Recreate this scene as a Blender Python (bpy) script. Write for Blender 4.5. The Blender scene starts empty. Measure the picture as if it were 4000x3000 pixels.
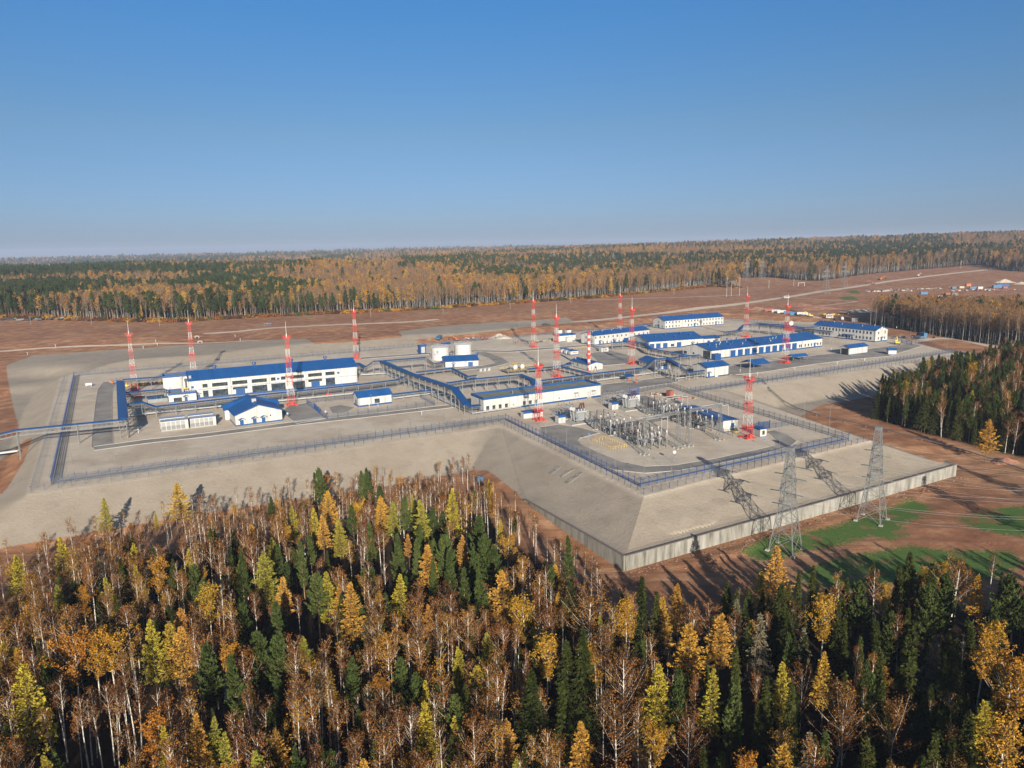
import bpy, math, random
import numpy as np
from mathutils import Vector, Matrix

# ------------------------------------------------------------------ camera, sky, sun
sc = bpy.context.scene
CAMH = 65.0; F = 2850.0; HP = 965.0; ROLL = 0.018
P = math.atan((1500 - HP) / F)
sp, cp, sr, cr = math.sin(P), math.cos(P), math.sin(ROLL), math.cos(ROLL)
X_ = Vector((1, 0, 0)); V_ = Vector((0, sp, cp)); D_ = Vector((0, cp, -sp))
UR = X_ * cr - V_ * sr
UU = X_ * sr + V_ * cr
cam_d = bpy.data.cameras.new("camera"); cam = bpy.data.objects.new("camera", cam_d)
sc.collection.objects.link(cam)
M = Matrix.Identity(4)
for i in range(3):
    M[i][0] = UR[i]; M[i][1] = UU[i]; M[i][2] = -D_[i]; M[i][3] = (0, 0, CAMH)[i]
cam.matrix_world = M
cam_d.sensor_fit = 'HORIZONTAL'; cam_d.sensor_width = 36.0
cam_d.lens = 36.0 * F / 4000.0
cam_d.clip_start = 0.5; cam_d.clip_end = 60000
sc.camera = cam

SUN_EL = math.radians(18.5)
SH = math.radians(10.0)                      # shadows run 10 degrees west of +Y
sun_dir = Vector((math.sin(SH) * math.cos(SUN_EL), -math.cos(SH) * math.cos(SUN_EL), math.sin(SUN_EL)))
world = bpy.data.worlds.new("World"); sc.world = world; world.use_nodes = True
wn = world.node_tree; wn.nodes.clear()
sky = wn.nodes.new('ShaderNodeTexSky'); sky.sky_type = 'NISHITA'; sky.sun_disc = False
sky.sun_elevation = SUN_EL; sky.sun_rotation = math.atan2(sun_dir.x, sun_dir.y)
sky.altitude = 300; sky.air_density = 1.0; sky.dust_density = 0.6; sky.ozone_density = 2.0
bg = wn.nodes.new('ShaderNodeBackground'); bg.inputs[1].default_value = 0.064
wo = wn.nodes.new('ShaderNodeOutputWorld')
# the Nishita sky toned by elevation to this day's deep blue top and blue-grey horizon
wtc = wn.nodes.new('ShaderNodeTexCoord'); wsx = wn.nodes.new('ShaderNodeSeparateXYZ'); wrp = wn.nodes.new('ShaderNodeValToRGB'); wmx = wn.nodes.new('ShaderNodeMix')
wmx.data_type = 'RGBA'; wmx.blend_type = 'MULTIPLY'; wmx.inputs[0].default_value = 1
SKYT = [(0.0, (0.36, 0.47, 0.83)), (0.02, (0.35, 0.465, 0.84)), (0.145, (0.42, 0.56, 0.73)), (0.294, (0.33, 0.69, 1.0)), (0.6, (0.33, 0.66, 1.0))]
while len(wrp.color_ramp.elements) < len(SKYT): wrp.color_ramp.elements.new(0.5)
for i_, (p_, c_) in enumerate(SKYT):
    wrp.color_ramp.elements[i_].position = p_; wrp.color_ramp.elements[i_].color = (*c_, 1)
wn.links.new(wtc.outputs['Generated'], wsx.inputs[0]); wn.links.new(wsx.outputs[2], wrp.inputs[0])
whz = wn.nodes.new('ShaderNodeTexNoise'); whz.inputs['Scale'].default_value = 1.6; whz.inputs['Detail'].default_value = 3
wmp = wn.nodes.new('ShaderNodeMapping'); wmp.inputs['Scale'].default_value = (1, 1, 5); wn.links.new(wtc.outputs['Generated'], wmp.inputs['Vector']); wn.links.new(wmp.outputs[0], whz.inputs['Vector'])
whr = wn.nodes.new('ShaderNodeMapRange'); whr.inputs['To Min'].default_value = 0.965; whr.inputs['To Max'].default_value = 1.035; wn.links.new(whz.outputs['Fac'], whr.inputs['Value'])
wm2 = wn.nodes.new('ShaderNodeMix'); wm2.data_type = 'RGBA'; wm2.blend_type = 'MULTIPLY'; wm2.inputs[0].default_value = 1
wn.links.new(wrp.outputs[0], wm2.inputs[6]); wn.links.new(whr.outputs['Result'], wm2.inputs[7])
wn.links.new(sky.outputs[0], wmx.inputs[6]); wn.links.new(wm2.outputs[2], wmx.inputs[7])
# toward the sun, behind the camera, the sky keeps its full hazy brightness
wab = wn.nodes.new('ShaderNodeMath'); wab.operation = 'MULTIPLY_ADD'; wab.use_clamp = True; wab.inputs[1].default_value = -1.3; wab.inputs[2].default_value = 0.35
wsm = wn.nodes.new('ShaderNodeMix'); wsm.data_type = 'RGBA'
wn.links.new(wsx.outputs[1], wab.inputs[0]); wn.links.new(wab.outputs[0], wsm.inputs[0]); wn.links.new(wmx.outputs[2], wsm.inputs[6]); wn.links.new(sky.outputs[0], wsm.inputs[7])
wn.links.new(wsm.outputs[2], bg.inputs[0]); wn.links.new(bg.outputs[0], wo.inputs[0])
sl = bpy.data.lights.new("sun", 'SUN'); sl.energy = 5.0; sl.angle = math.radians(0.5); sl.color = (1.0, 0.90, 0.76)
so = bpy.data.objects.new("sun", sl); sc.collection.objects.link(so)
so.rotation_euler = sun_dir.to_track_quat('Z', 'Y').to_euler()
sc.view_settings.view_transform = 'Standard'; sc.view_settings.look = 'None'
sc.view_settings.exposure = 0.78; sc.view_settings.gamma = 1.0
sc.cycles.max_bounces = 5; sc.cycles.diffuse_bounces = 2; sc.cycles.glossy_bounces = 2
sc.cycles.transparent_max_bounces = 12; sc.cycles.volume_bounces = 0; sc.cycles.transmission_bounces = 2
sc.cycles.use_denoising = True

# ------------------------------------------------------------------ measuring helpers (photo pixel -> place in the world)
def ray(px, py):
    u = (px - 2000) / F; v = -(py - 1500) / F
    u2 = u * cr + v * sr; v2 = -u * sr + v * cr
    return X_ * u2 + V_ * v2 + D_
def G(px, py, z=0.0):
    d = ray(px, py); t = (z - CAMH) / d.z
    return Vector((d.x * t, d.y * t, z))
CO = {0: (0, 0, 1.0), 1: (0, 1150, 2.765), 2: (600, 1150, 2.765), 3: (1300, 1150, 2.765), 4: (2000, 1100, 2.765), 5: (2600, 1100, 2.765),
      6: (3200, 1000, 2.765), 7: (1700, 1450, 2.765), 8: (2200, 1400, 2.765), 9: (2800, 1500, 2.765), 10: (3200, 1500, 2.765),
      11: (0, 1600, 2.765), 12: (2100, 1550, 5.53), 13: (2400, 1550, 4.424)}
def c(n, u, v):
    a = CO[n]
    return (a[0] + u / a[2], a[1] + v / a[2])
def Gc(n, u, v, z=0.0):
    return G(*c(n, u, v), z)
def col_h(base, px, py):
    """height above the base point of a pixel straight above it"""
    d = ray(px, py); t = base.y / d.y
    return CAMH + d.z * t - base.z

C = sc.collection
# ------------------------------------------------------------------ object helpers
def ob(name, data, parent=None, loc=(0, 0, 0), rotz=0.0, label=None, cat=None, group=None, kind=None):
    o = bpy.data.objects.new(name, data); C.objects.link(o)
    o.location = loc
    if rotz: o.rotation_euler = (0, 0, rotz)
    if parent is not None: o.parent = parent
    if label: o['label'] = label
    if cat: o['category'] = cat
    if group: o['group'] = group
    if kind: o['kind'] = kind
    return o
def thing(name, label, cat, loc=(0, 0, 0), rotz=0.0, group=None):
    return ob(name, None, None, loc, rotz, label, cat, group)
def copy_tree(o, parent=None):
    n = o.copy(); C.objects.link(n)
    if parent is not None: n.parent = parent
    for ch in list(o.children): copy_tree(ch, n)
    return n

class MB:
    def __init__(s): s.v = []; s.f = []; s.m = []
    def add(s, vs, fs, m=0):
        b = len(s.v); s.v += [tuple(p) for p in vs]; s.f += [tuple(i + b for i in f) for f in fs]; s.m += [m] * len(fs)
        return s
    def box(s, x0, x1, y0, y1, z0, z1, m=0):
        vs = [(x0, y0, z0), (x1, y0, z0), (x1, y1, z0), (x0, y1, z0), (x0, y0, z1), (x1, y0, z1), (x1, y1, z1), (x0, y1, z1)]
        return s.add(vs, [(0, 3, 2, 1), (4, 5, 6, 7), (0, 1, 5, 4), (1, 2, 6, 5), (2, 3, 7, 6), (3, 0, 4, 7)], m)
    def bar(s, p, q, w, h=None, m=0):
        p = Vector(p); q = Vector(q); h = h or w
        d = (q - p)
        if d.length < 1e-6: return s
        d.normalize()
        up = Vector((0, 0, 1)) if abs(d.z) < 0.95 else Vector((0, 1, 0))
        a = d.cross(up).normalized() * (w / 2); b = a.cross(d).normalized() * (h / 2)
        vs = [p - a - b, p + a - b, p + a + b, p - a + b, q - a - b, q + a - b, q + a + b, q - a + b]
        return s.add(vs, [(0, 3, 2, 1), (4, 5, 6, 7), (0, 1, 5, 4), (1, 2, 6, 5), (2, 3, 7, 6), (3, 0, 4, 7)], m)
    def tube(s, p, q, r, r2=None, n=8, m=0, caps=True):
        p = Vector(p); q = Vector(q); r2 = r if r2 is None else r2
        d = (q - p)
        if d.length < 1e-6: return s
        d.normalize()
        up = Vector((0, 0, 1)) if abs(d.z) < 0.95 else Vector((0, 1, 0))
        a = d.cross(up).normalized(); b = a.cross(d).normalized()
        vs = []
        for k in range(n):
            t = 2 * math.pi * k / n; e = a * math.cos(t) + b * math.sin(t)
            vs += [p + e * r, q + e * r2]
        fs = [(2 * k, 2 * k + 1, (2 * k + 3) % (2 * n), (2 * k + 2) % (2 * n)) for k in range(n)]
        if caps: fs += [tuple(2 * k for k in range(n)), tuple(2 * k + 1 for k in reversed(range(n)))]
        return s.add(vs, fs, m)
    def lathe(s, prof, n=24, cx=0, cy=0, m=0):
        vs = []; L = len(prof)
        for k in range(n):
            t = 2 * math.pi * k / n
            for r, z in prof: vs.append((cx + r * math.cos(t), cy + r * math.sin(t), z))
        fs = []
        for k in range(n):
            k2 = (k + 1) % n
            for j in range(L - 1): fs.append((k * L + j, k2 * L + j, k2 * L + j + 1, k * L + j + 1))
        return s.add(vs, fs, m)
    def prism(s, pts, y0, y1, m=0):
        """polygon in x,z extruded from y0 to y1"""
        n = len(pts)
        vs = [(x, y0, z) for x, z in pts] + [(x, y1, z) for x, z in pts]
        fs = [tuple(range(n)), tuple(reversed(range(n, 2 * n)))] + [(k, k + n, (k + 1) % n + n, (k + 1) % n) for k in range(n)]
        return s.add(vs, fs, m)
    def slab(s, pts, z0, z1, m=0):
        n = len(pts)
        vs = [(p[0], p[1], z0) for p in pts] + [(p[0], p[1], z1) for p in pts]
        fs = [tuple(reversed(range(n))), tuple(range(n, 2 * n))] + [(k, (k + 1) % n, (k + 1) % n + n, k + n) for k in range(n)]
        return s.add(vs, fs, m)
    def quad(s, a, b, cc, d, m=0): return s.add([a, b, cc, d], [(0, 1, 2, 3)], m)
    def mesh(s, name, mats):
        me = bpy.data.meshes.new(name); me.from_pydata(s.v, [], s.f)
        for mt in (mats if isinstance(mats, (list, tuple)) else [mats]): me.materials.append(mt)
        if any(s.m): me.polygons.foreach_set('material_index', s.m)
        me.update()
        return me
    def build(s, name, mats, parent=None, **k):
        return ob(name, s.mesh(name, mats), parent, **k)

# ------------------------------------------------------------------ materials
def new_mat(name):
    m = bpy.data.materials.new(name); m.use_nodes = True
    nt = m.node_tree; nt.nodes.clear()
    out = nt.nodes.new('ShaderNodeOutputMaterial')
    return m, nt, out
def ramp(nt, stops, fac=None, interp='LINEAR'):
    r = nt.nodes.new('ShaderNodeValToRGB'); e = r.color_ramp.elements; r.color_ramp.interpolation = interp
    while len(e) < len(stops): e.new(0.5)
    for i, (p, col) in enumerate(stops):
        e[i].position = p; e[i].color = (*col, 1) if len(col) == 3 else col
    if fac is not None: nt.links.new(fac, r.inputs[0])
    return r
def noise(nt, scale, detail=3, vec=None, rough=0.55):
    n = nt.nodes.new('ShaderNodeTexNoise'); n.inputs['Scale'].default_value = scale
    n.inputs['Detail'].default_value = detail; n.inputs['Roughness'].default_value = rough
    if vec is not None: nt.links.new(vec, n.inputs['Vector'])
    return n
def math_n(nt, op, a, b=None, cc=None, clamp=False):
    n = nt.nodes.new('ShaderNodeMath'); n.operation = op; n.use_clamp = clamp
    for i, x in enumerate((a, b, cc)):
        if x is None: continue
        if isinstance(x, (int, float)): n.inputs[i].default_value = x
        else: nt.links.new(x, n.inputs[i])
    return n.outputs[0]
def mixc(nt, fac, a, b):
    n = nt.nodes.new('ShaderNodeMix'); n.data_type = 'RGBA'
    for i, x in ((0, fac), (6, a), (7, b)):
        if isinstance(x, (tuple, list)): n.inputs[i].default_value = (*x, 1)
        elif isinstance(x, (int, float)): n.inputs[i].default_value = x
        else: nt.links.new(x, n.inputs[i])
    return n.outputs[2]
def mat(name, col, rough=0.6, metal=0.0, var=0.12, vscale=0.6, streak=0.0):
    """painted / galvanised surface with mild weathering"""
    m, nt, out = new_mat(name)
    b = nt.nodes.new('ShaderNodeBsdfPrincipled')
    tc = nt.nodes.new('ShaderNodeTexCoord')
    mp = nt.nodes.new('ShaderNodeMapping'); nt.links.new(tc.outputs['Object'], mp.inputs['Vector'])
    if streak: mp.inputs['Scale'].default_value = (1, 1, 0.12)
    n1 = noise(nt, vscale, 4, mp.outputs[0])
    lo = tuple(x * (1 - var) for x in col); hi = tuple(min(1, x * (1 + var * 0.6)) for x in col)
    r = ramp(nt, [(0.3, lo), (0.7, hi)], n1.outputs['Fac'])
    nt.links.new(r.outputs[0], b.inputs['Base Color'])
    b.inputs['Roughness'].default_value = rough; b.inputs['Metallic'].default_value = metal
    nt.links.new(b.outputs[0], out.inputs[0])
    return m
def cladding():
    """white sandwich panels: thin joints, faint dust and run-off streaks"""
    m, nt, out = new_mat('white_cladding'); b = nt.nodes.new('ShaderNodeBsdfPrincipled'); b.inputs['Roughness'].default_value = 0.5
    tc = nt.nodes.new('ShaderNodeTexCoord'); mp = nt.nodes.new('ShaderNodeMapping'); mp.inputs['Scale'].default_value = (1, 1, 0.10); nt.links.new(tc.outputs['Object'], mp.inputs['Vector'])
    sx = nt.nodes.new('ShaderNodeSeparateXYZ'); nt.links.new(tc.outputs['Object'], sx.inputs[0])
    st = noise(nt, 0.9, 4, mp.outputs[0], 0.7).outputs['Fac']; col = ramp(nt, [(0.34, (0.34, 0.33, 0.30)), (0.52, (0.46, 0.46, 0.445)), (0.8, (0.50, 0.50, 0.49))], st).outputs[0]
    for ax in (0, 1):
        fr = math_n(nt, 'FRACT', math_n(nt, 'DIVIDE', math_n(nt, 'ADD', sx.outputs[ax], 500.03), 3.0)); col = mixc(nt, math_n(nt, 'MULTIPLY', math_n(nt, 'LESS_THAN', fr, 0.03), 0.35), col, (0.16, 0.17, 0.18))
    low = math_n(nt, 'SUBTRACT', 1.0, math_n(nt, 'DIVIDE', sx.outputs[2], 1.6), clamp=True); col = mixc(nt, math_n(nt, 'MULTIPLY', low, 0.22), col, (0.30, 0.24, 0.18))
    nt.links.new(col, b.inputs['Base Color']); nt.links.new(b.outputs[0], out.inputs[0]); return m
WHITE = cladding()
WHITE2 = mat('white_paint', (0.47, 0.47, 0.46), 0.4, var=0.08)
BLUE = mat('blue_trim', (0.010, 0.060, 0.190), 0.45, var=0.12)
GREY = mat('galvanised_steel', (0.21, 0.22, 0.225), 0.5, 0.25, var=0.2)
DGREY = mat('dark_steel', (0.14, 0.145, 0.15), 0.5, 0.3, var=0.25)
CONC = mat('concrete_base', (0.33, 0.32, 0.29), 0.85, var=0.15)
RED = mat('red_paint', (0.50, 0.045, 0.035), 0.5, var=0.25)
YEL = mat('yellow_paint', (0.62, 0.42, 0.06), 0.5, var=0.12)
BRN = mat('brown_porcelain', (0.10, 0.035, 0.022), 0.25, var=0.15)
BLK = mat('black_polymer_and_shade', (0.018, 0.018, 0.02), 0.4, var=0.1)
LGREY = mat('light_grey_enamel', (0.34, 0.35, 0.35), 0.4, var=0.08)
PORC = mat('pale_insulator', (0.27, 0.275, 0.27), 0.3, var=0.08)
ORANGE = mat('orange_paint', (0.38, 0.11, 0.04), 0.5, var=0.15)
FBLUE = mat('fence_blue', (0.015, 0.055, 0.18), 0.5, var=0.1)
FGREY = mat('fence_grey', (0.045, 0.065, 0.105), 0.5, var=0.1)
DARKG = mat('dark_rubber', (0.03, 0.03, 0.03), 0.8)
LBLUE = mat('light_blue_paint', (0.035, 0.13, 0.25), 0.5, var=0.12)
WOODM = mat('weathered_wood', (0.25, 0.17, 0.10), 0.8, var=0.3)
RUST = mat('rust_brown', (0.28, 0.09, 0.06), 0.7, var=0.3)
GREEN = mat('green_machine', (0.03, 0.14, 0.07), 0.5)
FLATROOF = mat('bitumen_flat_roof', (0.17, 0.17, 0.12), 0.9, var=0.2, vscale=0.25)
SKIN = mat('skin', (0.5, 0.3, 0.2), 0.6)
CLOTH = mat('work_clothes', (0.10, 0.09, 0.10), 0.8, var=0.3)
def glass_mat():
    m, nt, out = new_mat('window_glass')
    b = nt.nodes.new('ShaderNodeBsdfPrincipled')
    tc = nt.nodes.new('ShaderNodeTexCoord'); n1 = noise(nt, 0.7, 2, tc.outputs['Object'])
    r = ramp(nt, [(0.35, (0.012, 0.016, 0.02)), (0.7, (0.06, 0.075, 0.08))], n1.outputs['Fac'])
    nt.links.new(r.outputs[0], b.inputs['Base Color']); b.inputs['Roughness'].default_value = 0.12
    b.inputs['Specular IOR Level'].default_value = 0.6
    nt.links.new(b.outputs[0], out.inputs[0]); return m
GLASS = glass_mat()
def roof_mat():
    """profiled blue sheet: ribs run down the slope (object x across)"""
    m, nt, out = new_mat('blue_profiled_roof')
    b = nt.nodes.new('ShaderNodeBsdfPrincipled'); tc = nt.nodes.new('ShaderNodeTexCoord')
    sx = nt.nodes.new('ShaderNodeSeparateXYZ'); nt.links.new(tc.outputs['Object'], sx.inputs[0])
    w = math_n(nt, 'SINE', math_n(nt, 'MULTIPLY', sx.outputs[0], 2 * math.pi / 0.55))
    bp = nt.nodes.new('ShaderNodeBump'); bp.inputs['Distance'].default_value = 0.04; bp.inputs['Strength'].default_value = 0.7
    nt.links.new(w, bp.inputs['Height']); nt.links.new(bp.outputs[0], b.inputs['Normal'])
    n1 = noise(nt, 0.25, 4, tc.outputs['Object'])
    # sheets differ a little from one another
    fl = math_n(nt, 'FLOOR', math_n(nt, 'MULTIPLY', sx.outputs[0], 0.45))
    wn_ = nt.nodes.new('ShaderNodeTexWhiteNoise'); wn_.noise_dimensions = '1D'; nt.links.new(fl, wn_.inputs['W'])
    f = math_n(nt, 'ADD', math_n(nt, 'MULTIPLY', n1.outputs['Fac'], 0.7), math_n(nt, 'MULTIPLY', wn_.outputs['Value'], 0.3))
    r = ramp(nt, [(0.25, (0.009, 0.066, 0.21)), (0.75, (0.014, 0.086, 0.265))], f)
    nt.links.new(r.outputs[0], b.inputs['Base Color']); b.inputs['Roughness'].default_value = 0.5
    nt.links.new(b.outputs[0], out.inputs[0]); return m
ROOF = roof_mat()
def mesh_mat(name, col, alpha):
    m, nt, out = new_mat(name)
    b = nt.nodes.new('ShaderNodeBsdfDiffuse'); b.inputs[0].default_value = (*col, 1)
    t = nt.nodes.new('ShaderNodeBsdfTransparent'); mx = nt.nodes.new('ShaderNodeMixShader')
    mx.inputs[0].default_value = alpha
    nt.links.new(t.outputs[0], mx.inputs[1]); nt.links.new(b.outputs[0], mx.inputs[2]); nt.links.new(mx.outputs[0], out.inputs[0])
    return m
MESHP = mesh_mat('welded_wire_mesh', (0.08, 0.10, 0.14), 0.26)
MESHB = mesh_mat('blue_wire_mesh', (0.03, 0.075, 0.18), 0.15)
# ------------------------------------------------------------------ terrain
def V2(l): return np.array([(p[0], p[1]) for p in l], dtype=float)
def sdist(poly, X, Y):
    """signed distance (m) to a polygon, negative inside"""
    poly = np.asarray(poly); n = len(poly)
    d = np.full(X.shape, 1e18); s = np.ones(X.shape)
    for i in range(n):
        ax, ay = poly[i]; bx, by = poly[(i + 1) % n]
        ex, ey = bx - ax, by - ay; wx, wy = X - ax, Y - ay
        t = np.clip((wx * ex + wy * ey) / (ex * ex + ey * ey + 1e-12), 0, 1)
        d = np.minimum(d, (wx - ex * t) ** 2 + (wy - ey * t) ** 2)
        c1 = Y >= ay; c2 = Y < by; c3 = ex * wy > ey * wx
        s = np.where((c1 & c2 & c3) | (~c1 & ~c2 & ~c3), -s, s)
    return s * np.sqrt(d)
def ldist(line, X, Y):
    d = np.full(X.shape, 1e18)
    for i in range(len(line) - 1):
        ax, ay = line[i]; bx, by = line[i + 1]; ex, ey = bx - ax, by - ay; wx, wy = X - ax, Y - ay
        t = np.clip((wx * ex + wy * ey) / (ex * ex + ey * ey + 1e-12), 0, 1)
        d = np.minimum(d, (wx - ex * t) ** 2 + (wy - ey * t) ** 2)
    return np.sqrt(d)
PL_PX = [(121, 1928), (1957, 1662), (2515, 1938), (3400, 1722), (2830, 1528), (3765, 1392), (3520, 1322), (3200, 1262), (2850, 1246), (291, 1458), (245, 1474)]
PLAT = V2([G(*p) for p in PL_PX])
# natural ground around the plateau: control points (x, y, z)
CTRL = np.array([(-160, 90, -9), (-60, 100, -10), (0, 100, -10.5), (60, 110, -10), (130, 110, -9.5), (-115, 178, -8), (-60, 205, -8), (-12, 236, -7.5),
    (10, 200, -7.5), (25, 165, -9), (60, 182, -9.2), (100, 200, -9.2), (140, 222, -9), (90, 160, -9.5), (210, 200, -8), (175, 235, -8),
    (88, 290, -5.5), (111, 303, -6), (140, 265, -6.5), (170, 333, -6), (230, 368, -6), (275, 392, -5.5), (300, 350, -6.5), (260, 290, -7), (340, 390, -5),
    (285, 432, -1.5), (330, 450, 0), (275, 470, -0.4), (300, 520, 0.5), (255, 520, 0.2),
    (-155, 190, -5.5), (-170, 240, -6), (-205, 290, -7), (-228, 330, -7.5), (-250, 365, -7), (-275, 400, -4), (-200, 200, -5), (-290, 300, -4.5), (-340, 350, -3), (-330, 450, 0), (-260, 440, 1),
    (-215, 425, 3.5), (-150, 460, 4), (-100, 505, 4.5), (-30, 560, 4), (50, 600, 3), (120, 620, 4), (200, 620, 3), (240, 570, 1.5),
    (-300, 560, 5), (-150, 600, 6), (0, 680, 7), (150, 740, 8), (300, 640, 5), (400, 560, 3), (420, 700, 7), (500, 620, 4), (600, 800, 8), (300, 850, 9),
    (-420, 480, 4), (-500, 300, -2), (400, 300, -5), (500, 450, 0), (0, 0, -10), (-200, 0, -8), (200, 0, -9), (0, -200, -9)], dtype=float)
def smooth(t): t = np.clip(t, 0, 1); return t * t * (3 - 2 * t)
def vnoise(X, Y, s, seed=0):
    x = X / s; y = Y / s; xi = np.floor(x); yi = np.floor(y); fx = x - xi; fy = y - yi
    fx = fx * fx * (3 - 2 * fx); fy = fy * fy * (3 - 2 * fy)
    def h(a, b):
        v = np.sin(a * 127.1 + b * 311.7 + seed * 74.7) * 43758.5453
        return v - np.floor(v)
    return (h(xi, yi) * (1 - fx) + h(xi + 1, yi) * fx) * (1 - fy) + (h(xi, yi + 1) * (1 - fx) + h(xi + 1, yi + 1) * fx) * fy
def zfar(X, Y):
    r = np.hypot(X, Y); az = np.degrees(np.arctan2(X, np.maximum(Y, 1e-3)))
    zr = np.interp(az, [-60, -35, -25, -12, 0, 12, 22, 30, 36, 60], [10, 10, 10, 18, 37, 45, 52, 64, 72, 80])
    z = 6 + (zr - 8) * smooth((r - 700) / 2600) ** 0.9
    z = z + (vnoise(X, Y, 420, 3) - 0.5) * 14 * smooth((r - 800) / 600) + (vnoise(X, Y, 1100, 6) - 0.5) * 16 * smooth((r - 1300) / 900) + (vnoise(X, Y, 160, 5) - 0.5) * 4 * smooth((r - 800) / 500)
    # a near wooded rise and a further, blue ridge line past it on the west side
    wst = 1 - smooth((az + 8) / 16)
    z = z + wst * 15 * np.exp(-((r - 1450) / 420) ** 2) + wst * np.interp(az, [-36, -22, -10], [12, 21, 20]) * np.exp(-((r - 6000) / 1300) ** 2)
    return z - smooth((r - 9000) / 9000) * 120
def zbase(X, Y):
    num = np.zeros(X.shape); den = np.zeros(X.shape)
    for x, y, z in CTRL:
        w = 1.0 / ((X - x) ** 2 + (Y - y) ** 2 + 30.0) ** 1.7
        num += w * z; den += w
    zi = num / den
    r = np.hypot(X, Y)
    t = smooth((r - 620) / 260)
    zi = zi + (vnoise(X, Y, 35, 1) - 0.5) * 0.8 + (vnoise(X, Y, 9, 2) - 0.5) * 0.25
    return zi * (1 - t) + zfar(X, Y) * t
# substation embankment and its retaining wall (world coordinates of the wall's foot line)
WT = -5.5; WB = -9.1
W_CORNER = G(2440, 2175, WT); W_EAST = G(3735, 1817, WT); W_NORTH = G(2051, 1953, WT)
E_TOP = [G(1957, 1662), G(2515, 1938), G(3400, 1722)]
EMB = V2([E_TOP[0], E_TOP[1], E_TOP[2], G(3640, 1790, -2.5), W_EAST, W_CORNER, W_NORTH])
def terrain(X, Y):
    X = np.asarray(X, float); Y = np.asarray(Y, float)
    d = sdist(PLAT, X, Y); b = zbase(X, Y); dd = np.maximum(d - 0.5, 0)
    z = np.where(b < 0, np.maximum(b, -np.where(X < -150, 0.52, 0.36) * dd), np.minimum(b, 0.22 * dd))
    z = np.where(d <= 0.5, 0.0, z)
    de = sdist(EMB, X, Y)
    # the bare ground drops away beneath the embankment sheet
    pz = lambda s: WT * (1.0 - (1 - np.clip(s / 0.9, 0, 1)) ** 1.15)
    ex, ey = W_NORTH.x - E_TOP[0].x, W_NORTH.y - E_TOP[0].y
    te = np.clip(((X - E_TOP[0].x) * ex + (Y - E_TOP[0].y) * ey) / (ex * ex + ey * ey), 0, 1)
    dedge = np.hypot(X - E_TOP[0].x - te * ex, Y - E_TOP[0].y - te * ey)
    zin = np.minimum(z, pz(d / 24.0) - 0.6)
    zin = np.where(dedge < 5, np.minimum(pz(te) - 0.35, z), zin)
    to = smooth(dedge / 15.0)
    z = np.where((de >= 0) & (d > 0.5) & (dedge < 15), (pz(te) - 0.10) * (1 - to) + z * to, z)
    dwl = ldist(V2([W_NORTH, W_CORNER, W_EAST]), X, Y)
    z = np.where((de < 0) & (d > 0.5), np.where((dwl < 3.0) & (dedge > 5), np.minimum(zin, -8.9), zin), z)
    # ground along the wall's foot
    dw = ldist(V2([W_NORTH, W_CORNER, W_EAST]), X, Y)
    ramp_n = np.clip(((X - W_CORNER.x) * (W_NORTH.x - W_CORNER.x) + (Y - W_CORNER.y) * (W_NORTH.y - W_CORNER.y)) / ((W_NORTH.x - W_CORNER.x) ** 2 + (W_NORTH.y - W_CORNER.y) ** 2), 0, 1)
    foot = WB + 0.1 + ramp_n ** 1.6 * 3.2
    z = np.where((de > -0.3) & (dw < 9) & (d > 3), foot * (1 - smooth((dw - 2) / 7)) + z * smooth((dw - 2) / 7), z)
    return z
def T1(x, y): return float(terrain(np.array([x]), np.array([y]))[0])
def GT(px, py):
    """where the line of sight through a photo pixel meets the ground"""
    d = ray(px, py)
    if d.z > -0.004: t = 3000.0
    else:
        ts = 60 * np.exp(np.linspace(0, 5.0, 900))
        xs, ys, zs = d.x * ts, d.y * ts, CAMH + d.z * ts
        below = zs < terrain(xs, ys)
        k = int(np.argmax(below)) if below.any() else 899
        a, bb = ts[max(k - 1, 0)], ts[k]
        tt = np.linspace(a, bb, 24); zz = CAMH + d.z * tt < terrain(d.x * tt, d.y * tt)
        t = tt[int(np.argmax(zz))] if zz.any() else bb
    return Vector((d.x * t, d.y * t, T1(d.x * t, d.y * t)))
def PGT(l): return V2([GT(*p) for p in l])
# crushed-stone area: plateau, its slopes, and the pale strips round it
SITE = PGT([(-160, 2170), (0, 2144), (253, 2099), (800, 2003), (1343, 1927), (1847, 1836), (1905, 1838), (2051, 1953)] )
SITE = np.vstack([SITE, V2([W_CORNER, W_EAST]), PGT([(3600, 1778), (3321, 1706), (3017, 1622), (3045, 1613), (3200, 1585), (3417, 1546), (3640, 1490), (3876, 1418), (3807, 1380), (3760, 1370), (3742, 1372), (3560, 1344), (3480, 1318), (3195, 1258), (2850, 1247),
    (2290, 1297), (2000, 1320), (1900, 1338), (1676, 1348), (1614, 1328), (1700, 1318), (2000, 1287), (2246, 1256), (2213, 1240), (2100, 1250), (1694, 1277), (1555, 1295), (1571, 1318), (1366, 1336), (1226, 1345), (1193, 1324), (900, 1338), (687, 1349), (398, 1369),
    (127, 1389), (50, 1417), (25, 1428), (30, 1480), (50, 1580), (80, 1690), (70, 1700), (30, 1712), (-40, 1740), (-40, 1830), (0, 1800), (40, 1770), (95, 1720), (125, 1710), (95, 1800), (-20, 1960), (-160, 2080)])])
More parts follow.
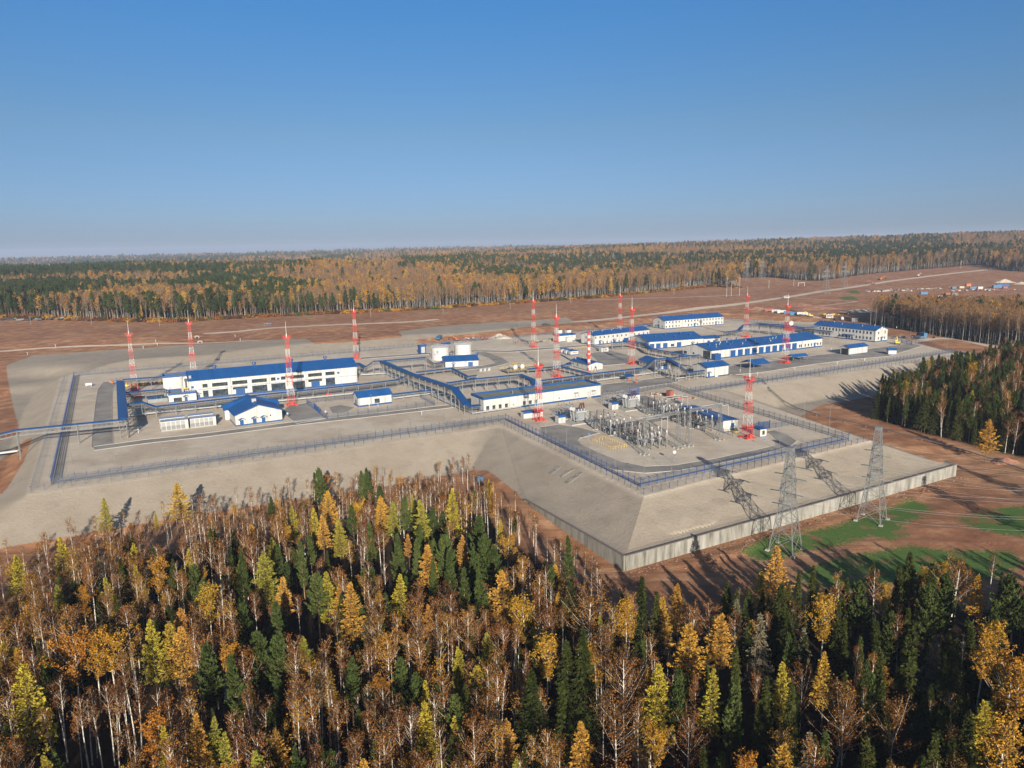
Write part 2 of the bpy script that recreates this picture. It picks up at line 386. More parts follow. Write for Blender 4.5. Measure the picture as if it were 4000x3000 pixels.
TRACKS = [([(2239, 1257), (2400, 1244), (2600, 1222), (2850, 1192), (3080, 1160), (3200, 1139), (3417, 1108), (3634, 1078), (3851, 1054), (3900, 1052)], 10),
          ([(0, 1372), (130, 1362), (400, 1350), (640, 1341), (1000, 1330)], 4.5), ([(3555, 1333), (3650, 1322), (3742, 1323), (3860, 1348), (3985, 1373), (4200, 1410)], 8.0),
          ([(2913, 1205), (3100, 1225), (3200, 1242)], 5.0), ([(810, 1302), (1000, 1287), (1200, 1274), (1400, 1266), (1700, 1248)], 7), ([(2300, 1172), (2700, 1160), (2900, 1152)], 5),
          ([(3110, 1165), (3350, 1178), (3200, 1195)], 3)]
GRASS = [PGT([(2900, 2150), (2980, 2100), (3120, 2080), (3260, 2055), (3430, 2000), (3560, 1945), (3650, 1985), (3600, 2020), (3510, 2050), (3540, 2085), (3480, 2110), (3400, 2095), (3280, 2130), (3150, 2150), (3050, 2185), (2960, 2190)]),
         PGT([(3740, 2030), (3880, 1985), (4100, 1970), (4150, 2090), (3960, 2095), (3830, 2070)]), PGT([(3100, 2260), (3200, 2200), (3330, 2170), (3560, 2130), (3680, 2150), (3950, 2150), (4000, 2200), (3900, 2260), (3500, 2280), (3250, 2310)]),
         PGT([(3270, 1161), (3330, 1157), (3355, 1170), (3300, 1173)]), PGT([(3300, 1137), (3345, 1132), (3360, 1147), (3330, 1147)])]
WOODF = PGT([(-300, 2500), (0, 2400), (200, 2310), (400, 2225), (800, 2140), (1300, 2065), (1500, 2025), (1800, 1985), (1900, 2010), (1990, 2090), (2120, 2200), (2300, 2350), (2440, 2450), (2620, 2470), (2850, 2430), (3100, 2400), (3400, 2380), (3700, 2380), (4000, 2370), (4400, 2360)])
WOODF = np.vstack([WOODF, np.array([(215, 60), (80, 10), (-80, 10), (-215, 60)], float)])
WOODR = PGT([(3426, 1640), (3612, 1695), (3793, 1739), (3974, 1782), (4400, 1880), (4600, 1500), (4200, 1395), (3990, 1400), (3890, 1432), (3660, 1502), (3440, 1562)])
WOODM_ = PGT([(3395, 1268), (3525, 1288), (3652, 1311), (3970, 1362), (4300, 1420), (4500, 1320), (4000, 1258), (3700, 1243), (3540, 1240), (3420, 1244)])
BACKE = PGT([(-500, 1240), (0, 1238), (250, 1250), (700, 1258), (900, 1245), (1400, 1222), (1800, 1200), (2300, 1165), (2640, 1133), (2790, 1118), (2885, 1126), (2860, 1086), (3000, 1083), (3138, 1096), (3207, 1097), (3385, 1071), (3587, 1053), (3821, 1033), (3935, 1058), (4000, 1062), (4300, 1060)])
def far_arc(r, n=24):
    return np.array([(r * math.sin(math.radians(a)), r * math.cos(math.radians(a))) for a in np.linspace(48, -48, n)])
WOODB = np.vstack([BACKE, far_arc(9000)])

def ground_mesh():
    az = np.concatenate([np.linspace(-180, -46, 24)[:-1], np.linspace(-46, 46, 700), np.linspace(46, 180, 24)[1:-1]])
    rr = np.concatenate([[0.0, 20], 40 * np.exp(np.linspace(0, math.log(1500 / 40.), 760)), 1500 * np.exp(np.linspace(0, math.log(24.), 110)[1:])])
    A, R = np.meshgrid(np.radians(az), rr, indexing='ij')
    X = R * np.sin(A); Y = R * np.cos(A)
    Z = terrain(X.ravel(), Y.ravel()).reshape(X.shape)
    na, nr = X.shape
    co = np.stack([X, Y, Z], -1).reshape(-1, 3)
    ia, ir = np.meshgrid(np.arange(na), np.arange(nr - 1), indexing='ij')
    ia2 = (ia + 1) % na
    q = np.stack([ia * nr + ir, ia2 * nr + ir, ia2 * nr + ir + 1, ia * nr + ir + 1], -1).reshape(-1, 4)[:, ::-1]
    me = bpy.data.meshes.new('ground')
    me.vertices.add(len(co)); me.vertices.foreach_set('co', co.ravel())
    me.loops.add(q.size); me.loops.foreach_set('vertex_index', q.ravel().astype(np.int32))
    me.polygons.add(len(q)); me.polygons.foreach_set('loop_start', np.arange(0, q.size, 4, dtype=np.int32))
    me.update(calc_edges=True)
    x, y = co[:, 0], co[:, 1]
    def attr(name, v):
        a = me.attributes.new(name, 'FLOAT', 'POINT'); a.data.foreach_set('value', np.clip(v, -60, 60).astype(np.float32))
    near = np.hypot(x, y) < 2500
    def part(fn):
        v = np.full(x.shape, 60.0); v[near] = fn(x[near], y[near]); return v
    attr('site', part(lambda a, b: np.where(sdist(PLAT, a, b) < 0, -20, sdist(SITE, a, b))))
    attr('plat', part(lambda a, b: sdist(PLAT, a, b)))
    def tr(a, b):
        v = np.full(a.shape, 60.0)
        for l, w in TRACKS: v = np.minimum(v, ldist(PGT(l), a, b) - w / 2)
        return v
    attr('track', part(tr))
    def gr(a, b):
        v = np.full(a.shape, 60.0)
        for g in GRASS: v = np.minimum(v, sdist(g, a, b))
        return v
    attr('grass', part(gr))
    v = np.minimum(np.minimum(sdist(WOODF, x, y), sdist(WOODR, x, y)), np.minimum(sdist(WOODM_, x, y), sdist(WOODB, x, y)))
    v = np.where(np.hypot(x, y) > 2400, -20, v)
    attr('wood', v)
    return me
def ground_mat():
    m, nt, out = new_mat('site_ground')
    b = nt.nodes.new('ShaderNodeBsdfPrincipled'); b.inputs['Roughness'].default_value = 0.95; b.inputs['Specular IOR Level'].default_value = 0.15
    tc = nt.nodes.new('ShaderNodeTexCoord'); co = tc.outputs['Object']
    def at(n):
        a = nt.nodes.new('ShaderNodeAttribute'); a.attribute_name = n; return a.outputs['Fac']
    nb = noise(nt, 0.02, 4, co).outputs['Fac']; nm = noise(nt, 0.16, 5, co).outputs['Fac']; ns = noise(nt, 1.3, 4, co, 0.7).outputs['Fac']
    nf = noise(nt, 4.5, 3, co, 0.8).outputs['Fac']
    # earth
    e1 = ramp(nt, [(0.3, (0.29, 0.115, 0.056)), (0.48, (0.38, 0.19, 0.090)), (0.66, (0.49, 0.31, 0.17))], nb).outputs[0]
    e2 = ramp(nt, [(0.32, (0.13, 0.060, 0.033)), (0.55, (0.36, 0.175, 0.088)), (0.75, (0.62, 0.40, 0.23))], nm).outputs[0]
    earth = mixc(nt, 0.62, e1, e2)
    earth = mixc(nt, math_n(nt, 'MULTIPLY', ns, 0.4), earth, (0.19, 0.095, 0.06))
    # wheel ruts and grading marks, stretched
    mp = nt.nodes.new('ShaderNodeMapping'); mp.inputs['Rotation'].default_value = (0, 0, math.radians(-28)); mp.inputs['Scale'].default_value = (0.05, 0.9, 1)
    nt.links.new(co, mp.inputs['Vector'])
    rut = noise(nt, 0.6, 4, mp.outputs[0]).outputs['Fac']
    earth = mixc(nt, ramp(nt, [(0.52, (0, 0, 0)), (0.62, (0.55, 0.55, 0.55))], rut).outputs[0], earth, (0.17, 0.088, 0.055))
    # crushed stone
    s1 = ramp(nt, [(0.3, (0.48, 0.405, 0.30)), (0.5, (0.61, 0.52, 0.395)), (0.72, (0.70, 0.605, 0.475))], nm).outputs[0]
    s2 = ramp(nt, [(0.35, (0.50, 0.42, 0.32)), (0.65, (0.67, 0.575, 0.445))], nb).outputs[0]
    stone = mixc(nt, 0.5, s1, s2)
    stone = mixc(nt, ramp(nt, [(0.3, (0.55, 0.55, 0.55)), (0.6, (0, 0, 0))], nf).outputs[0], stone, (0.19, 0.16, 0.135))
    stone = mixc(nt, ramp(nt, [(0.4, (0, 0, 0)), (0.7, (0.4, 0.4, 0.4))], ns).outputs[0], stone, (0.52, 0.46, 0.39))
    # damp and clayey stains, old tyre sweeps
    sn = noise(nt, 0.035, 5, co, 0.65).outputs['Fac']
    stone = mixc(nt, ramp(nt, [(0.50, (0, 0, 0)), (0.60, (0.38, 0.38, 0.38))], sn).outputs[0], stone, (0.31, 0.235, 0.165))
    stone = mixc(nt, ramp(nt, [(0.33, (0.32, 0.32, 0.32)), (0.42, (0, 0, 0))], sn).outputs[0], stone, (0.34, 0.325, 0.295))
    # rough rubble on the slopes, its colour darkened to offset the stronger sun
    rub_darkened = mixc(nt, ramp(nt, [(0.32, (0.7, 0.7, 0.7)), (0.6, (0, 0, 0))], nf).outputs[0], (0.215, 0.185, 0.148), (0.085, 0.073, 0.060))
    rub_darkened = mixc(nt, 0.20, rub_darkened, s1)
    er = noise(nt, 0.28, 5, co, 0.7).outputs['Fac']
    rub_darkened = mixc(nt, ramp(nt, [(0.36, (0.35, 0.35, 0.35)), (0.46, (0, 0, 0))], er).outputs[0], rub_darkened, (0.15, 0.13, 0.105))
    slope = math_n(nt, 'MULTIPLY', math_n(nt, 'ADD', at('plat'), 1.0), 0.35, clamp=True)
    stone = mixc(nt, math_n(nt, 'MULTIPLY', slope, 0.8), stone, rub_darkened)
    # wheel sweeps on the yard and run-off lines down the slopes
    def stretched(rot, sc_, s, wob=2.0):
        mp_ = nt.nodes.new('ShaderNodeMapping'); mp_.inputs['Rotation'].default_value = (0, 0, math.radians(rot)); mp_.inputs['Scale'].default_value = sc_
        w_ = nt.nodes.new('ShaderNodeVectorMath'); w_.operation = 'ADD'; wv = nt.nodes.new('ShaderNodeVectorMath'); wv.operation = 'SCALE'; wv.inputs['Scale'].default_value = wob
        nt.links.new(noise(nt, 0.05, 2, co).outputs['Color'], wv.inputs[0]); nt.links.new(co, w_.inputs[0]); nt.links.new(wv.outputs[0], w_.inputs[1]); nt.links.new(w_.outputs[0], mp_.inputs['Vector'])
        return noise(nt, s, 4, mp_.outputs[0], 0.6).outputs['Fac']
    inv = math_n(nt, 'SUBTRACT', 1.0, slope)
    t1 = ramp(nt, [(0.56, (0, 0, 0)), (0.64, (0.35, 0.35, 0.35))], stretched(-27, (0.03, 0.8, 1), 0.8, 14)).outputs[0]
    stone = mixc(nt, math_n(nt, 'MULTIPLY', t1, inv), stone, (0.33, 0.285, 0.225))
    t2 = ramp(nt, [(0.56, (0, 0, 0)), (0.66, (0.5, 0.5, 0.5))], stretched(63, (0.06, 0.9, 1), 0.55, 3)).outputs[0]
    stone = mixc(nt, math_n(nt, 'MULTIPLY', t2, slope), stone, (0.30, 0.26, 0.21))
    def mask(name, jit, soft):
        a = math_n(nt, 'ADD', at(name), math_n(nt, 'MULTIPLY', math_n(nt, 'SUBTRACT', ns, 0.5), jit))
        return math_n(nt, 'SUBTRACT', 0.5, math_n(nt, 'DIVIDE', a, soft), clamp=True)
    col = earth
    track = mixc(nt, nm, (0.58, 0.49, 0.39), (0.46, 0.37, 0.29))
    col = mixc(nt, mask('track', 3.0, 0.9), col, track)
    gcol = mixc(nt, ns, (0.045, 0.105, 0.020), (0.110, 0.165, 0.042))
    gm = math_n(nt, 'MULTIPLY', mask('grass', 12.0, 1.5), ramp(nt, [(0.36, (0.1, 0.1, 0.1)), (0.46, (1, 1, 1))], nm).outputs[0])
    col = mixc(nt, gm, col, gcol)
    floor = mixc(nt, ns, (0.014, 0.009, 0.006), (0.040, 0.023, 0.011))  # wood floor near black: the deep shade under the trees is in its colour
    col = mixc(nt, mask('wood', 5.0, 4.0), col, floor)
    col = mixc(nt, mask('site', 1.5, 0.5), col, stone)
    # beyond three kilometres the canopy itself is the surface
    nt.links.new(col, b.inputs['Base Color'])
    bp = nt.nodes.new('ShaderNodeBump'); bp.inputs['Distance'].default_value = 0.25; bp.inputs['Strength'].default_value = 0.8
    hh = math_n(nt, 'ADD', math_n(nt, 'MULTIPLY', nf, 0.5), ns)
    nt.links.new(hh, bp.inputs['Height']); nt.links.new(bp.outputs[0], b.inputs['Normal'])
    nt.links.new(b.outputs[0], out.inputs[0])
    return m
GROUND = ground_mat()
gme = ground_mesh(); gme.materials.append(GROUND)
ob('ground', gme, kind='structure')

def embankment():
    """graded rubble slope between the substation terrace and its retaining wall"""
    me = MB(); N = 60; K = 14
    def strip(a0, a1, b0, b1, skirt=False):
        base = len(me.v)
        for i in range(N + 1):
            t = i / N; p = a0.lerp(a1, t); q = b0.lerp(b1, t)
            if skirt and i == 0:      # tucks under the neighbouring slope
                dd = (a0 - a1).normalized() * 3.0; dn = (b0 - b1).normalized() * 3.0; p = p + Vector((dd.x, dd.y, -0.28)); q = q + Vector((dn.x, dn.y, -0.28))
            for k in range(K + 1):
                s = k / K
                z = p.z + (q.z - p.z) * (1.0 - (1 - min(s / 0.9, 1)) ** 1.15)
                x = p.x + (q.x - p.x) * s; y = p.y + (q.y - p.y) * s
                z += (float(vnoise(np.array([x]), np.array([y]), 6.0, 9)[0]) - 0.5) * 0.35 * math.sin(math.pi * s)
                me.v.append((x, y, z))
        for i in range(N):
            for k in range(K):
                o = base + i * (K + 1) + k
                me.f.append((o, o + 1, o + K + 2, o + K + 1)); me.m.append(0)
    a, b_, c_ = E_TOP
    z0 = 0.01
    a = Vector((a.x, a.y, z0)); b_ = Vector((b_.x, b_.y, z0)); c_ = Vector((c_.x, c_.y, z0))
    strip(a, b_, W_NORTH, W_CORNER, True); strip(b_, c_, W_CORNER, W_EAST)
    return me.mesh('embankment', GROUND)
eme = embankment()
n = len(eme.vertices); co = np.empty(n * 3); eme.vertices.foreach_get('co', co); co = co.reshape(-1, 3)
for nm_, val in (('site', np.full(n, -20.0)), ('plat', sdist(PLAT, co[:, 0], co[:, 1])), ('track', np.full(n, 60.0)), ('grass', np.full(n, 60.0)), ('wood', np.full(n, 60.0))):
    a = eme.attributes.new(nm_, 'FLOAT', 'POINT'); a.data.foreach_set('value', val.astype(np.float32))
ob('embankment', eme, kind='structure')

# retaining wall: panels butted end to end under one coping
def concrete_wall_mat():
    m, nt, out = new_mat('board_marked_concrete')
    b = nt.nodes.new('ShaderNodeBsdfPrincipled'); b.inputs['Roughness'].default_value = 0.85
    tc = nt.nodes.new('ShaderNodeTexCoord'); mp = nt.nodes.new('ShaderNodeMapping'); nt.links.new(tc.outputs['Object'], mp.inputs['Vector'])
    mp.inputs['Scale'].default_value = (1, 1, 0.16)
    st = noise(nt, 0.55, 5, mp.outputs[0], 0.65).outputs['Fac']; nb = noise(nt, 0.12, 3, tc.outputs['Object']).outputs['Fac']
    r = ramp(nt, [(0.32, (0.055, 0.053, 0.042)), (0.44, (0.16, 0.155, 0.13)), (0.58, (0.255, 0.25, 0.222)), (0.75, (0.35, 0.345, 0.315))], st).outputs[0]
    r = mixc(nt, math_n(nt, 'MULTIPLY', nb, 0.25), r, (0.25, 0.245, 0.225))
    nt.links.new(r, b.inputs['Base Color']); nt.links.new(b.outputs[0], out.inputs[0]); return m
CW = concrete_wall_mat()
rw = thing('retaining_wall', 'long stained concrete retaining wall round the foot of the substation slope', 'wall', (W_CORNER.x, W_CORNER.y, WB - 1))
def wall_run(p, q, n_, zt0, zt1, zb):
    d = Vector((q.x - p.x, q.y - p.y, 0)); L = d.length; d.normalize(); nrm = Vector((d.y, -d.x, 0))
    for i in range(n_):
        a = L * i / n_ + (0.03 if i else 0); e = L * (i + 1) / n_ - 0.03
        za = zt0 + (zt1 - zt0) * a / L; ze = zt0 + (zt1 - zt0) * e / L
        mb = MB(); pa = Vector((p.x, p.y, 0)) + d * a; pe = Vector((p.x, p.y, 0)) + d * e
        o = nrm * 0.25
        vs = [pa - o, pe - o, pe + o, pa + o]
        vv = [(v.x - W_CORNER.x, v.y - W_CORNER.y, 0) for v in vs] + [(v.x - W_CORNER.x, v.y - W_CORNER.y, h) for v, h in zip(vs, (za, ze, ze, za))]
        mb.add([(x, y, (z - (WB - 1)) if k > 3 else 0.0) for k, (x, y, z) in enumerate(vv)], [(0, 3, 2, 1), (4, 5, 6, 7), (0, 1, 5, 4), (1, 2, 6, 5), (2, 3, 7, 6), (3, 0, 4, 7)])
        mb.build('wall_panel', CW, rw)
    mb = MB(); up = Vector((0, 0, 0.06))
    A = Vector((p.x, p.y, zt0 + 0.1)) - Vector((W_CORNER.x, W_CORNER.y, WB - 1)); B = Vector((q.x, q.y, zt1 + 0.1)) - Vector((W_CORNER.x, W_CORNER.y, WB - 1))
    mb.bar(A, B, 0.6, 0.18); mb.build('coping', mat('dark_coping', (0.13, 0.11, 0.10), 0.9), rw)
dE = (W_EAST - W_CORNER).normalized(); dN = (W_NORTH - W_CORNER).normalized()
wall_run(W_CORNER + dE * 0.27, W_EAST, 9, WT + 0.15, WT + 0.15, WB - 1)
wall_run(W_NORTH, W_CORNER, 6, WT + 0.15, WT + 0.15, WB - 1)
wall_run(W_EAST + (dE * -0.3), W_EAST + Vector((-dE.y, dE.x, 0)) * 3.5 + dE * -0.3, 1, WT + 0.1, WT + 0.6, WB - 1)
# ------------------------------------------------------------------ trees
def leaf_mat(name, ramps, vary=0.35, trans=0.25):
    """foliage: each tree its own tone, clumps within it lighter and darker leaves"""
    m, nt, out = new_mat(name)
    oi = nt.nodes.new('ShaderNodeObjectInfo'); tc = nt.nodes.new('ShaderNodeTexCoord')
    r = ramp(nt, ramps, oi.outputs['Random'])
    n1 = noise(nt, 0.9, 2, tc.outputs['Object']).outputs['Fac']; n2 = noise(nt, 7.0, 1, tc.outputs['Object']).outputs['Fac']
    f = math_n(nt, 'ADD', math_n(nt, 'MULTIPLY', n1, 0.5), math_n(nt, 'MULTIPLY', n2, 0.5))
    k = ramp(nt, [(0.36, (1 - vary,) * 3), (0.64, (1 + vary,) * 3)], f).outputs[0]
    mx = nt.nodes.new('ShaderNodeMix'); mx.data_type = 'RGBA'; mx.blend_type = 'MULTIPLY'; mx.inputs[0].default_value = 1
    nt.links.new(r.outputs[0], mx.inputs[6]); nt.links.new(k, mx.inputs[7])
    d = nt.nodes.new('ShaderNodeBsdfDiffuse'); t = nt.nodes.new('ShaderNodeBsdfTranslucent'); ms = nt.nodes.new('ShaderNodeMixShader')
    ms.inputs[0].default_value = trans
    nt.links.new(mx.outputs[2], d.inputs[0]); nt.links.new(mx.outputs[2], t.inputs[0])
    nt.links.new(d.outputs[0], ms.inputs[1]); nt.links.new(t.outputs[0], ms.inputs[2]); nt.links.new(ms.outputs[0], out.inputs[0])
    return m
L_BIRCH = leaf_mat('birch_leaves', [(0.0, (0.19, 0.073, 0.020)), (0.3, (0.26, 0.112, 0.025)), (0.6, (0.22, 0.083, 0.022)), (0.85, (0.33, 0.155, 0.028)), (1.0, (0.38, 0.21, 0.03))], 0.55)
L_TWIG = leaf_mat('birch_twigs', [(0.0, (0.048, 0.027, 0.014)), (0.5, (0.068, 0.037, 0.018)), (1.0, (0.088, 0.047, 0.021))], 0.3, 0.0)
L_GOLD = leaf_mat('gold_leaves', [(0.0, (0.40, 0.25, 0.03)), (0.6, (0.40, 0.21, 0.03)), (1.0, (0.36, 0.15, 0.025))], 0.5)
L_LARCH = leaf_mat('larch_needles', [(0.0, (0.50, 0.28, 0.065)), (0.25, (0.52, 0.30, 0.05)), (0.5, (0.42, 0.21, 0.055)), (0.75, (0.50, 0.32, 0.045)), (1.0, (0.34, 0.27, 0.045))], 0.35)
L_LARCHG = leaf_mat('larch_needles_green', [(0.0, (0.36, 0.31, 0.045)), (0.5, (0.42, 0.33, 0.045)), (1.0, (0.26, 0.26, 0.05))], 0.35)
L_PINE = leaf_mat('pine_needles', [(0.0, (0.036, 0.054, 0.016)), (0.5, (0.052, 0.072, 0.021)), (1.0, (0.070, 0.090, 0.026))], 0.45, 0.1)
L_FTWIG = leaf_mat('far_birch_twigs', [(0.0, (0.15, 0.10, 0.055)), (0.5, (0.19, 0.125, 0.068)), (1.0, (0.19, 0.105, 0.05))], 0.3, 0.0)
L_SPRUCE = leaf_mat('spruce_needles', [(0.0, (0.026, 0.036, 0.010)), (0.5, (0.042, 0.052, 0.014)), (1.0, (0.060, 0.064, 0.017))], 0.45, 0.1)
L_FGOLD = leaf_mat('far_gold_leaves', [(0.0, (0.42, 0.26, 0.045)), (0.5, (0.42, 0.22, 0.04)), (1.0, (0.32, 0.16, 0.045))], 0.35)
L_FPINE = leaf_mat('far_pine_needles', [(0.0, (0.026, 0.040, 0.014)), (0.5, (0.038, 0.052, 0.017)), (1.0, (0.050, 0.064, 0.020))], 0.5, 0.05)
L_GREYN = leaf_mat('dying_needles', [(0.0, (0.17, 0.14, 0.09)), (1.0, (0.14, 0.13, 0.08))], 0.4, 0.1)
def bark(name, a, bcol, z=3.0):
    m, nt, out = new_mat(name); b = nt.nodes.new('ShaderNodeBsdfDiffuse'); tc = nt.nodes.new('ShaderNodeTexCoord')
    n1 = noise(nt, z, 3, tc.outputs['Object'])
    r = ramp(nt, [(0.38, bcol), (0.5, a)], n1.outputs['Fac']); nt.links.new(r.outputs[0], b.inputs[0]); nt.links.new(b.outputs[0], out.inputs[0]); return m
B_BIRCH = bark('birch_bark', (0.60, 0.56, 0.49), (0.22, 0.18, 0.15), 1.6)
B_FAR = bark('far_birch_bark', (0.27, 0.25, 0.215), (0.13, 0.115, 0.095), 0.8)
B_DARK = bark('conifer_bark', (0.13, 0.095, 0.07), (0.06, 0.045, 0.035))
B_PINE = bark('pine_bark', (0.24, 0.15, 0.09), (0.12, 0.08, 0.055))

class Cloud:
    """collects small faces (leaves, twigs) as numpy arrays"""
    def __init__(s): s.v = []; s.n4 = []; s.n3 = []
    def quads(s, c0, a, b):   # centres, half axes
        v = np.stack([c0 - a - b * 0.6, c0 + a - b * 0.6, c0 + a * 0.7 + b, c0 - a * 0.7 + b], 1); s.n4.append(v.reshape(-1, 3))
    def tris(s, p, q, w):
        d = q - p; sd = np.cross(d, np.random.RandomState(len(p)).normal(size=d.shape)); sd /= (np.linalg.norm(sd, axis=1, keepdims=True) + 1e-9)
        v = np.stack([p - sd * w[:, None], p + sd * w[:, None], q], 1); s.n3.append(v.reshape(-1, 3))
    def mesh(s, name, mt, mt3=None):
        v4 = np.concatenate(s.n4) if s.n4 else np.zeros((0, 3)); v3 = np.concatenate(s.n3) if s.n3 else np.zeros((0, 3))
        me = bpy.data.meshes.new(name); co = np.concatenate([v4, v3]); me.vertices.add(len(co)); me.vertices.foreach_set('co', co.ravel())
        me.loops.add(len(co)); me.loops.foreach_set('vertex_index', np.arange(len(co), dtype=np.int32))
        q, t = len(v4) // 4, len(v3) // 3
        me.polygons.add(q + t)
        me.polygons.foreach_set('loop_start', np.concatenate([np.arange(q) * 4, q * 4 + np.arange(t) * 3]).astype(np.int32))
        me.materials.append(mt)
        if mt3 is not None:
            me.materials.append(mt3); me.polygons.foreach_set('material_index', np.concatenate([np.zeros(q), np.ones(t)]).astype(np.int32))
        me.update(calc_edges=True); return me
def unit(v): return v / (np.linalg.norm(v, axis=-1, keepdims=True) + 1e-9)
def rnd_axes(rs, n, up=0.0):
    a = unit(rs.normal(size=(n, 3))); b = rs.normal(size=(n, 3)); b = b - (b * a).sum(1, keepdims=True) * a
    return a, unit(b)
def trunk_path(rs, H, lean=0.02, n=9):
    t = np.linspace(0, 1, n); ph = rs.uniform(0, 6.28, 2)
    x = H * lean * (np.sin(t * 2.5 + ph[0]) - math.sin(ph[0])) + rs.normal(0, 0.012) * H * t
    y = H * lean * (np.sin(t * 2.2 + ph[1]) - math.sin(ph[1])) + rs.normal(0, 0.012) * H * t
    return np.stack([x, y, t * H], 1)
def at_path(pth, z):
    return np.stack([np.interp(z, pth[:, 2], pth[:, 0]), np.interp(z, pth[:, 2], pth[:, 1]), z], -1)
def add_limb(mb, pts, r0, r1, n=5):
    k = len(pts)
    for i in range(k - 1):
        a = r0 + (r1 - r0) * i / (k - 1); b = r0 + (r1 - r0) * (i + 1) / (k - 1)
        mb.tube(pts[i], pts[i + 1], a, b, n, caps=False)
def make_birch(seed, H, leaves=700, twigs=500, crown0=0.42, spread=0.13, fork=False, gold=False, ls=1.0, tw=1.0):
    rs = np.random.RandomState(seed); pth = trunk_path(rs, H, 0.018); mb = MB()
    add_limb(mb, pth, 0.135 * H / 15, 0.035, 6)
    cl = Cloud(); nb = 26 if fork else 20
    ctr = []; 
    for i in range(nb):
        z = H * (crown0 + (0.97 - crown0) * (i + rs.rand()) / nb); az = rs.uniform(0, 6.283)
        f = (z / H - crown0) / (1 - crown0)
        Lb = H * spread * (0.55 + 1.0 * math.sin(math.pi * min(1, 0.18 + f * 0.82))) * rs.uniform(0.7, 1.25) * (1.7 if fork and f < 0.35 else 1)
        el = math.radians(rs.uniform(48, 68)) if not fork else math.radians(rs.uniform(40, 62))
        p0 = at_path(pth, np.array([z]))[0]; d = np.array([math.cos(az) * math.cos(el), math.sin(az) * math.cos(el), math.sin(el)])
        p1 = p0 + d * Lb * 0.55; d2 = unit(d + np.array([0, 0, rs.uniform(-0.1, 0.35)])); p2 = p1 + d2 * Lb * 0.6
        rb = 0.026 * (1.25 if fork and f < 0.35 else 1)
        add_limb(mb, [p0, p1, p2], rb, 0.008, 3)
        ctr.append((p0, p1, p2, Lb))
    n = twigs; idx = rs.randint(0, nb, n); tt = rs.uniform(0.15, 1.05, n)
    P0 = np.array([c_[0] for c_ in ctr])[idx]; P1 = np.array([c_[1] for c_ in ctr])[idx]; P2 = np.array([c_[2] for c_ in ctr])[idx]
    base = np.where((tt < 0.5)[:, None], P0 + (P1 - P0) * (tt * 2)[:, None], P1 + (P2 - P1) * ((tt - 0.5) * 2)[:, None])
    d = unit(rs.normal(size=(n, 3)) + np.array([0, 0, 0.35])); L = rs.uniform(0.45, 1.05, n) * H / 15
    tip = base + d * L[:, None]
    cl.tris(base, tip, rs.uniform(0.014, 0.026, n) * tw)
    m = leaves; k = rs.randint(0, n, m); s = rs.uniform(0.3, 1.1, m)
    pos = base[k] + (tip - base)[k] * s[:, None] + rs.normal(0, 0.12, (m, 3))
    a, b = rnd_axes(rs, m); sz = rs.uniform(0.06, 0.125, m)[:, None] * ls
    cl.quads(pos, a * sz, b * sz)
    lm = (L_GOLD if tw == 1.0 else L_FGOLD) if gold else L_BIRCH
    return mb.mesh('birch_trunk', B_BIRCH if tw == 1.0 else B_FAR), cl.mesh('birch_crown', lm, L_TWIG if tw == 1.0 else L_FTWIG)
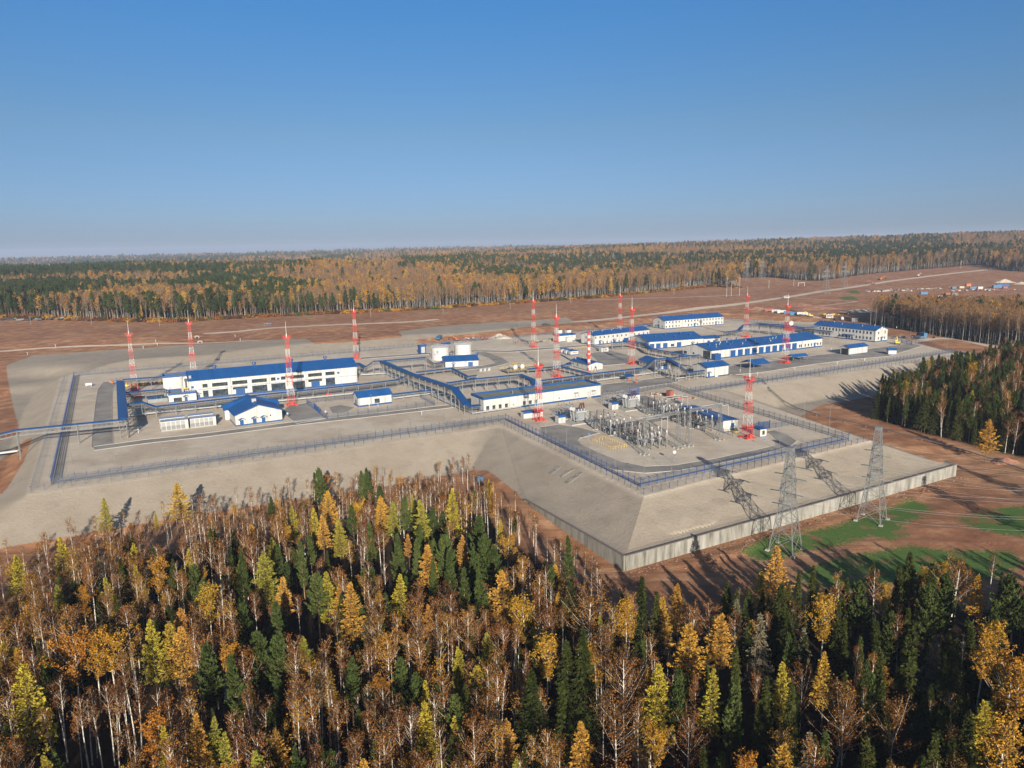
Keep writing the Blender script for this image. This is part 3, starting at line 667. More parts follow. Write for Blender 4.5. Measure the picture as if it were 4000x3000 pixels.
def make_conifer(seed, H, R, kind, z0=0.12, nbr=70, per=22, mt=None, bk=None, irr=0.18, ls=1.0):
    """kind: larch / pine / spruce - whorls of branches carrying clumps of small blades"""
    rs = np.random.RandomState(seed); pth = trunk_path(rs, H, 0.008); mb = MB(); add_limb(mb, pth, 0.15 * H / 15, 0.02, 6)
    cl = Cloud(); C0 = []; A = []; B = []; ga = rs.uniform(0, 6.28); lob = rs.uniform(0.8, 1.2, 6)
    for i in range(nbr):
        f = ((i + rs.rand()) / nbr) ** (0.92); z = H * (z0 + (0.985 - z0) * f); ga += 2.39996 + rs.normal(0, 0.3)
        if kind == 'pine': prof = (1 - f) ** 0.55 * (0.55 + 0.45 * min(1, f * 4))
        elif kind == 'larch': prof = (1 - f) ** 0.85 * (0.8 + 0.2 * min(1, f * 5))
        else: prof = (1 - f) ** 0.92
        L = R * prof * rs.uniform(1 - irr * 1.6, 1 + irr) * lob[int((ga % 6.283) / 1.0472) % 6] + 0.12
        tilt = {'pine': 28 + 30 * f, 'larch': -6 + 30 * f, 'spruce': -24 + 42 * f}[kind] + rs.normal(0, 7)
        el = math.radians(tilt); d = np.array([math.cos(ga) * math.cos(el), math.sin(ga) * math.cos(el), math.sin(el)])
        p0 = at_path(pth, np.array([z]))[0]; up = {'pine': 0.25, 'larch': 0.08, 'spruce': 0.12}[kind]
        p1 = p0 + d * L * 0.6; p2 = p1 + unit(d + np.array([0, 0, up * 2])) * L * 0.42
        add_limb(mb, [p0, p1, p2], 0.022 + 0.01 * L, 0.008, 3)
        m = max(4, int(per * (0.35 + L / R))); s = rs.uniform(0.12, 1.03, m) ** 0.75
        base = np.where((s < 0.6)[:, None], p0 + (p1 - p0) * (s / 0.6)[:, None], p1 + (p2 - p1) * ((s - 0.6) / 0.4)[:, None])
        side = np.cross(d, [0, 0, 1.0]); w = L * 0.26 * (1.1 - s)[:, None] + 0.10
        lat = rs.normal(0, 1, m)[:, None]
        pos = base + side * lat * w + np.stack([np.zeros(m)] * 2 + [rs.normal(0, 0.09, m)], 1)
        if kind == 'spruce':
            pos[:, 2] -= np.abs(lat[:, 0]) * 0.10 + rs.uniform(0, 0.22, m)
            a = unit(side * np.sign(lat) * 0.8 + d * 0.7 + rs.normal(0, 0.25, (m, 3)) - np.array([0, 0, 0.35])); sa, sb = 0.26, 0.10
        elif kind == 'pine':
            a = unit(d * 0.9 + np.array([0, 0, 0.9]) + rs.normal(0, 0.4, (m, 3))); pos[:, 2] += 0.05; sa, sb = 0.22, 0.11
        else:
            a = unit(side * np.sign(lat) * 0.6 + d + rs.normal(0, 0.5, (m, 3)) + np.array([0, 0, 0.15])); sa, sb = 0.19, 0.10
        b = unit(np.cross(a, rs.normal(0, 1, (m, 3)) + np.array([0, 0, 0.6])))
        b = unit(b + rs.normal(0, 0.3, (m, 3)))
        sz = rs.uniform(0.75, 1.25, m)[:, None] * ls
        C0.append(pos); A.append(a * sa * sz); B.append(b * sb * sz)
    cl.quads(np.concatenate(C0), np.concatenate(A), np.concatenate(B))
    nm = {'larch': 'larch_crown', 'pine': 'pine_crown', 'spruce': 'spruce_crown'}[kind]
    return mb.mesh(kind + '_trunk', bk or (B_PINE if kind == 'pine' else B_DARK)), cl.mesh(nm, mt)
def join_meshes(name, a, b):
    """one mesh from trunk and crown, for the mass of trees past the counted ones"""
    vs, fs, ms, mats, off = [], [], [], [], 0
    for me in (a, b):
        n = len(me.vertices); co = np.empty(n * 3); me.vertices.foreach_get('co', co); vs.append(co)
        mo = len(mats); mats += list(me.materials)
        for p in me.polygons: fs.append([i + off for i in p.vertices]); ms.append(p.material_index + mo)
        off += n
    me = bpy.data.meshes.new(name); me.from_pydata(np.concatenate(vs).reshape(-1, 3).tolist(), [], fs)
    for mt in mats: me.materials.append(mt)
    me.polygons.foreach_set('material_index', ms); me.update(); return me
def _bs():
    """birches: many tall thin ones with a light crown, some fuller"""
    out = []
    spec = [(0.52, 0.085, 420, 460), (0.57, 0.08, 620, 420), (0.47, 0.10, 900, 380), (0.60, 0.075, 460, 380), (0.56, 0.085, 160, 460), (0.50, 0.11, 1150, 340), (0.62, 0.07, 90, 380), (0.53, 0.09, 760, 380),
            (0.48, 0.09, 300, 520), (0.64, 0.08, 540, 330), (0.45, 0.115, 820, 420), (0.55, 0.10, 1000, 360)]
    for k, (c0, sp_, lv, tg) in enumerate(spec): out.append((make_birch(11 + k, 15.5, int(lv * 0.85), int(tg * 0.85), c0, sp_, False, False, 0.9), 15.5))
    out.append((make_birch(37, 16, 800, 700, 0.48, 0.09, True, False, 0.85), 16)); out.append((make_birch(38, 15, 1000, 600, 0.5, 0.095, True, False, 0.85), 15))
    return out
PR = {
 'birch': _bs(),
 'rusty': [(make_birch(31, 15, 1300, 1700, 0.36, 0.17, True, False, 0.85), 15), (make_birch(32, 14, 900, 1700, 0.34, 0.16, True, False, 0.85), 14)],
 'gold': [(make_birch(41, 14, 3000, 400, 0.45, 0.14, False, True, 0.95), 14), (make_birch(42, 13, 3600, 400, 0.42, 0.17, True, True, 0.95), 13), (make_birch(43, 15, 2400, 400, 0.5, 0.11, False, True, 0.95), 15), (make_birch(44, 14, 2800, 400, 0.52, 0.13, False, True, 0.95), 14)],
 'larch': [(make_conifer(51 + k, h, R, 'larch', z0, nb, pr, L_LARCH, irr=ir, ls=0.85), h) for k, (h, R, z0, nb, pr, ir) in enumerate([(15, 2.9, .28, 90, 38, .2), (16, 2.5, .25, 96, 34, .15), (13, 3.3, .25, 80, 42, .3), (14, 1.8, .4, 64, 26, .2), (15, 2.2, .32, 84, 32, .3), (14, 2.7, .35, 76, 36, .22)])],
 'larchg': [(make_conifer(61 + k, h, R, 'larch', z0, nb, pr, L_LARCHG, irr=ir, ls=0.85), h) for k, (h, R, z0, nb, pr, ir) in enumerate([(15, 2.6, .22, 92, 36, .2), (17, 3.8, .15, 120, 50, .28), (14, 2.2, .25, 80, 30, .2), (15, 2.4, .3, 84, 34, .32)])],
 'pine': [(make_conifer(71 + k, h, R, 'pine', z0, nb, pr, L_PINE, irr=ir, ls=0.85), h) for k, (h, R, z0, nb, pr, ir) in enumerate([(13, 2.4, .20, 86, 42, .18), (14, 2.1, .25, 90, 40, .2), (12, 2.7, .22, 80, 46, .32), (15, 1.8, .2, 86, 36, .18), (13, 2.2, .35, 70, 40, .3), (14, 1.6, .15, 96, 34, .15)])],
 'spruce': [(make_conifer(81 + k, h, R, 'spruce', z0, nb, pr, L_SPRUCE, irr=ir, ls=0.9), h) for k, (h, R, z0, nb, pr, ir) in enumerate([(16, 2.8, .06, 124, 40, .18), (15, 2.1, .08, 114, 34, .2), (17, 3.5, .05, 136, 46, .28), (13, 1.6, .08, 94, 26, .2), (15, 1.3, .1, 100, 22, .25), (14, 2.4, .2, 90, 34, .35)])],
 'grey': [(make_conifer(91, 14, 2.2, 'spruce', 0.15, 90, 18, L_GREYN, irr=0.35, ls=0.85), 14)],
}
FULL = {'birch': 'birch_tree', 'rusty': 'birch_tree', 'gold': 'birch_tree', 'larch': 'larch_tree', 'larchg': 'larch_tree', 'pine': 'pine_tree', 'spruce': 'spruce_tree', 'grey': 'spruce_tree'}
def plant(kind, x, y, z, H, rng, label, group=None, lean=None):
    v = rng.randrange(len(PR[kind])); (tm, cm), h0 = PR[kind][v]
    o = thing(FULL[kind], label, FULL[kind].split('_')[0], (x, y, z - 0.1), rng.uniform(0, 6.283), group)
    s = H / h0; w = s * rng.uniform(0.88, 1.14); o.scale = (w, w, s)
    if lean: o.rotation_euler = (rng.gauss(0, lean), rng.gauss(0, lean), o.rotation_euler[2])
    ob('trunk', tm, o); ob('crown', cm, o)
    return o
# ------------------------------------------------------------------ woods
rng = random.Random(7)
HERO = [  # (photo x, photo y of the tip, kind, height, label)
 (692,1886,'larch',15,'tall golden larch at the wood edge before the gravel slope'), (400,1944,'larchg',13,'yellow-green larch standing alone before the pale gravel slope'),
 (232,2098,'larchg',14,'broad yellow larch at the corner of the birch wood by red soil'), (60,2165,'larchg',15,'ragged yellow larch beside the bare red soil edge'),
 (85,2590,'larchg',17,'very large yellow-green larch with drooping lower boughs'), (580,2415,'larchg',14,'greenish larch rising among bare white birches'),
 (268,2488,'gold',14,'bright yellow birch, fullest of three standing in a row'), (357,2485,'gold',13,'bright yellow birch with a narrow crown, middle of three in a row'), (425,2487,'gold',12,'small bright yellow birch, last of three in a row'),
 (700,2445,'larch',12,'small golden larch above a dark young pine'), (810,2300,'gold',14,'golden round-crowned birch standing over a dark gap'), (600,2195,'gold',13,'orange birch among dense white trunks'),
 (745,2210,'pine',13,'single dark green pine in the birches'), (570,2820,'gold',12,'low round orange birch over a black gap'), (760,2780,'larch',12,'apricot larch with layered boughs above the lower woods'),
 (170,2950,'larch',11,'yellow larch tip at the bottom of the wood'), (800,2520,'pine',14,'blue-green pine with a pointed top beside its twin'), (910,2555,'pine',14,'blue-green pine with bristling upturned boughs'), (935,2150,'pine',14,'pine rising from the birch stand below the slope'),
 (1250,1827,'pine',15,'slim dark pine against the gravel slope'), (1226,1843,'spruce',13,'short dark conifer beside the slim pine'), (1413,1841,'pine',14,'pine with two tops against the gravel bank'), (1437,1827,'pine',15,'tallest pine standing against the gravel bank'),
 (1277,1914,'larch',14,'tall orange larch in the middle of the wood'), (1256,2012,'larch',14,'orange larch with a frayed lower crown'), (1481,1933,'larch',14,'apricot larch close to dark pines'), (1532,1955,'larchg',13,'slim yellow larch next to the apricot one'),
 (1646,1946,'larchg',17,'tall yellow-green larch above a pine clump'), (1766,1903,'larchg',16,'pale yellow-green larch near the red bank'), (1139,1974,'larchg',12,'yellow larch beside a small dark pine'), (1060,2096,'larchg',11,'small lemon yellow larch'),
 (1028,2153,'larchg',14,'golden yellow larch with a leaning top'), (1104,2245,'larch',13,'bushy apricot larch with a wide crown'), (1370,2267,'larch',16,'large golden larch with bare lower branches'), (1560,2245,'larchg',13,'bright yellow larch with open boughs'),
 (1673,2120,'larch',15,'narrow golden larch among green pines'), (1595,2082,'larch',10,'small peach-coloured larch among pines'), (1321,2028,'larchg',12,'yellow-green larch in front of the pines'), (1277,2229,'larchg',13,'lime green larch beside a grey pine'),
 (1956,2223,'larch',14,'peach larch with a slim column shape'), (1804,2088,'larch',11,'orange larch behind green pines'), (1977,2104,'gold',10,'small yellow birch by the red bank'),
 (1728,2088,'pine',15,None), (1549,2088,'pine',15,None), (1625,2109,'pine',14,None), (1446,2039,'pine',14,None), (1174,2109,'pine',14,None), (1082,2120,'pine',12,None), (946,2359,'pine',12,None), (1066,2348,'pine',13,None),
 (1234,2245,'pine',13,None), (1375,1974,'pine',13,None), (1695,1984,'pine',13,None), (1874,2017,'pine',16,None), (1809,2212,'pine',13,None), (1880,2234,'pine',14,None), (1012,2467,'pine',13,None), (1082,2489,'pine',13,None), (811,2522,'pine',14,None),
 (1640,2055,'pine',13,None), (1755,2150,'pine',14,None), (1900,2090,'pine',15,None), (1930,2130,'pine',13,None), (1210,2090,'pine',12,None), (1480,1900,'pine',13,None), (1690,2190,'pine',12,None), (1850,2140,'pine',14,None), (1565,2570,'pine',11,None), (1365,2570,'pine',11,None),
 (2130,2500,'gold',13,'round golden birch above a big dark spruce'), (2075,2610,'spruce',17,'huge layered spruce in the front of the wood'), (2282,2447,'spruce',18,'tall dense spruce with a long skirt'), (2220,2495,'spruce',15,'spruce leaning against a taller one'),
 (2200,2650,'spruce',15,None), (2440,2565,'rusty',15,'large bare birch with a fan of rusty twigs'), (2565,2590,'larchg',15,'lime yellow larch with a full conical crown'), (2640,2605,'pine',14,'green pine beside the lime yellow larch'),
 (2690,2430,'larch',14,'golden larch lit against black shade'), (2815,2395,'larch',14,'wide golden larch in front of the retaining wall'), (2650,2275,'larch',13,'golden larch tip on the edge of red soil'), (2580,2325,'larch',12,'small yellow larch next to a spruce clump'),
 (2515,2240,'spruce',16,'massive dark spruce below the wall corner'), (2560,2300,'spruce',14,None), (2445,2360,'gold',13,'orange-gold birch left of the dark spruces'), (2055,2355,'gold',13,'gold birch crown among rusty ones'), (2290,2330,'rusty',14,None),
 (2222,2095,'pine',14,'pine standing on the red bank by the wall'), (2240,2275,'pine',13,None), (2980,2390,'grey',15,'grey dying spruce with thin needles'), (2880,2520,'spruce',15,None), (2870,2630,'pine',14,None), (2270,2820,'larch',13,'narrow yellow larch low in the wood'),
 (2740,2900,'spruce',11,None), (2410,2760,'rusty',13,None), (2690,2810,'rusty',12,None), (3046,2133,'larch',17,'slim gold larch reaching up beside a pylon foot'), (3170,2200,'spruce',14,None), (3215,2345,'gold',15,'big golden birch over black shadow'),
 (3230,2540,'larch',13,'orange larch with a pale trunk'), (3570,2150,'spruce',15,'pointed spruce reaching over the green field'), (3505,2195,'spruce',14,None), (3640,2195,'spruce',13,None), (3420,2190,'spruce',12,None), (3370,2270,'pine',13,None),
 (3425,2230,'birch',14,'forked white birch before the green field'), (3735,2190,'rusty',14,'rounded pale-brown birch before the field'), (3885,2170,'birch',12,None), (3850,2445,'gold',15,'wide yellow tree with a flat open crown'), (3945,2565,'gold',15,'large golden crown near the frame edge'),
 (3990,2650,'gold',14,None), (3850,2735,'larchg',13,'yellow-green larch under the wide yellow tree'), (3925,2825,'gold',16,'huge orange crown at the corner of the wood'), (3555,2420,'spruce',16,None), (3440,2530,'spruce',14,None), (3420,2640,'pine',14,None),
 (3290,2680,'rusty',14,None), (3235,2850,'pine',13,None), (3060,2900,'larch',12,'orange larch tip low in the dark conifers'), (3100,2660,'spruce',13,None), (3640,2280,'pine',14,None), (3700,2240,'pine',14,None), (3900,2350,'pine',14,None),
 (3960,2250,'pine',14,None), (3500,2750,'rusty',12,None), (3300,2400,'spruce',14,None), (3310,2780,'rusty',12,None), (3130,2230,'spruce',12,None), (3040,2270,'spruce',15,None), (3450,2650,'spruce',14,None), (3750,2500,'spruce',13,None),
]
GENLAB = {'birch': 'slender white-stemmed birch with thin rusty leaves, in the wood below the site', 'gold': 'birch with dense golden-orange leaves, in the wood below the site', 'rusty': 'many-branched bare birch with rusty twigs, in the wood below the site',
 'larch': 'orange-gold larch in the mixed wood below the site', 'larchg': 'yellow-green larch in the mixed wood below the site', 'pine': 'dark green pine in the mixed wood below the site', 'spruce': 'dark pointed spruce in the mixed wood below the site', 'grey': 'grey thin-needled spruce in the wood'}
GENGRP = {'birch': 'slender birches of the front wood', 'gold': 'golden birches of the front wood', 'rusty': 'bare spreading birches of the front wood', 'larch': 'orange larches of the front wood', 'larchg': 'yellow-green larches of the front wood', 'pine': 'pines of the front wood', 'spruce': 'spruces of the front wood', 'grey': 'grey spruces'}
placed = []   # x, y
count = {}
def room(kind): return count.get(FULL[kind], 0) < 296
for px, py, kind, H, lab in HERO:
    zt = -9.3 + H; p = G(px, py, zt); z = T1(p.x, p.y)
    H2 = (zt - z)
    count[FULL[kind]] = count.get(FULL[kind], 0) + 1
    o_ = plant(kind, p.x, p.y, z, H2, rng, lab or GENLAB[kind], None if lab else GENGRP[kind]); k_ = {'larch': 1.22, 'larchg': 1.22, 'pine': 1.15, 'gold': 1.12}.get(kind, 1.08); o_.scale = (o_.scale[0] * k_, o_.scale[1] * k_, o_.scale[2])
    placed.append((p.x, p.y))
placed = np.array(placed)
def uv(x, y, z):
    d = Vector((x, y, z - CAMH)); f = d.dot(D_); return 2000 + F * d.dot(UR) / f, 1500 - F * d.dot(UU) / f, f
HUV = np.array([(px, py, G(px, py, -9.3 + H).y, H) for px, py, k, H, l in HERO])
def hides_hero(x, y, z, H):
    """a younger tree would stand right before one of the big single ones: the wood has a gap there"""
    u, v, f = uv(x, y, z + H); s = F / f
    k = (np.abs(HUV[:, 0] - u) < 1.8 * s) & (HUV[:, 2] > y - 1) & (v < HUV[:, 1] + 0.50 * HUV[:, 3] * s)
    return bool(k.any())

def grid_points(poly, cell, bounds, rs, jit=0.48):
    x0, x1, y0, y1 = bounds; xs = np.arange(x0, x1, cell); ys = np.arange(y0, y1, cell * 0.87)
    Xg, Yg = np.meshgrid(xs, ys); Xg[1::2] += cell / 2
    Xg = Xg + rs.uniform(-jit, jit, Xg.shape) * cell; Yg = Yg + rs.uniform(-jit, jit, Yg.shape) * cell
    Xg, Yg = Xg.ravel(), Yg.ravel(); k = sdist(poly, Xg, Yg) < 0
    return Xg[k], Yg[k]
def in_frame(x, y, z, m=300):
    d = Vector((x, y, z - CAMH)); a = d.dot(UR); b = d.dot(UU); f = d.dot(D_)
    if f < 1: return False
    u = 2000 + F * a / f; v = 1500 - F * b / f
    return -m < u < 4000 + m and -m < v < 3000 + m

PROTO = bpy.data.collections.new('tree_kinds')      # source shapes for the uncounted masses; never linked into the scene
def proto_ob(name, me):
    o = bpy.data.objects.new(name, me); return o
def scatter(name, label, cat, pts, rotz, scale, idx, objs):
    """uncounted mass: one object whose points carry instances of the given shapes"""
    col = bpy.data.collections.new(name + '_shapes')
    for i, o in enumerate(objs):
        o.name = '%03d_%s' % (i, o.name); col.objects.link(o)
    me = bpy.data.meshes.new(name); me.vertices.add(len(pts)); me.vertices.foreach_set('co', np.asarray(pts, dtype=np.float32).ravel())
    a = me.attributes.new('turn', 'FLOAT', 'POINT'); a.data.foreach_set('value', rotz.astype(np.float32))
    a = me.attributes.new('size', 'FLOAT_VECTOR', 'POINT'); a.data.foreach_set('vector', scale.astype(np.float32).ravel())
    a = me.attributes.new('which', 'INT', 'POINT'); a.data.foreach_set('value', idx.astype(np.int32))
    me.update()
    o = ob(name, me, None, label=label, cat=cat, kind='stuff')
    ng = bpy.data.node_groups.new(name, 'GeometryNodeTree')
    ng.interface.new_socket('Geometry', in_out='INPUT', socket_type='NodeSocketGeometry'); ng.interface.new_socket('Geometry', in_out='OUTPUT', socket_type='NodeSocketGeometry')
    N = ng.nodes.new; gi = N('NodeGroupInput'); go = N('NodeGroupOutput'); ci = N('GeometryNodeCollectionInfo'); ci.inputs['Collection'].default_value = col
    ci.inputs['Separate Children'].default_value = True; ci.inputs['Reset Children'].default_value = True
    ip = N('GeometryNodeInstanceOnPoints'); ip.inputs['Pick Instance'].default_value = True
    def na(nm, ty):
        n_ = N('GeometryNodeInputNamedAttribute'); n_.data_type = ty; n_.inputs['Name'].default_value = nm; return [s for s in n_.outputs if s.enabled and s.name == 'Attribute'][0]
    cx = N('ShaderNodeCombineXYZ'); L_ = ng.links.new
    L_(na('turn', 'FLOAT'), cx.inputs[2]); L_(gi.outputs[0], ip.inputs['Points']); L_(ci.outputs[0], ip.inputs['Instance'])
    L_(na('which', 'INT'), ip.inputs['Instance Index']); L_(cx.outputs[0], ip.inputs['Rotation']); L_(na('size', 'FLOAT_VECTOR'), ip.inputs['Scale'])
    L_(ip.outputs[0], go.inputs[0])
    md = o.modifiers.new('scatter', 'NODES'); md.node_group = ng
    return o

rs = np.random.RandomState(5)
fx, fy = grid_points(WOODF, 2.85, (-215, 215, 45, 235), rs)
FRINGE = PGT([(-300, 2500), (0, 2400), (200, 2310), (400, 2225), (800, 2140), (1300, 2065), (1500, 2025), (1800, 1985), (1900, 2010), (1990, 2090), (2120, 2200), (2300, 2350), (2320, 2290), (2140, 2150), (2020, 2020), (1900, 1900), (1840, 1865), (1500, 1925), (1300, 1955), (800, 2030), (400, 2120), (200, 2150)])
ex_, ey_ = grid_points(FRINGE, 4.2, (-165, 60, 100, 240), rs)
order = np.argsort(fy)
items = []
for i in order:
    x, y = float(fx[i]), float(fy[i])
    if abs(x) > 0.80 * y + 45: continue
    if ((placed[:, 0] - x) ** 2 + (placed[:, 1] - y) ** 2).min() < 3.6: continue
    # gaps in the wood
    if vnoise(np.array([x]), np.array([y]), 9, 21)[0] > 0.72 - (0.12 if x > 20 else 0): continue
    b1 = math.exp(-((x + 25) / 30) ** 2 - ((y - 150) / 24) ** 2); east = float(smooth(np.array((x - 18) / 30.0))); cl = float(vnoise(np.array([x]), np.array([y]), 14, 8)[0])
    wts = {'birch': 1.0 - 0.62 * east, 'rusty': 0.015 + 0.025 * east, 'gold': 0.025 + 0.015 * cl, 'larch': 0.045 + 0.07 * b1, 'larchg': 0.04 + 0.04 * b1 + 0.03 * (x < -60),
           'pine': 0.11 + 0.55 * b1 * (cl > 0.45) + 0.30 * east * (cl > 0.4), 'spruce': 0.11 + 0.9 * east * (cl > 0.30), 'grey': 0.008 + 0.02 * east}
    kH = {}
    if x < -35 and y > 160: wts['pine'] *= 0.4; wts['spruce'] *= 0.3; wts['gold'] *= 0.5
    ks = list(wts); kind = rng.choices(ks, [wts[k] for k in ks])[0]
    H = {'birch': 13.2, 'rusty': 12.5, 'gold': 11.5, 'larch': 12.0, 'larchg': 12.5, 'pine': 11.5, 'spruce': 12.5, 'grey': 12}[kind] * rng.uniform(0.72, 1.13)
    z0 = T1(x, y); de_ = -float(sdist(WOODF, np.array([x]), np.array([y]))[0])
    if de_ < 12 and rng.random() < 0.45: continue
    H *= 0.80 + 0.20 * min(1, de_ / 20)
    if hides_hero(x, y, z0, H): continue
    items.append((kind, x, y, z0, H))
for x, y in zip(ex_, ey_):     # thin young birches strung along the cleared strip
    if rng.random() < 0.30 or abs(x) > 0.74 * y + 14: continue
    items.append((rng.choices(['birch', 'gold', 'pine', 'larchg'], [0.88, 0.05, 0.05, 0.02])[0], float(x), float(y), T1(float(x), float(y)), rng.uniform(5.5, 9.5)))
rest = []
for kind, x, y, z, H in items:
    if in_frame(x, y, z + H, 60) and room(kind):
        count[FULL[kind]] = count.get(FULL[kind], 0) + 1
        plant(kind, x, y, z, H, rng, GENLAB[kind], GENGRP[kind], 0.022)
    else: rest.append((kind, x, y, z, H))
JN = []; JIX = {}
for k in PR:
    JIX[k] = []
    for (tm, cm), h0 in PR[k]:
        JIX[k].append((len(JN), h0)); JN.append(join_meshes(FULL[k], tm, cm))
def mass(name, label, items, meshes=JN, jix=JIX):
    P_, R_, S_, I_ = [], [], [], []
    for kind, x, y, z, H in items:
        i, h0 = rng.choice(jix[kind]); s = H / h0; w = s * rng.uniform(0.88, 1.15)
        P_.append((x, y, z - 0.1)); R_.append(rng.uniform(0, 6.283)); S_.append((w, w, s)); I_.append(i)
    return scatter(name, label, 'forest', np.array(P_), np.array(R_), np.array(S_), np.array(I_), [proto_ob(m.name, m) for m in meshes])
mass('birch_wood', 'mass of birch, larch and conifers filling the wood below the gravel slope', rest)

# wood on the east side beyond the pipeline track
gx, gy = grid_points(WOODR, 3.0, (90, 420, 170, 420), rs); it = []
EASTW = [(3580,1442,'spruce',15), (3452,1500,'spruce',13), (3516,1478,'spruce',14), (3550,1462,'pine',14), (3630,1480,'gold',15), (3670,1452,'spruce',15), (3525,1570,'gold',13), (3740,1475,'gold',14), (3695,1590,'gold',13), (3985,1395,'spruce',17),
         (3875,1375,'spruce',15), (3925,1400,'spruce',16), (3970,1500,'gold',15), (3865,1635,'larch',13), (3430,1522,'spruce',12), (3770,1560,'larchg',13), (3900,1545,'birch',15), (3815,1530,'birch',14), (3990,1570,'birch',14)]
ecount = {}
for px, py, kind, H in EASTW:
    p = G(px, py, -6.2 + H); z = T1(p.x, p.y)
    lab = {'spruce': 'pointed spruce at the edge of the dark wood east of the gravel slope', 'pine': 'bushy pine in the dark wood beside the gravel slope', 'gold': 'golden birch standing out in the dark wood by the pipeline track', 'larch': 'orange larch in the dark wood by the pipeline track',
           'larchg': 'yellow-green larch in the dark wood by the pipeline track', 'birch': 'bare birch in the dark wood by the pipeline track'}[kind]
    if room(kind):
        count[FULL[kind]] += 1
        plant(kind, p.x, p.y, z, -6.2 + H - z, rng, lab, 'trees of the dark wood east of the slope')
    placed = np.vstack([placed, [[p.x, p.y]]])
for x, y in zip(gx, gy):
    x = float(x); y = float(y)
    if abs(x) > 0.78 * y + 30 or ((placed[:, 0] - x) ** 2 + (placed[:, 1] - y) ** 2).min() < 4: continue
    kind = rng.choices(['spruce', 'pine', 'birch', 'rusty', 'gold', 'larch', 'larchg'], [0.48, 0.24, 0.20, 0.02, 0.015, 0.01, 0.02])[0]
    it.append((kind, x, y, T1(x, y), rng.uniform(9, 16.5) * (0.75 + 0.25 * float(vnoise(np.array([x]), np.array([y]), 12, 77)[0] > 0.4))))
JN2 = [m.copy() for m in JN]
mass('mixed_wood', 'dense dark mixed wood of spruce, pine and birch east of the gravel slope', it, JN2)

# ------------------------------------------------------------------ farther woods: coarser trees of the same kinds
PRF = {'birch': [], 'gold': [], 'larch': [], 'pine': [], 'spruce': []}; FN = []; FIX = {}
for k in range(6): PRF['birch'].append((make_birch(200 + k, 16, 45 + 25 * (k % 3), 330, 0.45 + 0.04 * (k % 3), 0.12, False, False, 1.7, 2.0), 16))
for k in range(3): PRF['gold'].append((make_birch(220 + k, 14, 360, 90, 0.4, 0.15, False, True, 2.3, 2.0), 14))
for k in range(2): PRF['larch'].append((make_conifer(230 + k, 15, 2.2, 'larch', 0.3, 44, 12, L_LARCH, ls=2.0), 15))
for k in range(4): PRF['pine'].append((make_conifer(240 + k, 16.5, 3.3, 'pine', 0.40, 44, 15, L_FPINE, irr=0.3, ls=2.2), 15))
for k in range(2): PRF['spruce'].append((make_conifer(250 + k, 15, 2.0, 'spruce', 0.1, 60, 12, L_FPINE, ls=2.0), 15))
for k in PRF:
    FIX[k] = []
    for (tm, cm), h0 in PRF[k]:
        FIX[k].append((len(FN), h0)); FN.append(join_meshes('far_' + k, tm, cm))
gx, gy = grid_points(WOODM_, 3.6, (200, 620, 300, 640), rs); it = []
for x, y in zip(gx, gy):
    kind = rng.choices(['birch', 'gold', 'spruce', 'pine'], [0.92, 0.04, 0.025, 0.015])[0]
    it.append((kind, float(x), float(y), T1(float(x), float(y)), rng.uniform(16, 20)))
mass('birch_grove', 'grove of bare white-stemmed birches with orange tops beside the entrance road', it, [m.copy() for m in FN], FIX)
# big wood behind the site, thinning into larger clumps with distance
def ring(r0, r1, cell, seed, hmul, zsink):
    rs2 = np.random.RandomState(seed)
    xs = np.arange(-r1, r1, cell); Xg, Yg = np.meshgrid(xs, np.arange(200, r1, cell)); Xg = Xg + rs2.uniform(-.5, .5, Xg.shape) * cell; Yg = Yg + rs2.uniform(-.5, .5, Yg.shape) * cell
    Xg, Yg = Xg.ravel(), Yg.ravel(); k = (np.hypot(Xg, Yg) >= r0) & (np.hypot(Xg, Yg) < r1) & (np.abs(Xg) < 0.86 * Yg + 60)
    Xg, Yg = Xg[k], Yg[k]; k = sdist(WOODB, Xg, Yg) < 0; Xg, Yg = Xg[k], Yg[k]
    # power line corridor and the clearing
    k = ~((ldist(V2([(60, 1280), (330, 1500), (900, 1900)]), Xg, Yg) < 18) | (np.hypot((Xg - 130) / 60, (Yg - 1330) / 26) < 1)); Xg, Yg = Xg[k], Yg[k]
    Z = terrain(Xg, Yg); c1 = vnoise(Xg, Yg, 130, 31); c2 = vnoise(Xg, Yg, 42, 32); c3 = vnoise(Xg, Yg * 1.6, 420, 33)
    R = np.hypot(Xg, Yg)
    out = []
    u = rs2.rand(len(Xg)); uh = rs2.uniform(0.62, 1.15, len(Xg)) * (0.85 + 0.3 * vnoise(Xg, Yg, 70, 55))
    az = np.degrees(np.arctan2(Xg, Yg))
    con = np.clip((c1 * 0.6 + c2 * 0.25 + c3 * 0.4 - 0.55) * 5.0, 0.05, 0.92) * np.interp(az, [-35, -16, -6, 10, 30], [1.3, 1.15, 0.65, 0.62, 0.75]) * np.interp(R, [650, 780, 1000, 1500, 2500], [0.35, 0.75, 0.9, 1.35, 1.2])
    con = np.where(Yg < 740, con * 0.6, con)
    dE_ = -sdist(WOODB, Xg, Yg); con = np.where((az > -9) & (dE_ < 90), con * 0.22 + 0.03, con)
    gold = 0.07 + 0.30 * np.clip((vnoise(Xg, Yg, 60, 41) - 0.45) * 3, 0, 1) * np.clip((az + 45) / 25, 0.35, 1)
    for i in range(len(Xg)):
        if u[i] < con[i]: kind = 'pine' if u[i] < con[i] * 0.86 else 'spruce'
        elif u[i] < con[i] + gold[i] * 0.8: kind = 'gold'
        elif u[i] < con[i] + gold[i]: kind = 'larch'
        else: kind = 'birch'
        out.append((kind, float(Xg[i]), float(Yg[i]), float(Z[i]) - zsink, 20.5 * uh[i] * hmul))
    return out
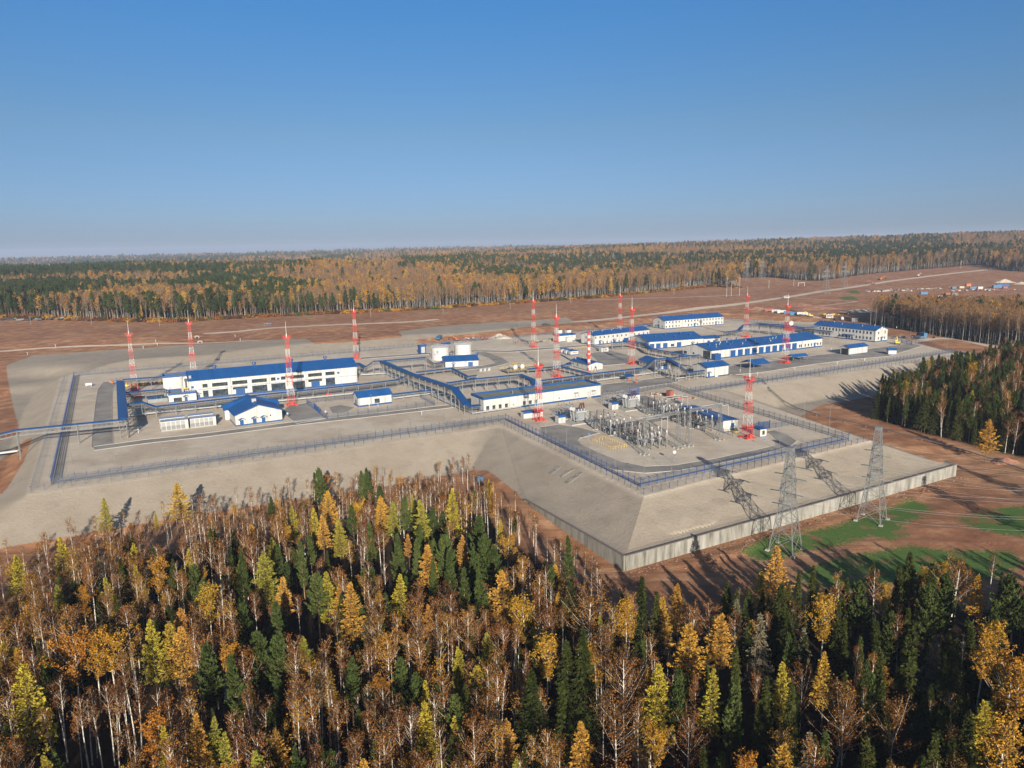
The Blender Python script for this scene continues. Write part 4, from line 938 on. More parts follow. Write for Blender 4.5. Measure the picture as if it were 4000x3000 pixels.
it = ring(500, 1050, 4.6, 61, 1.0, 0) + ring(1050, 1700, 6.4, 62, 1.05, 0.5) + ring(1700, 2700, 9.5, 63, 1.25, 4) + ring(2700, 4600, 16, 64, 1.7, 14) + ring(4600, 8200, 32, 65, 2.6, 34)
mass('autumn_forest', 'autumn forest of bare birch, golden larch and dark pine stretching to the skyline', it, [m.copy() for m in FN], FIX)
print('far trees', len(it), 'counts', count, 'rest', len(rest))
# shrubs along the forest's front edge
def shrub_mesh(seed, mt):
    r_ = np.random.RandomState(seed); cl = Cloud(); n_ = 150
    p = r_.normal(size=(n_, 3)) * np.array([1.1, 1.1, 0.6]); p[:, 2] = np.abs(p[:, 2]) + 0.2
    a, b = rnd_axes(r_, n_); cl.quads(p, a * 0.30, b * 0.30); return cl.mesh('shrub', mt)
edge_line = BACKE[1:11]; P_, R_, S_, I_ = [], [], [], []
for i in range(len(edge_line) - 1):
    a = edge_line[i]; b = edge_line[i + 1]; Ls = np.linalg.norm(b - a); nn = int(Ls / 1.1)
    for k in range(nn):
        t = (k + rng.random()) / nn; q = a + (b - a) * t; nrm = np.array([(b - a)[1], -(b - a)[0]]) / Ls
        q = q + nrm * rng.uniform(-10, 3.5)
        if rng.random() < 0.25: continue
        s = rng.uniform(0.6, 2.0); P_.append((q[0], q[1], T1(q[0], q[1]))); R_.append(rng.uniform(0, 6.28)); S_.append((s, s, s)); I_.append(rng.choice([0, 1, 1, 2, 2, 3]))
scatter('undergrowth', 'strip of yellow and brown scrub along the foot of the autumn forest', 'shrubs', np.array(P_), np.array(R_), np.array(S_), np.array(I_),
        [proto_ob('shrub', shrub_mesh(1, L_GOLD)), proto_ob('shrub', shrub_mesh(2, L_BIRCH)), proto_ob('shrub', shrub_mesh(3, L_TWIG)), proto_ob('shrub', shrub_mesh(4, L_PINE))])
# ------------------------------------------------------------------ buildings
AX = math.radians(27.0)
def wall_sz(p0, p1, px, py):
    """distance along a wall and height above its foot of the wall point seen at a photo pixel"""
    d = ray(px, py); ux, uy = (p1 - p0).normalized().xy
    # solve d*t = p0 + u*s in plan
    det = d.x * (-uy) + ux * d.y
    t = (p0.x * (-uy) + ux * p0.y) / det
    x, y = d.x * t, d.y * t
    return (x - p0.x) * ux + (y - p0.y) * uy, CAMH + d.z * t - p0.z
_cache = {}
def cached(key, fn):
    if key not in _cache: _cache[key] = fn()
    return _cache[key]
def rotm(face):  # local frame on each face: x along the face, -y outward
    return {'F': 0.0, 'R': math.pi / 2, 'B': math.pi, 'L': -math.pi / 2}[face]
class Bld:
    """rectangular building: local x along the front, y to the back, z up"""
    def __init__(s, label, p0, L, ang, w, h, hr, name='building', cat='building', group=None, wallm=None, flat=False, plinth=0.7, roofm=None, over=0.45, ridge='x', mono=False, fas=0.75):
        s.p0 = Vector((p0[0], p0[1], p0[2] if len(p0) > 2 else 0.0)); s.L, s.w, s.h, s.hr = L, w, h, hr; s.ang = ang
        s.o = thing(name, label, cat, s.p0, ang, group)
        u = Vector((math.cos(ang), math.sin(ang), 0)); s.u = u; s.v = Vector((-u.y, u.x, 0))
        wm = wallm or WHITE; mb = MB(); rm = roofm or ROOF
        if flat or mono: mb.box(0, L, 0, w, 0, h)
        elif ridge == 'x':
            pts = [(0, 0), (w, 0), (w, h), (w / 2, hr - 0.12), (0, h)]
            vs = [(0, y, z) for y, z in pts] + [(L, y, z) for y, z in pts]; n = 5
            mb.add(vs, [tuple(reversed(range(5))), tuple(range(5, 10))] + [(k, (k + 1) % n, (k + 1) % n + n, k + n) for k in range(n)])
        else:
            pts = [(0, 0), (L, 0), (L, h), (L / 2, hr - 0.12), (0, h)]
            mb.prism(pts, 0, w)
        mb.build('walls', wm, s.o)
        if plinth:
            mb = MB(); e = 0.04
            mb.box(-e, L + e, -e, 0.0 - 0.003, 0, plinth); mb.box(-e, L + e, w + 0.003, w + e, 0, plinth)
            mb.box(-e, -0.003, 0.0, w, 0, plinth); mb.box(L + 0.003, L + e, 0, w, 0, plinth); mb.build('plinth', BLUE, s.o)
        if flat:
            mb = MB(); q = 0.35; hp = 0.95
            mb.box(-0.06, L + 0.06, -0.06, q, h, h + hp); mb.box(-0.06, L + 0.06, w - q, w + 0.06, h, h + hp)
            mb.box(-0.06, q, q + 0.002, w - q - 0.002, h, h + hp); mb.box(L - q, L + 0.06, q + 0.002, w - q - 0.002, h, h + hp); mb.build('parapet', BLUE, s.o)
            MB().box(q + 0.01, L - q - 0.01, q + 0.01, w - q - 0.01, h + 0.01, h + 0.12).build('roof', FLATROOF, s.o)
        elif mono:
            mb = MB(); vs = [(-over, -over, hr), (L + over, -over, hr), (L + over, w + over, h), (-over, w + over, h)]
            mb.add(vs + [(x, y, z + 0.14) for x, y, z in vs], [(3, 2, 1, 0), (4, 5, 6, 7), (0, 1, 5, 4), (1, 2, 6, 5), (2, 3, 7, 6), (3, 0, 4, 7)]); mb.build('roof', rm, s.o)
            MB().box(-over, L + over, -over - 0.04, -over - 0.004, hr - fas, hr + 0.14).build('fascia', BLUE, s.o)
        else:
            mb = MB(); t = 0.14
            if ridge == 'x':
                k = (hr - h) / (w / 2); ze = h - k * over
                for sgn in (0, 1):
                    y0, y1 = (-over, w / 2) if not sgn else (w + over, w / 2)
                    vs = [(-over, y0, ze), (L + over, y0, ze), (L + over, y1, hr), (-over, y1, hr)]
                    vv = vs + [(x, y, z + t) for x, y, z in vs]
                    f = [(3, 2, 1, 0), (4, 5, 6, 7), (0, 1, 5, 4), (1, 2, 6, 5), (2, 3, 7, 6), (3, 0, 4, 7)]
                    mb.add(vv, f if not sgn else [tuple(reversed(a)) for a in f])
                mb.bar((-over, w / 2, hr + t + 0.02), (L + over, w / 2, hr + t + 0.02), 0.5, 0.12)
                r = mb.build('roof', rm, s.o)
            else:
                k = (hr - h) / (L / 2); ze = h - k * over
                for sgn in (0, 1):
                    x0, x1 = (-over, L / 2) if not sgn else (L + over, L / 2)
                    vs = [(x0, w + over, ze), (x0, -over, ze), (x1, -over, hr), (x1, w + over, hr)]
                    vv = vs + [(x, y, z + t) for x, y, z in vs]
                    f = [(3, 2, 1, 0), (4, 5, 6, 7), (0, 1, 5, 4), (1, 2, 6, 5), (2, 3, 7, 6), (3, 0, 4, 7)]
                    mb.add(vv, f if not sgn else [tuple(reversed(a)) for a in f])
                mb.bar((L / 2, -over, hr + t + 0.02), (L / 2, w + over, hr + t + 0.02), 0.5, 0.12)
                r = mb.build('roof', rm, s.o)
            mb = MB()   # bargeboards along the gables
            if ridge == 'x':
                for x in (-over - 0.03, L + over + 0.03):
                    mb.bar((x, -over, ze + 0.0), (x, w / 2, hr + 0.0), 0.05, 0.3); mb.bar((x, w + over, ze), (x, w / 2, hr), 0.05, 0.3)
                mb.bar((-over, -over - 0.08, ze + 0.06), (L + over, -over - 0.08, ze + 0.06), 0.14, 0.16)
            else:
                for y in (-over - 0.03, w + over + 0.03):
                    mb.bar((-over, y, ze), (L / 2, y, hr), 0.05, 0.3); mb.bar((L + over, y, ze), (L / 2, y, hr), 0.05, 0.3)
            mb.build('gutter', BLUE, s.o)
            s.ze = ze
    def face(s, f):
        """start point and end point of a face in the world, with its local offset"""
        a, b = {'F': ((0, 0), (s.L, 0)), 'R': ((s.L, 0), (s.L, s.w)), 'L': ((0, s.w), (0, 0)), 'B': ((s.L, s.w), (0, s.w))}[f]
        W = lambda q: s.p0 + s.u * q[0] + s.v * q[1]
        return W(a), W(b), a
    def put(s, name, me, f, x, z, parent=None, **k):
        A, B, a = s.face(f); ux, uy = {'F': (1, 0), 'R': (0, 1), 'L': (0, -1), 'B': (-1, 0)}[f]
        return ob(name, me, parent or s.o, (a[0] + ux * x, a[1] + uy * x, z), rotm(f), **k)
    def at(s, f, n, u, v):
        A, B, _ = s.face(f); return wall_sz(A, B, *c(n, u, v))
    def win(s, f, x, z, w, h, bars=1, mt=None):
        def fr():
            m = MB(); t = 0.07; m.box(-w / 2, w / 2, -0.06, -0.003, h / 2 - t, h / 2); m.box(-w / 2, w / 2, -0.06, -0.003, -h / 2, -h / 2 + t)
            m.box(-w / 2, -w / 2 + t, -0.06, -0.003, -h / 2 + t, h / 2 - t); m.box(w / 2 - t, w / 2, -0.06, -0.003, -h / 2 + t, h / 2 - t)
            for i in range(1, bars + 1): xx = -w / 2 + w * i / (bars + 1); m.box(xx - 0.03, xx + 0.03, -0.055, -0.003, -h / 2 + t, h / 2 - t)
            m.box(-w / 2 - 0.08, w / 2 + 0.08, -0.13, -0.003, -h / 2 - 0.06, -h / 2 - 0.001); return m.mesh('window', mt or DGREY)
        key = ('w', round(w, 2), round(h, 2), bars, (mt or DGREY).name); me = cached(key, fr)
        o = s.put('window', me, f, x, z)
        pm = cached(('p', round(w, 2), round(h, 2)), lambda: MB().box(-w / 2 + 0.07, w / 2 - 0.07, -0.035, -0.002, -h / 2 + 0.07, h / 2 - 0.07).mesh('pane', GLASS))
        ob('pane', pm, o); return o
    def wins(s, f, n, pts, w, h, bars=1, mt=None):
        for u, v in pts:
            x, z = s.at(f, n, u, v); s.win(f, x, z, w, h, bars, mt)
    def door(s, f, x, w, h, z=0.05, mt=None, ribs=0, awn=False):
        def fr():
            m = MB().box(-w / 2, w / 2, -0.08, -0.042, 0, h)
            for i in range(1, ribs + 1): m.box(-w / 2 + 0.06, w / 2 - 0.06, -0.105, -0.081, h * i / (ribs + 1) - 0.03, h * i / (ribs + 1) + 0.03)
            if w > 1.6: m.box(-0.03, 0.03, -0.10, -0.081, 0, h)
            return m.mesh('door', mt or BLUE)
        o = s.put('door', cached(('d', round(w, 1), round(h, 1), ribs, (mt or BLUE).name), fr), f, x, z)
        ob('handle', cached('hnd', lambda: MB().box(0.0, 0.06, -0.14, -0.081, 0.95, 1.12).mesh('handle', LGREY)), o, (w * 0.32, 0, 0))
        if awn:
            def aw():
                m = MB(); ww = w / 2 + 0.6; d = 1.2; rz = 0.55
                for sg in (-1, 1):
                    vs = [(0, -0.05, h + 0.25 + rz), (sg * ww, -0.05, h + 0.25), (sg * ww, -d, h + 0.25), (0, -d, h + 0.25 + rz)]
                    vv = vs + [(x_, y_, z_ + 0.07) for x_, y_, z_ in vs]
                    m.add(vv, [(0, 1, 2, 3), (7, 6, 5, 4), (0, 4, 5, 1), (1, 5, 6, 2), (2, 6, 7, 3), (3, 7, 4, 0)])
                m.bar((-ww + .1, -0.05, h - 0.3), (-ww + .1, -d + .1, h + 0.25), 0.05); m.bar((ww - .1, -0.05, h - 0.3), (ww - .1, -d + .1, h + 0.25), 0.05)
                return m.mesh('door_canopy', BLUE)
            s.put('door_canopy', cached(('aw', round(w, 1), round(h, 1)), aw), f, x, z)
        return o
    def pipe(s, f, x, h=None):
        h = h or s.h
        s.put('downpipe', cached(('dp', round(h, 1)), lambda: MB().box(-0.07, 0.07, -0.18, -0.045, 0.1, h).mesh('downpipe', GREY)), f, x, 0)
    def vent(s, x, y, r=0.25, hh=1.0, cap=True, name='roof_vent', base=None):
        k = (s.hr - s.h) / (s.w / 2) if s.hr > s.h else 0
        z = base if base is not None else s.h + k * min(y, s.w - y) - 0.1
        def vm():
            m = MB().tube((0, 0, 0), (0, 0, hh), r, n=10)
            if cap: m.tube((0, 0, hh + 0.04), (0, 0, hh + 0.04 + r * 1.5), r * 1.7, r * 1.5, n=12)
            return m.mesh(name, BLUE if cap else LGREY)
        ob(name, cached(('v', round(r, 2), round(hh, 1), cap), vm), s.o, (x, y, z))
def B2(label, q0, q1, w, h, hr, **k):
    """building from the two front foot corners seen in the photo"""
    a = Vector((*q0.xy, 0)); b = Vector((*q1.xy, 0)); d = b - a
    return Bld(label, a, d.length, math.atan2(d.y, d.x), w, h, hr, **k)
def rng_(a, b, n): return [a + (b - a) * i / (n - 1) for i in range(n)]

# main pump hall
H = B2('longest hall: white walls, blue gabled roof and rows of glazed bays', Gc(2, 400, 1143), Gc(2, 2203, 966), 18, 8.8, 11.9, plinth=0.9)
TRIM = mat('dark_window_frame', (0.05, 0.06, 0.065), 0.4)
def wbox(b, f, n, u, v, uw, vh, bars=3, mt=None):
    x0, z0 = b.at(f, n, u - uw / 2, v); x1, _ = b.at(f, n, u + uw / 2, v); _, za = b.at(f, n, u, v - vh / 2); _, zb_ = b.at(f, n, u, v + vh / 2)
    return b.win(f, (x0 + x1) / 2, (za + zb_) / 2, abs(x1 - x0), abs(za - zb_), bars, mt)
for u, v, w_, h_ in ((555, 985, 55, 38), (715, 970, 170, 38), (930, 948, 165, 38), (1140, 930, 165, 38), (1292, 913, 50, 34), (1400, 902, 50, 34), (1548, 887, 150, 34), (1743, 867, 150, 34), (1905, 852, 100, 36)):
    wbox(H, 'F', 2, u, v, w_, h_, max(1, int(w_ / 28)), TRIM)
for u, v, w_, h_ in ((565, 1083, 58, 90), (722, 1070, 170, 92), (1148, 1026, 165, 92), (1350, 1004, 155, 92), (1570, 980, 135, 86), (1910, 944, 100, 84), (935, 1008, 160, 24), (1745, 928, 150, 24)):
    wbox(H, 'F', 2, u, v, w_, h_, max(1, int(w_ / 30)), BLUE if h_ > 50 else TRIM)
for u, v, w_, h_ in ((940, 1063, 100, 66), (1750, 979, 92, 62)):
    x0, z0 = H.at('F', 2, u - w_ / 2, v); x1, _ = H.at('F', 2, u + w_ / 2, v); H.door('F', (x0 + x1) / 2, x1 - x0, 3.4, ribs=3)
for u in (420, 1345, 1995):
    x, z = H.at('F', 2, u, {420: 1003, 1345: 910, 1995: 846}[u]); H.put('vent_grille', cached('vg', lambda: MB().box(-0.55, 0.55, -0.1, -0.003, -0.5, 0.5).mesh('vent_grille', BLUE)), 'F', x, z)
x, z = H.at('F', 2, 490, 1130); H.door('F', x, 1.3, 2.3, awn=True)
for u in (405, 835, 1255, 1650, 2030, 2192):
    x, z = H.at('F', 2, u, 1000); H.pipe('F', x, 8.5)
MB().box(0, H.L, -0.05, -0.003, 4.3, 4.45).build('band', BLUE, H.o)
for fx_ in (0.155, 0.385, 0.61, 0.825): H.vent(H.L * fx_, 8.6, 0.55, 1.1)
# annex at its west end
A_ = Bld('low white annex with a railed roof terrace and yellow pipework', Gc(2, 168, 1176), 11.3, H.ang, 11, 3.4, 3.4, flat=True, plinth=0.4)
wbox(A_, 'F', 2, 262, 1142, 90, 55, 3, TRIM); x, z = A_.at('F', 2, 352, 1140); A_.door('F', min(x, 10.3), 1.2, 2.2, awn=True)
m = MB()
for i in range(9):
    xx = 0.3 + i * 1.32; m.bar((xx, 0.15, 4.35), (xx, 0.15, 5.3), 0.06)
for zz in (4.8, 5.3): m.bar((0.3, 0.15, zz), (10.9, 0.15, zz), 0.06)
m.build('railing', BLUE, A_.o)
m = MB()
for xx in (6.0, 9.6):
    m.tube((xx, 4.5, 3.5), (xx, 4.5, 9.6), 0.42, n=12); m.tube((xx, 4.5, 9.6), (xx, 4.5, 10.8), 0.62, n=12)
m.tube((7, 3.2, 4.3), (10.6, 3.2, 4.3), 0.3, n=10); m.tube((8.4, 3.2, 4.3), (8.4, 2.2, 3.6), 0.3); m.build('air_duct', LGREY, A_.o)
m = MB()
for xx in (6.3, 7.1, 7.9): m.tube((xx, 3.6, 3.5), (xx, 3.6, 5.6), 0.16)
m.tube((5.8, 3.6, 5.4), (8.6, 3.6, 5.4), 0.16); m.build('yellow_pipework', YEL, A_.o)
T_ = Bld('tall windowless white block rising behind the annex terrace', A_.p0 + A_.v * 11.2 + A_.u * -1.5, 10.8, H.ang, 8, 9.6, 9.6, flat=True, plinth=0)
T_.door('F', 2.6, 1.1, 2.1, z=3.5, mt=LGREY)

# gabled control house in front
q0, q1 = Gc(2, 890, 1427), Gc(2, 1392, 1362)
K = B2('white gable-fronted house with bright blue roof wings and three small blue doors', q0, q1, 22, 4.5, 7.5, ridge='y', plinth=0.5, over=0.7)
for u, v in ((953, 1385), (1092, 1370), (1188, 1355)):
    x, z = K.at('F', 2, u, v); K.door('F', x, 1.35, 2.2, awn=True)
x, z = K.at('F', 2, 1262, 1304); K.win('F', x, z, 0.5, 0.5, 0, TRIM)
m = MB(); Lk, wk = K.L, K.w   # cross wing
for sg in (-1, 1):
    xe = -2.2 if sg < 0 else Lk + 2.2
    vs0 = [(xe, 13.0, 3.9), (xe, 16.2, 5.6), (xe, 19.4, 3.9)]; vs1 = [(Lk / 2, 13.0, 5.2), (Lk / 2, 16.2, 7.3), (Lk / 2, 19.4, 5.2)]
    for a, b, cc, d in ((vs0[0], vs1[0], vs1[1], vs0[1]), (vs0[1], vs1[1], vs1[2], vs0[2])):
        q = [Vector(a), Vector(b), Vector(cc), Vector(d)]; n_ = (q[1] - q[0]).cross(q[2] - q[0]).normalized() * 0.14
        m.add(q + [p + n_ for p in q], [(0, 3, 2, 1), (4, 5, 6, 7), (0, 1, 5, 4), (1, 2, 6, 5), (2, 3, 7, 6), (3, 0, 4, 7)])
m.build('cross_roof', ROOF, K.o)
m = MB()
for sg in (-1, 1):
    x0, x1 = (-1.6, -0.01) if sg < 0 else (Lk + 0.01, Lk + 1.6)
    m.box(x0, x1, 13.8, 18.6, 0, 4.0)
m.build('cross_walls', WHITE, K.o)
m = MB().box(Lk / 2 - 1.0, Lk / 2 + 0.6, 6.4, 8.0, 6.2, 8.6); m.build('roof_ventilator', LGREY, K.o)

# four panelled equipment containers left of it
def contain(label, p, L, w, h, ang, cols=5, tall=True):
    b = Bld(label, p, L, ang, w, h, h + 0.12, name='equipment_container', cat='container', group='panelled containers by the gabled house', mono=True, plinth=0, over=0.12, roofm=LGREY, fas=0.12)
    for i in range(cols):
        x = L * (i + 0.5) / (cols + 0.6)
        b.put('louvre_panel', cached(('lp', round(L / (cols + 0.6), 2)), lambda: MB().box(-L / (cols + 0.6) / 2 + 0.14, L / (cols + 0.6) / 2 - 0.14, -0.05, -0.003, -0.75, 0.75).mesh('louvre_panel', mat('louvre_grey', (0.27, 0.275, 0.27), 0.6))), 'F', x, h - 1.05)
        b.put('mesh_panel', cached(('mp', round(L / (cols + 0.6), 2)), lambda: MB().box(-L / (cols + 0.6) / 2 + 0.09, L / (cols + 0.6) / 2 - 0.09, -0.05, -0.003, -0.75, 0.75).mesh('mesh_panel', mat('pale_mesh_grey', (0.17, 0.175, 0.175), 0.6))), 'F', x, 1.05)
    MB().box(-0.25, L + 0.25, -0.4, w + 0.25, 0.0, 0.14).build('base_slab', CONC, b.o)
    return b
a0 = Gc(2, 88, 1482); a1 = Gc(2, 380, 1448); ang = math.atan2((a1 - a0).y, (a1 - a0).x); Lc = (a1 - a0).length
uc = Vector((math.cos(ang), math.sin(ang), 0)); vc = Vector((-uc.y, uc.x, 0))
a0 = Vector((a0.x, a0.y, 0.0))
contain('white panelled container, front one on the pylon-bridge side of the group of four', a0, Lc, 3.2, 3.6, ang)
contain('white panelled container, front one nearest the gabled house', a0 + uc * (Lc + 0.7), Lc * 0.98, 3.2, 3.6, ang)
contain('white panelled container, rear one of the pair on the bridge side', a0 + vc * 6.0 - uc * 0.3, Lc * 0.95, 3.0, 3.6, ang, 4)
contain('white panelled container, rear one beside the gabled house', a0 + vc * 6.0 + uc * (Lc + 0.5), Lc * 0.95, 3.0, 3.6, ang, 4)

# small hut behind the fence
S = B2('small white hut with a blue gabled roof standing alone behind the pipe trays', Gc(3, 281, 1219), Gc(3, 636, 1176), 7, 4.2, 6.0, plinth=0.7)
wbox(S, 'F', 3, 479, 1147, 56, 45, 1, BLUE); x, z = S.at('L', 3, 255, 1170); S.door('L', 3.4, 1.6, 2.6)
S.pipe('F', 0.3, 3.9)
m = MB(); xl = S.at('F', 3, 410, 1140)[0]
for dx in (-0.25, 0.25): m.bar((xl + dx, -0.35, 0.2), (xl + dx, -0.35, 5.2), 0.06)
for i in range(12): m.bar((xl - 0.25, -0.35, 0.5 + i * 0.38), (xl + 0.25, -0.35, 0.5 + i * 0.38), 0.05)
m.build('ladder', GREY, S.o)

# pump house by the white tanks
PH = B2('white pump house with blue roof in front of the two storage tanks', Gc(3, 1216, 796), Gc(3, 1573, 777), 14, 3.6, 5.6, plinth=0.35)
x0, _ = PH.at('F', 3, 1462, 760); x1, _ = PH.at('F', 3, 1513, 760); PH.door('F', (x0 + x1) / 2, x1 - x0, 2.7, ribs=3)
x, _ = PH.at('F', 3, 1303, 775); PH.door('F', x, 1.2, 2.2, awn=True); PH.pipe('F', 0.2, 3.3); PH.pipe('F', PH.at('F', 3, 1428, 750)[0], 3.3)
for x in (4, 20): PH.vent(x, 10, 0.35, 1.4)

# flat-roofed switchgear building
SW = B2('long white flat-roofed switchgear building with a blue parapet', Gc(7, 525, 446), Gc(7, 1786, 274), 11.6, 5.0, 5.0, flat=True, plinth=0.7)
for u, v, in ((567, 410), (634, 400), (701, 392), (768, 382), (962, 357), (1027, 348), (1088, 340)):
    x, z = SW.at('F', 7, u, v); SW.win('F', x, max(z, 1.7), 1.35, 1.55, 1, DGREY)
for u, v in ((845, 362), (1339, 291)):
    x, z = SW.at('F', 7, u, v); SW.put('vent_grille', cached('vg2', lambda: MB().box(-0.3, 0.3, -0.1, -0.003, -0.25, 0.25).mesh('vent_grille', DGREY)), 'F', x, z)
for u, v in ((1515, 232), (1703, 208)):
    x, z = SW.at('F', 7, u, v)
    SW.put('wall_bracket_canopy', cached('wbc', lambda: MB().box(-0.9, 0.9, -1.3, -0.05, 0, 0.12).bar((-0.8, -1.2, -1.6), (-0.8, -1.2, 0), 0.09).bar((0.8, -1.2, -1.6), (0.8, -1.2, 0), 0.09).bar((-0.8, -1.2, -1.5), (0.8, -0.1, -1.5), 0.12).mesh('wall_bracket_canopy', GREY)), 'F', x, z)
for i in range(2): SW.door('F', SW.L * (0.885 + 0.02 * i), 0.9, 2.8, z=0.2, mt=LGREY)
SW.pipe('L', 6, 4.8); ob('roof_pipe', MB().tube((0, 0, 0), (0, 0, 1.3), 0.18).mesh('roof_pipe', GREY), SW.o, (16, 5, 5.1))
m = MB()
for dy in (2.6, 3.2): m.bar((-0.3, dy, 0.2), (-0.3, dy, 5.6), 0.06)
for i in range(13): m.bar((-0.3, 2.6, 0.6 + i * 0.38), (-0.3, 3.2, 0.6 + i * 0.38), 0.05)
m.build('ladder', BLUE, SW.o)

# administration buildings and garages at the back
def winrow(b, f, n, a, bb, k, w=0.95, h=1.35, mt=None, skip=()):
    for i in range(k):
        if i in skip: continue
        t = i / (k - 1); x, z = b.at(f, n, a[0] + (bb[0] - a[0]) * t, a[1] + (bb[1] - a[1]) * t); b.win(f, x, z, w, h, 1, mt)
R1 = B2('two-storey white block with a blue roof behind the striped chimney', Gc(4, 887, 690), Gc(4, 1482, 618), 13, 6.6, 8.4, plinth=0.6)
winrow(R1, 'F', 4, (905, 605), (1465, 555), 13, skip=(8,)); winrow(R1, 'F', 4, (984, 656), (1200, 635), 6)
x, _ = R1.at('F', 4, 1232, 625); R1.door('F', x, 4.5, 2.6, ribs=2); x, _ = R1.at('F', 4, 950, 665); R1.door('F', x, 1.5, 2.2, awn=True); x, _ = R1.at('F', 4, 1100, 650); R1.door('F', x, 1.5, 2.2, awn=True)
winrow(R1, 'L', 4, (800, 600), (850, 620), 2); R1.pipe('F', R1.at('F', 4, 1125, 640)[0], 6.3); R1.pipe('F', 0.3, 6.3)
for i in range(7): R1.vent(3 + i * 4.3, 8 if i % 2 else 5, 0.22, 1.0, False, 'flue')
R2 = B2('long two-storey white block with a blue roof at the back fence', Gc(4, 1650, 515), Gc(5, 622, 464), 15, 6.6, 9.2, plinth=0.6)
for z_, sk in ((5.1, ()), (2.0, (6, 16))):
    xs = rng_(1.5, R2.L - 1.6, 19)
    for i, xx in enumerate(xs):
        if i in sk or i in (5,): continue
        R2.win('F', xx, z_, 1.0, 1.45, 1)
for xx in (R2.L * 0.5, R2.L * 0.87): R2.door('F', xx, 1.4, 2.3, awn=True)
R2.win('L', 7.5, 5.0, 0.9, 1.4, 1); R2.win('L', 3.4, 1.9, 0.9, 1.4, 1); R2.win('L', 11.8, 1.9, 0.9, 1.4, 1); R2.door('L', 7.5, 1.4, 2.3, awn=True)
for k_ in (0.2, 8, 17, 30): R2.pipe('F', k_, 6.3)
for i in range(14): R2.vent(2 + i * 3.4, 9 if i % 3 else 5.5, 0.22, 0.9, i % 3 == 0, 'flue')
m = MB()
for xx, zz in ((3.2, 4.1), (11.2, 3.9), (13.8, 1.2), (9.5, 1.1)): m.box(xx, xx + 0.9, -0.4, -0.05, zz, zz + 0.6)
m.build('air_conditioner', WHITE2, R2.o)
R3 = B2('white workshop with a broad gable, blue roof and blue garage doors', Gc(4, 1478, 733), Gc(5, 410, 693), 26, 4.9, 8.0, plinth=0.6)
for u in (1512, 1580, 1655, 1803): 
    x, _ = R3.at('F', 4, u, 700); R3.door('F', x, 3.2, 3.4, ribs=3)
x, z = R3.at('F', 4, 1733, 690); R3.win('F', x, 1.8, 2.4, 1.5, 2, BLUE); x, _ = R3.at('F', 4, 1950, 650); R3.door('F', x, 1.5, 2.4, awn=True)
winrow(R3, 'L', 4, (1340, 640), (1440, 700), 3); R3.pipe('F', 0.3, 4.6); R3.pipe('F', 18, 4.6); R3.pipe('F', R3.L - 0.3, 4.6)
for x, y in ((8, 6), (16, 8), (21, 4), (28, 9), (33, 6)): R3.vent(x, y, 0.3, 1.1)
R3b = Bld('low white wing with a blue roof and two blue doors joined to the workshop', R3.p0 + R3.u * (R3.L + 0.1) + R3.v * 4.0, 14.5, R3.ang, 9, 4.0, 5.2, plinth=0.5)
for x in (6.2, 10.5): R3b.door('F', x, 2.0, 2.6, ribs=1)
R3b.door('F', 1.6, 1.1, 2.2, awn=True)
R4 = B2('very long white garage building with a blue roof and a row of blue doors', Gc(5, 486, 846), Gc(5, 1692, 701), 23, 5.3, 8.0, plinth=0.7)
for u, v in ((727, 772), (806, 767), (882, 757), (957, 747), (1032, 737), (1105, 727), (1178, 717), (1251, 712), (1325, 703), (1391, 695)):
    x, _ = R4.at('F', 5, u, v); R4.door('F', x, 4.0, 4.1, ribs=4)
for u, v in ((1447, 697), (1466, 694), (1508, 690), (1542, 686), (1575, 683), (1643, 674), (1674, 670)):
    x, z = R4.at('F', 5, u, v); R4.win('F', x, 2.1, 1.1, 1.5, 1)
x, _ = R4.at('F', 5, 1610, 680); R4.door('F', x, 1.3, 2.2, awn=True)
for xx in (0.3, 14.5, 29, R4.L - 19, R4.L - 0.3): R4.pipe('F', xx, 5.0)
wbox(R4, 'L', 5, 212, 762, 34, 28, 1, BLUE); wbox(R4, 'L', 5, 302, 772, 18, 18, 0, BLUE)
m = MB().box(-0.02 - 0.05, -0.003, 0.4, 6.0, 0.2, 4.8); m.build('glazed_corner', GLASS, R4.o)
R4.put('projecting_bay', MB().box(0, 4.5, -3.2, -0.05, 0, 3.6).mesh('projecting_bay', BLUE), 'F', 0.3, 0)
for i in range(26):
    rr = random.Random(i); R4.vent(3 + i * 2.6, rr.choice([4, 7, 9, 14]), rr.choice([0.2, 0.25, 0.35]), rr.choice([0.8, 1.2]), rr.random() < 0.35, 'flue')
MB().box(R4.L * 0.49, R4.L * 0.49 + 0.5, -0.6, 11.4, 5.0, 5.2).build('parapet_strip', BLUE, R4.o) if False else None
# long administration block seen along its shaded side
d0 = Gc(6, 602, 931); d1 = Gc(6, 735, 916); d2 = Gc(6, 60, 872)
dv = (d2 - d0).length; da = math.atan2((d0 - d2).y, (d0 - d2).x)
R5 = Bld('two-storey white office block by the entrance gate, its long side shaded', Vector((d2.x, d2.y, 0)) + (d2 - d0).normalized() * 9, dv + 9, da, 13, 7.7, 10.0, plinth=0.6)
for z_ in (5.8, 2.3):
    for i in range(16):
        if z_ < 3 and i in (4, 5, 9, 10): continue
        R5.win('F', 5 + i * (R5.L - 7) / 15.5, z_, 1.15, 1.6, 1, BLUE)
    R5.win('R', 3.2, z_, 1.0, 1.5, 1); R5.win('R', 10.2, z_, 1.0, 1.5, 1)
R5.door('R', 6.6, 1.4, 2.3, awn=True); R5.put('entrance_canopy', MB().box(-4, 4, -2.2, -0.05, 3.3, 3.5).bar((-3.8, -2.1, 0), (-3.8, -2.1, 3.3), 0.12).bar((3.8, -2.1, 0), (3.8, -2.1, 3.3), 0.12).mesh('entrance_canopy', BLUE), 'F', R5.L * 0.60, 0)
